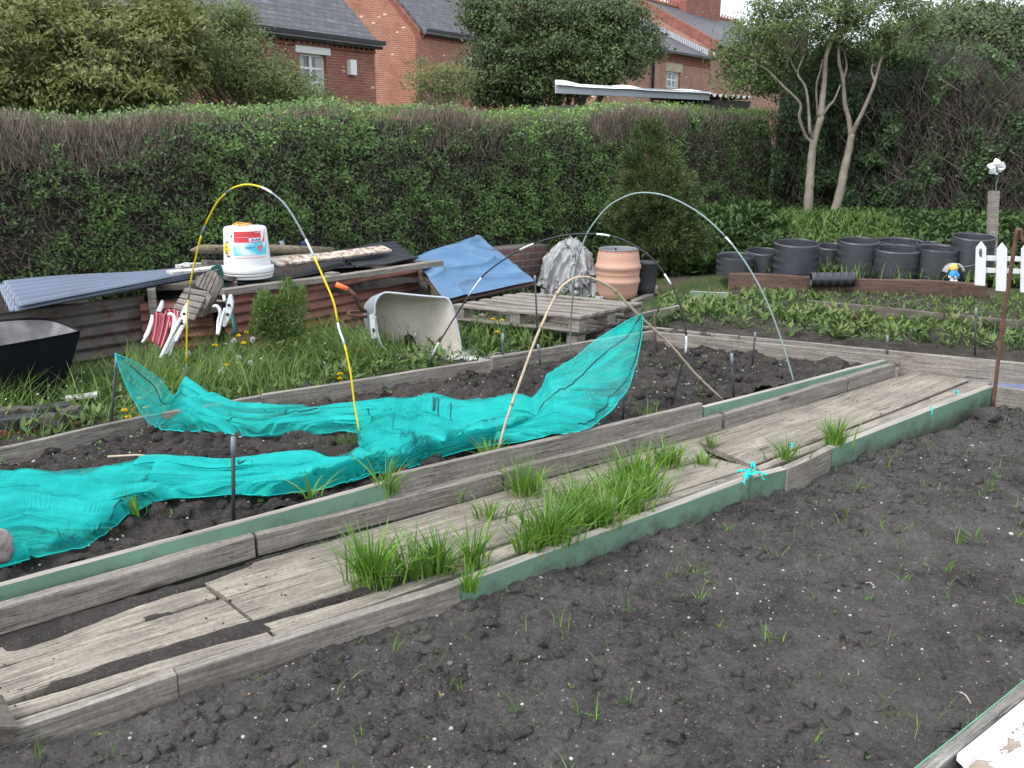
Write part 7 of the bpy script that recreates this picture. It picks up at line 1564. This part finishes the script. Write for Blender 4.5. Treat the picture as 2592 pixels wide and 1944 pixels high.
for sx in (-7, 2):
    lathe('boot', gb+Vector((sx*gs, -.04, 0)), [(.001, 0), (5*gs, 0), (5.5*gs, 3*gs), (3*gs, 6*gs), (.001, 7*gs)], m_simple('gnome_boot', (.7, .7, .68), .4), gnm, 14)
    tube('arm', [gb+Vector((sx*gs*1.5+.01, 0, 23*gs)), gb+Vector((sx*gs*2+.02, -.04, 17*gs)), gb+Vector((sx*gs, -.07, 15*gs))], 3*gs, m_simple('gnome_sleeve', (.03, .26, .6), .4), gnm, 8, curve=3)
def fn(s, t): a = math.pi*(.1+.85*s); r = 26*gs; return gb+Vector((33*gs-r*.75*math.cos(a)*-1-18*gs, .1+.12*t, 14*gs+r*.9*math.sin(a)*(1-.1*t)))
o = grid('stone_arch', fn, 24, 4, m_simple('pale_stone', (.4, .4, .38), .8, .2, 9), origin=tuple(gb)); o.modifiers.new('s', 'SOLIDIFY').thickness = .025; tag(o, 'curved pale stone piece behind the gnome', 'stone')

# ============================================================ grass tufts, flowers, seedlings
def tuft(px, py, z, h, n, spread, label, seed=0, mat=GRASS2, lean=.55, w=(.004, .006), dry=.06, group='grass tufts growing through the walkway', droop=None):
    rs = np.random.RandomState(seed+500); c0 = P(px, py, z); r = np.abs(rs.randn(n))*spread*.5; a = rs.rand(n)*6.283
    base = np.stack([c0.x+r*np.cos(a)*1.25, c0.y+r*np.sin(a)*.8, np.full(n, z)], 1); hh = h*(.35+.65*rs.rand(n)**.7)
    l = np.stack([np.cos(a), np.sin(a)], 1)*(hh*lean*(.2+rs.rand(n)))[:, None]+rs.randn(n, 2)*(hh*.15)[:, None]
    if droop is not None: l = l+np.array([droop])*hh[:, None]
    rn = rs.rand(n)*.9; rn = np.where(rs.rand(n) < dry, 1., rn); hh = np.where(rn > .99, hh*.5, hh)
    o = blades('grass_tuft', base, hh, l, w[0]+w[1]*rs.rand(n), mat, rnd=rn, origin=tuple(c0), curl=.55, ns=4, twist=rs.rand(n)*3.14)
    return tag(o, label, 'grass', group)
ZT = ZW+.005
T_ = [(945, 1478, .25, 330, .11, 'largest dense round grass tuft at the left of the walkway'), (1050, 1462, .2, 90, .06, 'thin grass tuft between the largest and second tuft'), (1110, 1448, .2, 190, .09, 'second dense grass tuft with yellow basal blades'), (1195, 1432, .22, 110, .07, 'upright sparse tuft right of the second dense tuft'), (1185, 1500, .14, 60, .04, 'straw tinged tuft hanging over the edge board end'),
      (1390, 1375, .25, 300, .12, 'tall dense tuft in the middle of the walkway by the edge'), (1330, 1395, .16, 90, .07, 'small tuft at the left foot of the tall middle one'), (1520, 1330, .2, 240, .12, 'broad tuft right of the tall middle one'), (1460, 1290, .2, 200, .13, 'loose tuft behind the tall middle one'), (1330, 1250, .2, 150, .1, 'tuft growing against the kerb beam left of the cluster'),
      (1590, 1295, .18, 180, .1, 'tuft at the right front of the big cluster'), (1600, 1215, .2, 200, .12, 'tuft at the back of the big cluster against the kerb'), (1690, 1180, .17, 150, .1, 'last tuft of the big cluster on the right'), (1240, 1310, .13, 60, .1, 'sparse spreading blades left of the kerb side tuft'), (1640, 1255, .17, 150, .1, 'tuft in the middle of the right half of the cluster'),
      (1775, 1175, .09, 50, .08, 'low sparse tuft past the big cluster'), (1800, 1130, .11, 36, .05, 'short tuft against the kerb beam near its butt joint'), (1990, 1165, .14, 90, .08, 'tuft with long leaning blades left of the spiky one'), (2112, 1130, .19, 150, .06, 'spiky dark tuft on the bare edge piece at the right'), (1150, 1265, .10, 36, .09, 'flat sprawling blades beside the kerb left of the cluster'), (1560, 1250, .17, 170, .13, 'leafy tuft filling the centre of the big cluster'), (1440, 1330, .17, 140, .1, 'tuft just behind the tall middle one')]
for i, (px, py, h_, n, sp, l) in enumerate(T_): tuft(px, py, ZT, h_*1.22, int(n*.8), sp*.92, l, i, lean=.7, w=(.004, .008), dry=.13)
tuft(972, 1252, .23, .26, 46, .05, 'tall sparse grass standing at the joint of the green and grey boards', 40, w=(.006, .008), lean=.8, group='grass along the bed boards')
tuft(1240, 1168, .23, .17, 60, .05, 'grass drooping over the kerb at the foot of the bamboo', 41, w=(.005, .006), lean=1.2, group='grass along the bed boards')
tuft(1645, 1068, .23, .2, 30, .06, 'grass sprigs standing by the bare board near the black stake', 42, group='grass along the bed boards')
tuft(1800, 1290, -.04, .16, 46, .04, 'grass clump in front of the green edge board left of the teal scrap', 43, group='grass clumps in the near soil')
tuft(350, 1305, .2, .17, 12, .04, 'sprig of grass at the edge of the near netting', 44, w=(.006, .006), group='grass along the bed boards')
tuft(160, 1385, .2, .17, 7, .03, 'few upright blades poking through the near netting', 45, group='grass along the bed boards')
tuft(790, 1262, .24, .16, 14, .05, 'yellowish grass blades arching over the netting by the green board', 46, w=(.007, .007), lean=1.1, group='grass along the bed boards')
tuft(880, 1120, .22, .08, 60, .12, 'pale sprawling weeds in the gap of the netting', 47, mat=LF_W, group='grass along the bed boards')
rs9 = np.random.RandomState(77)
NS = [(1070, 1580, .1, 12, 'grass seedling below the second dense tuft'), (1240, 1570, .12, 8, 'long bladed seedling left of the white label'), (1330, 1610, .07, 20, 'bushy yellow green seedling below the white label'), (705, 1690, .1, 8, 'spindly grass seedling below the left edge board'), (2160, 1250, .13, 16, 'tall pale seedling cluster right of the teal scrap'), (2230, 1160, .12, 12, 'seedling right of the spiky tuft'), (2340, 1240, .1, 9, 'single leaning seedling right of centre'), (1700, 1420, .11, 12, 'branching seedling under the green edge board'), (1760, 1470, .11, 12, 'seedling clump below the grass at the board'), (1770, 1530, .1, 9, 'forked seedling lower centre'), (2060, 1290, .08, 14, 'low seedling tuft near the curved stick'), (2440, 1160, .09, 18, 'feathery seedling patch at the right'), (2330, 1130, .08, 14, 'feathery seedling patch behind the curved stalk'), (2040, 1420, .08, 6, 'two blade seedling in the right middle'), (2280, 1470, .07, 6, 'thin seedling above the white splinter'), (1590, 1790, .05, 24, 'mossy yellow tuft at the bottom centre'), (2260, 1825, .05, 30, 'mossy yellow tuft near the bottom right board'), (2575, 1530, .06, 16, 'brownish green tuft at the right edge'), (1960, 1620, .07, 5, 'tiny seedling lower right of centre'), (340, 1870, .05, 14, 'feathery weed beside the large soil lump'), (130, 1860, .07, 14, 'leafy weed at the bottom left corner'), (260, 1845, .05, 12, 'small fern like weed below the bottom left board'), (1950, 1420, .09, 7, 'seedling left of the tiny pair'), (930, 1595, .04, 10, 'low seedling under the left tufts'), (2480, 1260, .06, 8, 'short seedling at the right near the dandelion')]
for i, (px, py, h_, n, l) in enumerate(NS): tuft(px, py, -.055, h_, n, .035, l, 100+i, mat=LF_W if 'moss' in l or 'weed' in l else GRASS2, w=(.003, .004), lean=.9, dry=.1, group='seedlings in the near soil')
x, y = in_near(700); n = len(x); keep = RS.rand(n) < .25+.75*sstep(.45, .62, fbm(x*.9, y*.9, s=151)); x, y = x[keep], y[keep]
rosettes('seedlings', x, y, -.078+near_z(x, y), 4, .011, .5, LF_W, 'tiny green seedlings dotted over the near soil', 'seedlings', .5)
n = 520; x, y = in_near(n); n = len(x); tag(blades('seedlings', np.stack([x, y, -.085+near_z(x, y)], 1), .02+.07*RS.rand(n)**1.5, RS.randn(n, 2)*.03, .002+.003*RS.rand(n), GRASS2), 'thin grass seedlings scattered on the near soil', 'seedlings', kind='stuff')
x, y = in_near(200); kk = fbm(x*1.1, y*1.1, s=171); q_ = RS.rand(len(x)) < sstep(.4, .6, kk)+.15; x, y = x[q_], y[q_]; n = len(x); i_ = np.repeat(np.arange(n), 5); bs_x = x[i_]+RS.randn(n*5)*.012; bs_y = y[i_]+RS.randn(n*5)*.012
tag(blades('seedlings', np.stack([bs_x, bs_y, -.085+near_z(bs_x, bs_y)], 1), (.03+.09*RS.rand(n)[i_])*(.5+.5*RS.rand(n*5)), RS.randn(n*5, 2)*.035, .003+.003*RS.rand(n*5), GRASS2, rnd=RS.rand(n*5)*.95), 'sparse sprigs of couch grass coming up through the near soil', 'seedlings', kind='stuff')
x, y = in_bed(160); z = SB0+bed_z(x, y); rosettes('seedlings', x, y, z, 6, .03, .35, LF_W, 'small weeds sprouting in the dug soil of the netted bed', 'seedlings', .6)
dl = P(2465, 1385, -.05); x = np.array([dl.x]); rosettes('dandelion_plant', x, np.array([dl.y]), np.array([dl.z]), 7, .075, .22, LF_W, 'dandelion', 'x', .5, hvar=0); o = [q for q in bpy.data.objects if q.name.startswith('dandelion_plant')][0]; tag(o, 'small dandelion rosette on the right of the near soil', 'dandelion'); o['kind'] = 'thing'
YF = m_simple('dandelion_yellow', (.85, .62, .01), .6, .1, 40); STM = m_simple('stem_green', (.2, .24, .08), .6); FLU = m_leaf('seed_fluff', [(0, (.5, .5, .48)), (1, (.75, .75, .72))], .8, .5, 0)
def dandelion(px, py, z0, hgt, kind, label, seed):
    """px, py: position of the flower head in the photo; z0 ground; head stands hgt above it"""
    head = P(px, py, z0+hgt); base = Vector((head.x+.01, head.y+.01, z0-.01)); t = thing('dandelion', label, 'dandelion', tuple(base), 'yellow dandelions' if kind == 'y' else 'dandelion seed heads'); rs = np.random.RandomState(seed)
    tube('stem', [base, base.lerp(head, .5)+Vector((.008, 0, 0)), head-Vector((0, 0, .006))], .0025, STM, t, 5, curve=3, origin=tuple(base))
    if kind == 'y':
        n = 60; d = rdir(n, rs); d[:, 2] = np.abs(d[:, 2])*.6+.15; d = unit(d); c_ = np.repeat(np.array([tuple(head)]), n, 0); leaves('flower', c_, d, unit(np.cross(d, rdir(n, rs))+np.array([[0, 0, 1.]])), .02+.006*rs.rand(n), .009, YF, t, fold=0, origin=tuple(base))
    else:
        n = 160; d = rdir(n, rs); c_ = np.array([tuple(head)])+d*.004; leaves('seed_head', c_, d, rdir(n, rs), .018+.004*rs.rand(n), .006, FLU, t, fold=0, origin=tuple(base))
for i, (px, py, k, h_, l) in enumerate([(544, 876, 'y', .28, 'yellow dandelion alone below the wooden chair'), (617, 870, 'y', .28, 'yellow dandelion between the two white seed heads'), (604, 852, 'y', .3, 'pale yellow dandelion behind the one between seed heads'), (624, 843, 'y', .3, 'rearmost yellow dandelion near the weed bush'), (573, 926, 'y', .2, 'flat yellow dandelion above the lowest seed head'),
        (592, 862, 's', .3, 'white seed head left of the middle yellow flower'), (639, 859, 's', .3, 'white seed head right of the middle yellow flower'), (559, 940, 's', .18, 'lowest white seed head in the long grass'), (634, 919, 's', .2, 'white seed head above the broad weeds'), (325, 803, 's', .3, 'white seed head in front of the dark iron sheet'), (606, 906, 's', .2, 'faint seed head amid the long grass'), (476, 895, 's', .2, 'grey seed head hidden by the yellow hoop'),
        (861, 948, 'y', .12, 'upper yellow dandelion beside the yellow hoop leg'), (860, 960, 'y', .09, 'lower yellow dandelion beside the yellow hoop leg'), (1248, 809, 'y', .25, 'yellow dandelion under the pallet, left of a pair'), (1270, 812, 'y', .25, 'yellow dandelion under the pallet, right of a pair'), (1258, 842, 'y', .2, 'largest yellow dandelion below the pallet pair'),
        (315, 1041, 'y', .16, 'yellow dandelion right of the first stake, upper'), (325, 1057, 'y', .12, 'yellow dandelion right of the first stake, lower'), (352, 1011, 'y', .18, 'upper yellow dandelion seen through the netting'), (371, 1033, 'y', .16, 'lower yellow dandelion seen through the netting'), (61, 1078, 'y', .1, 'yellow dandelion in front of the black bricks'),
        (2206, 729, 'y', .1, 'yellow dandelion in the leafy weeds below the sleeper wall'), (2256, 807, 'y', .12, 'yellow dandelion in the middle right bed')]): dandelion(px, py, .08, h_, k, l, i)
# bushy weed by the rusty sheet
wb0 = P(700, 850, .08); tW = thing('weed_bush', 'upright yellow green weed bush growing in front of the rusty sheet', 'bush', (wb0.x, wb0.y, .08)); Yw = D(700, 790, 7.3).y
crown('foliage', [(705, 800, 7.3, 58, 46, .2), (728, 745, 7.35, 24, 34, .12), (672, 775, 7.3, 26, 34, .12), (762, 762, 7.35, 14, 36, .1), (700, 830, 7.2, 70, 30, .22), (645, 800, 7.3, 14, 24, .1)], LF_W, tW, 330, 16, .03, cr=.07, up=.6, seed=21, origin=(wb0.x, wb0.y, .08), shell=.1, bright=.25) if False else None
rs = np.random.RandomState(8); n = 5200; ks = [(705, 800, 55, 50), (728, 740, 20, 36), (672, 778, 28, 38), (764, 765, 13, 42), (700, 835, 72, 30), (648, 800, 12, 28)]; ar = np.array([a[2]*a[3] for a in ks]); k = rs.choice(len(ks), n, p=ar/ar.sum()); pts = []
for i in range(n): a = ks[k[i]]; th = rs.rand()*6.283; r = rs.rand()**.5; pts.append(tuple(D(a[0]+a[2]*r*math.cos(th), a[1]+a[3]*r*math.sin(th), 7.25+.25*(rs.rand()-.5))))
pts = np.array(pts); d = unit(rdir(n, rs)+np.array([[0, 0, .9]])); leaves('foliage', pts, d, unit(np.cross(d, rdir(n, rs))), .03+.022*rs.rand(n), .011, LF_W, tW, rnd=np.clip(.35+.4*rs.rand(n)+.15*(pts[:, 2] > .45), 0, .95), origin=(wb0.x, wb0.y, .08))
st = Bag()
for (px, py) in ((728, 708), (672, 745), (764, 725), (705, 760), (648, 778), (740, 780), (690, 770)): q = D(px, py, 7.25); st.tube(catmull([Vector((q.x*.9+wb0.x*.1, q.y, .05)), q], 3) if False else [Vector((q.x*.85+D(700, 850, 7.25).x*.15, q.y, .05)), q], .004, 5)
st.build('stems', STM, tW, origin=(wb0.x, wb0.y, .08))
print('objects', len(bpy.data.objects))
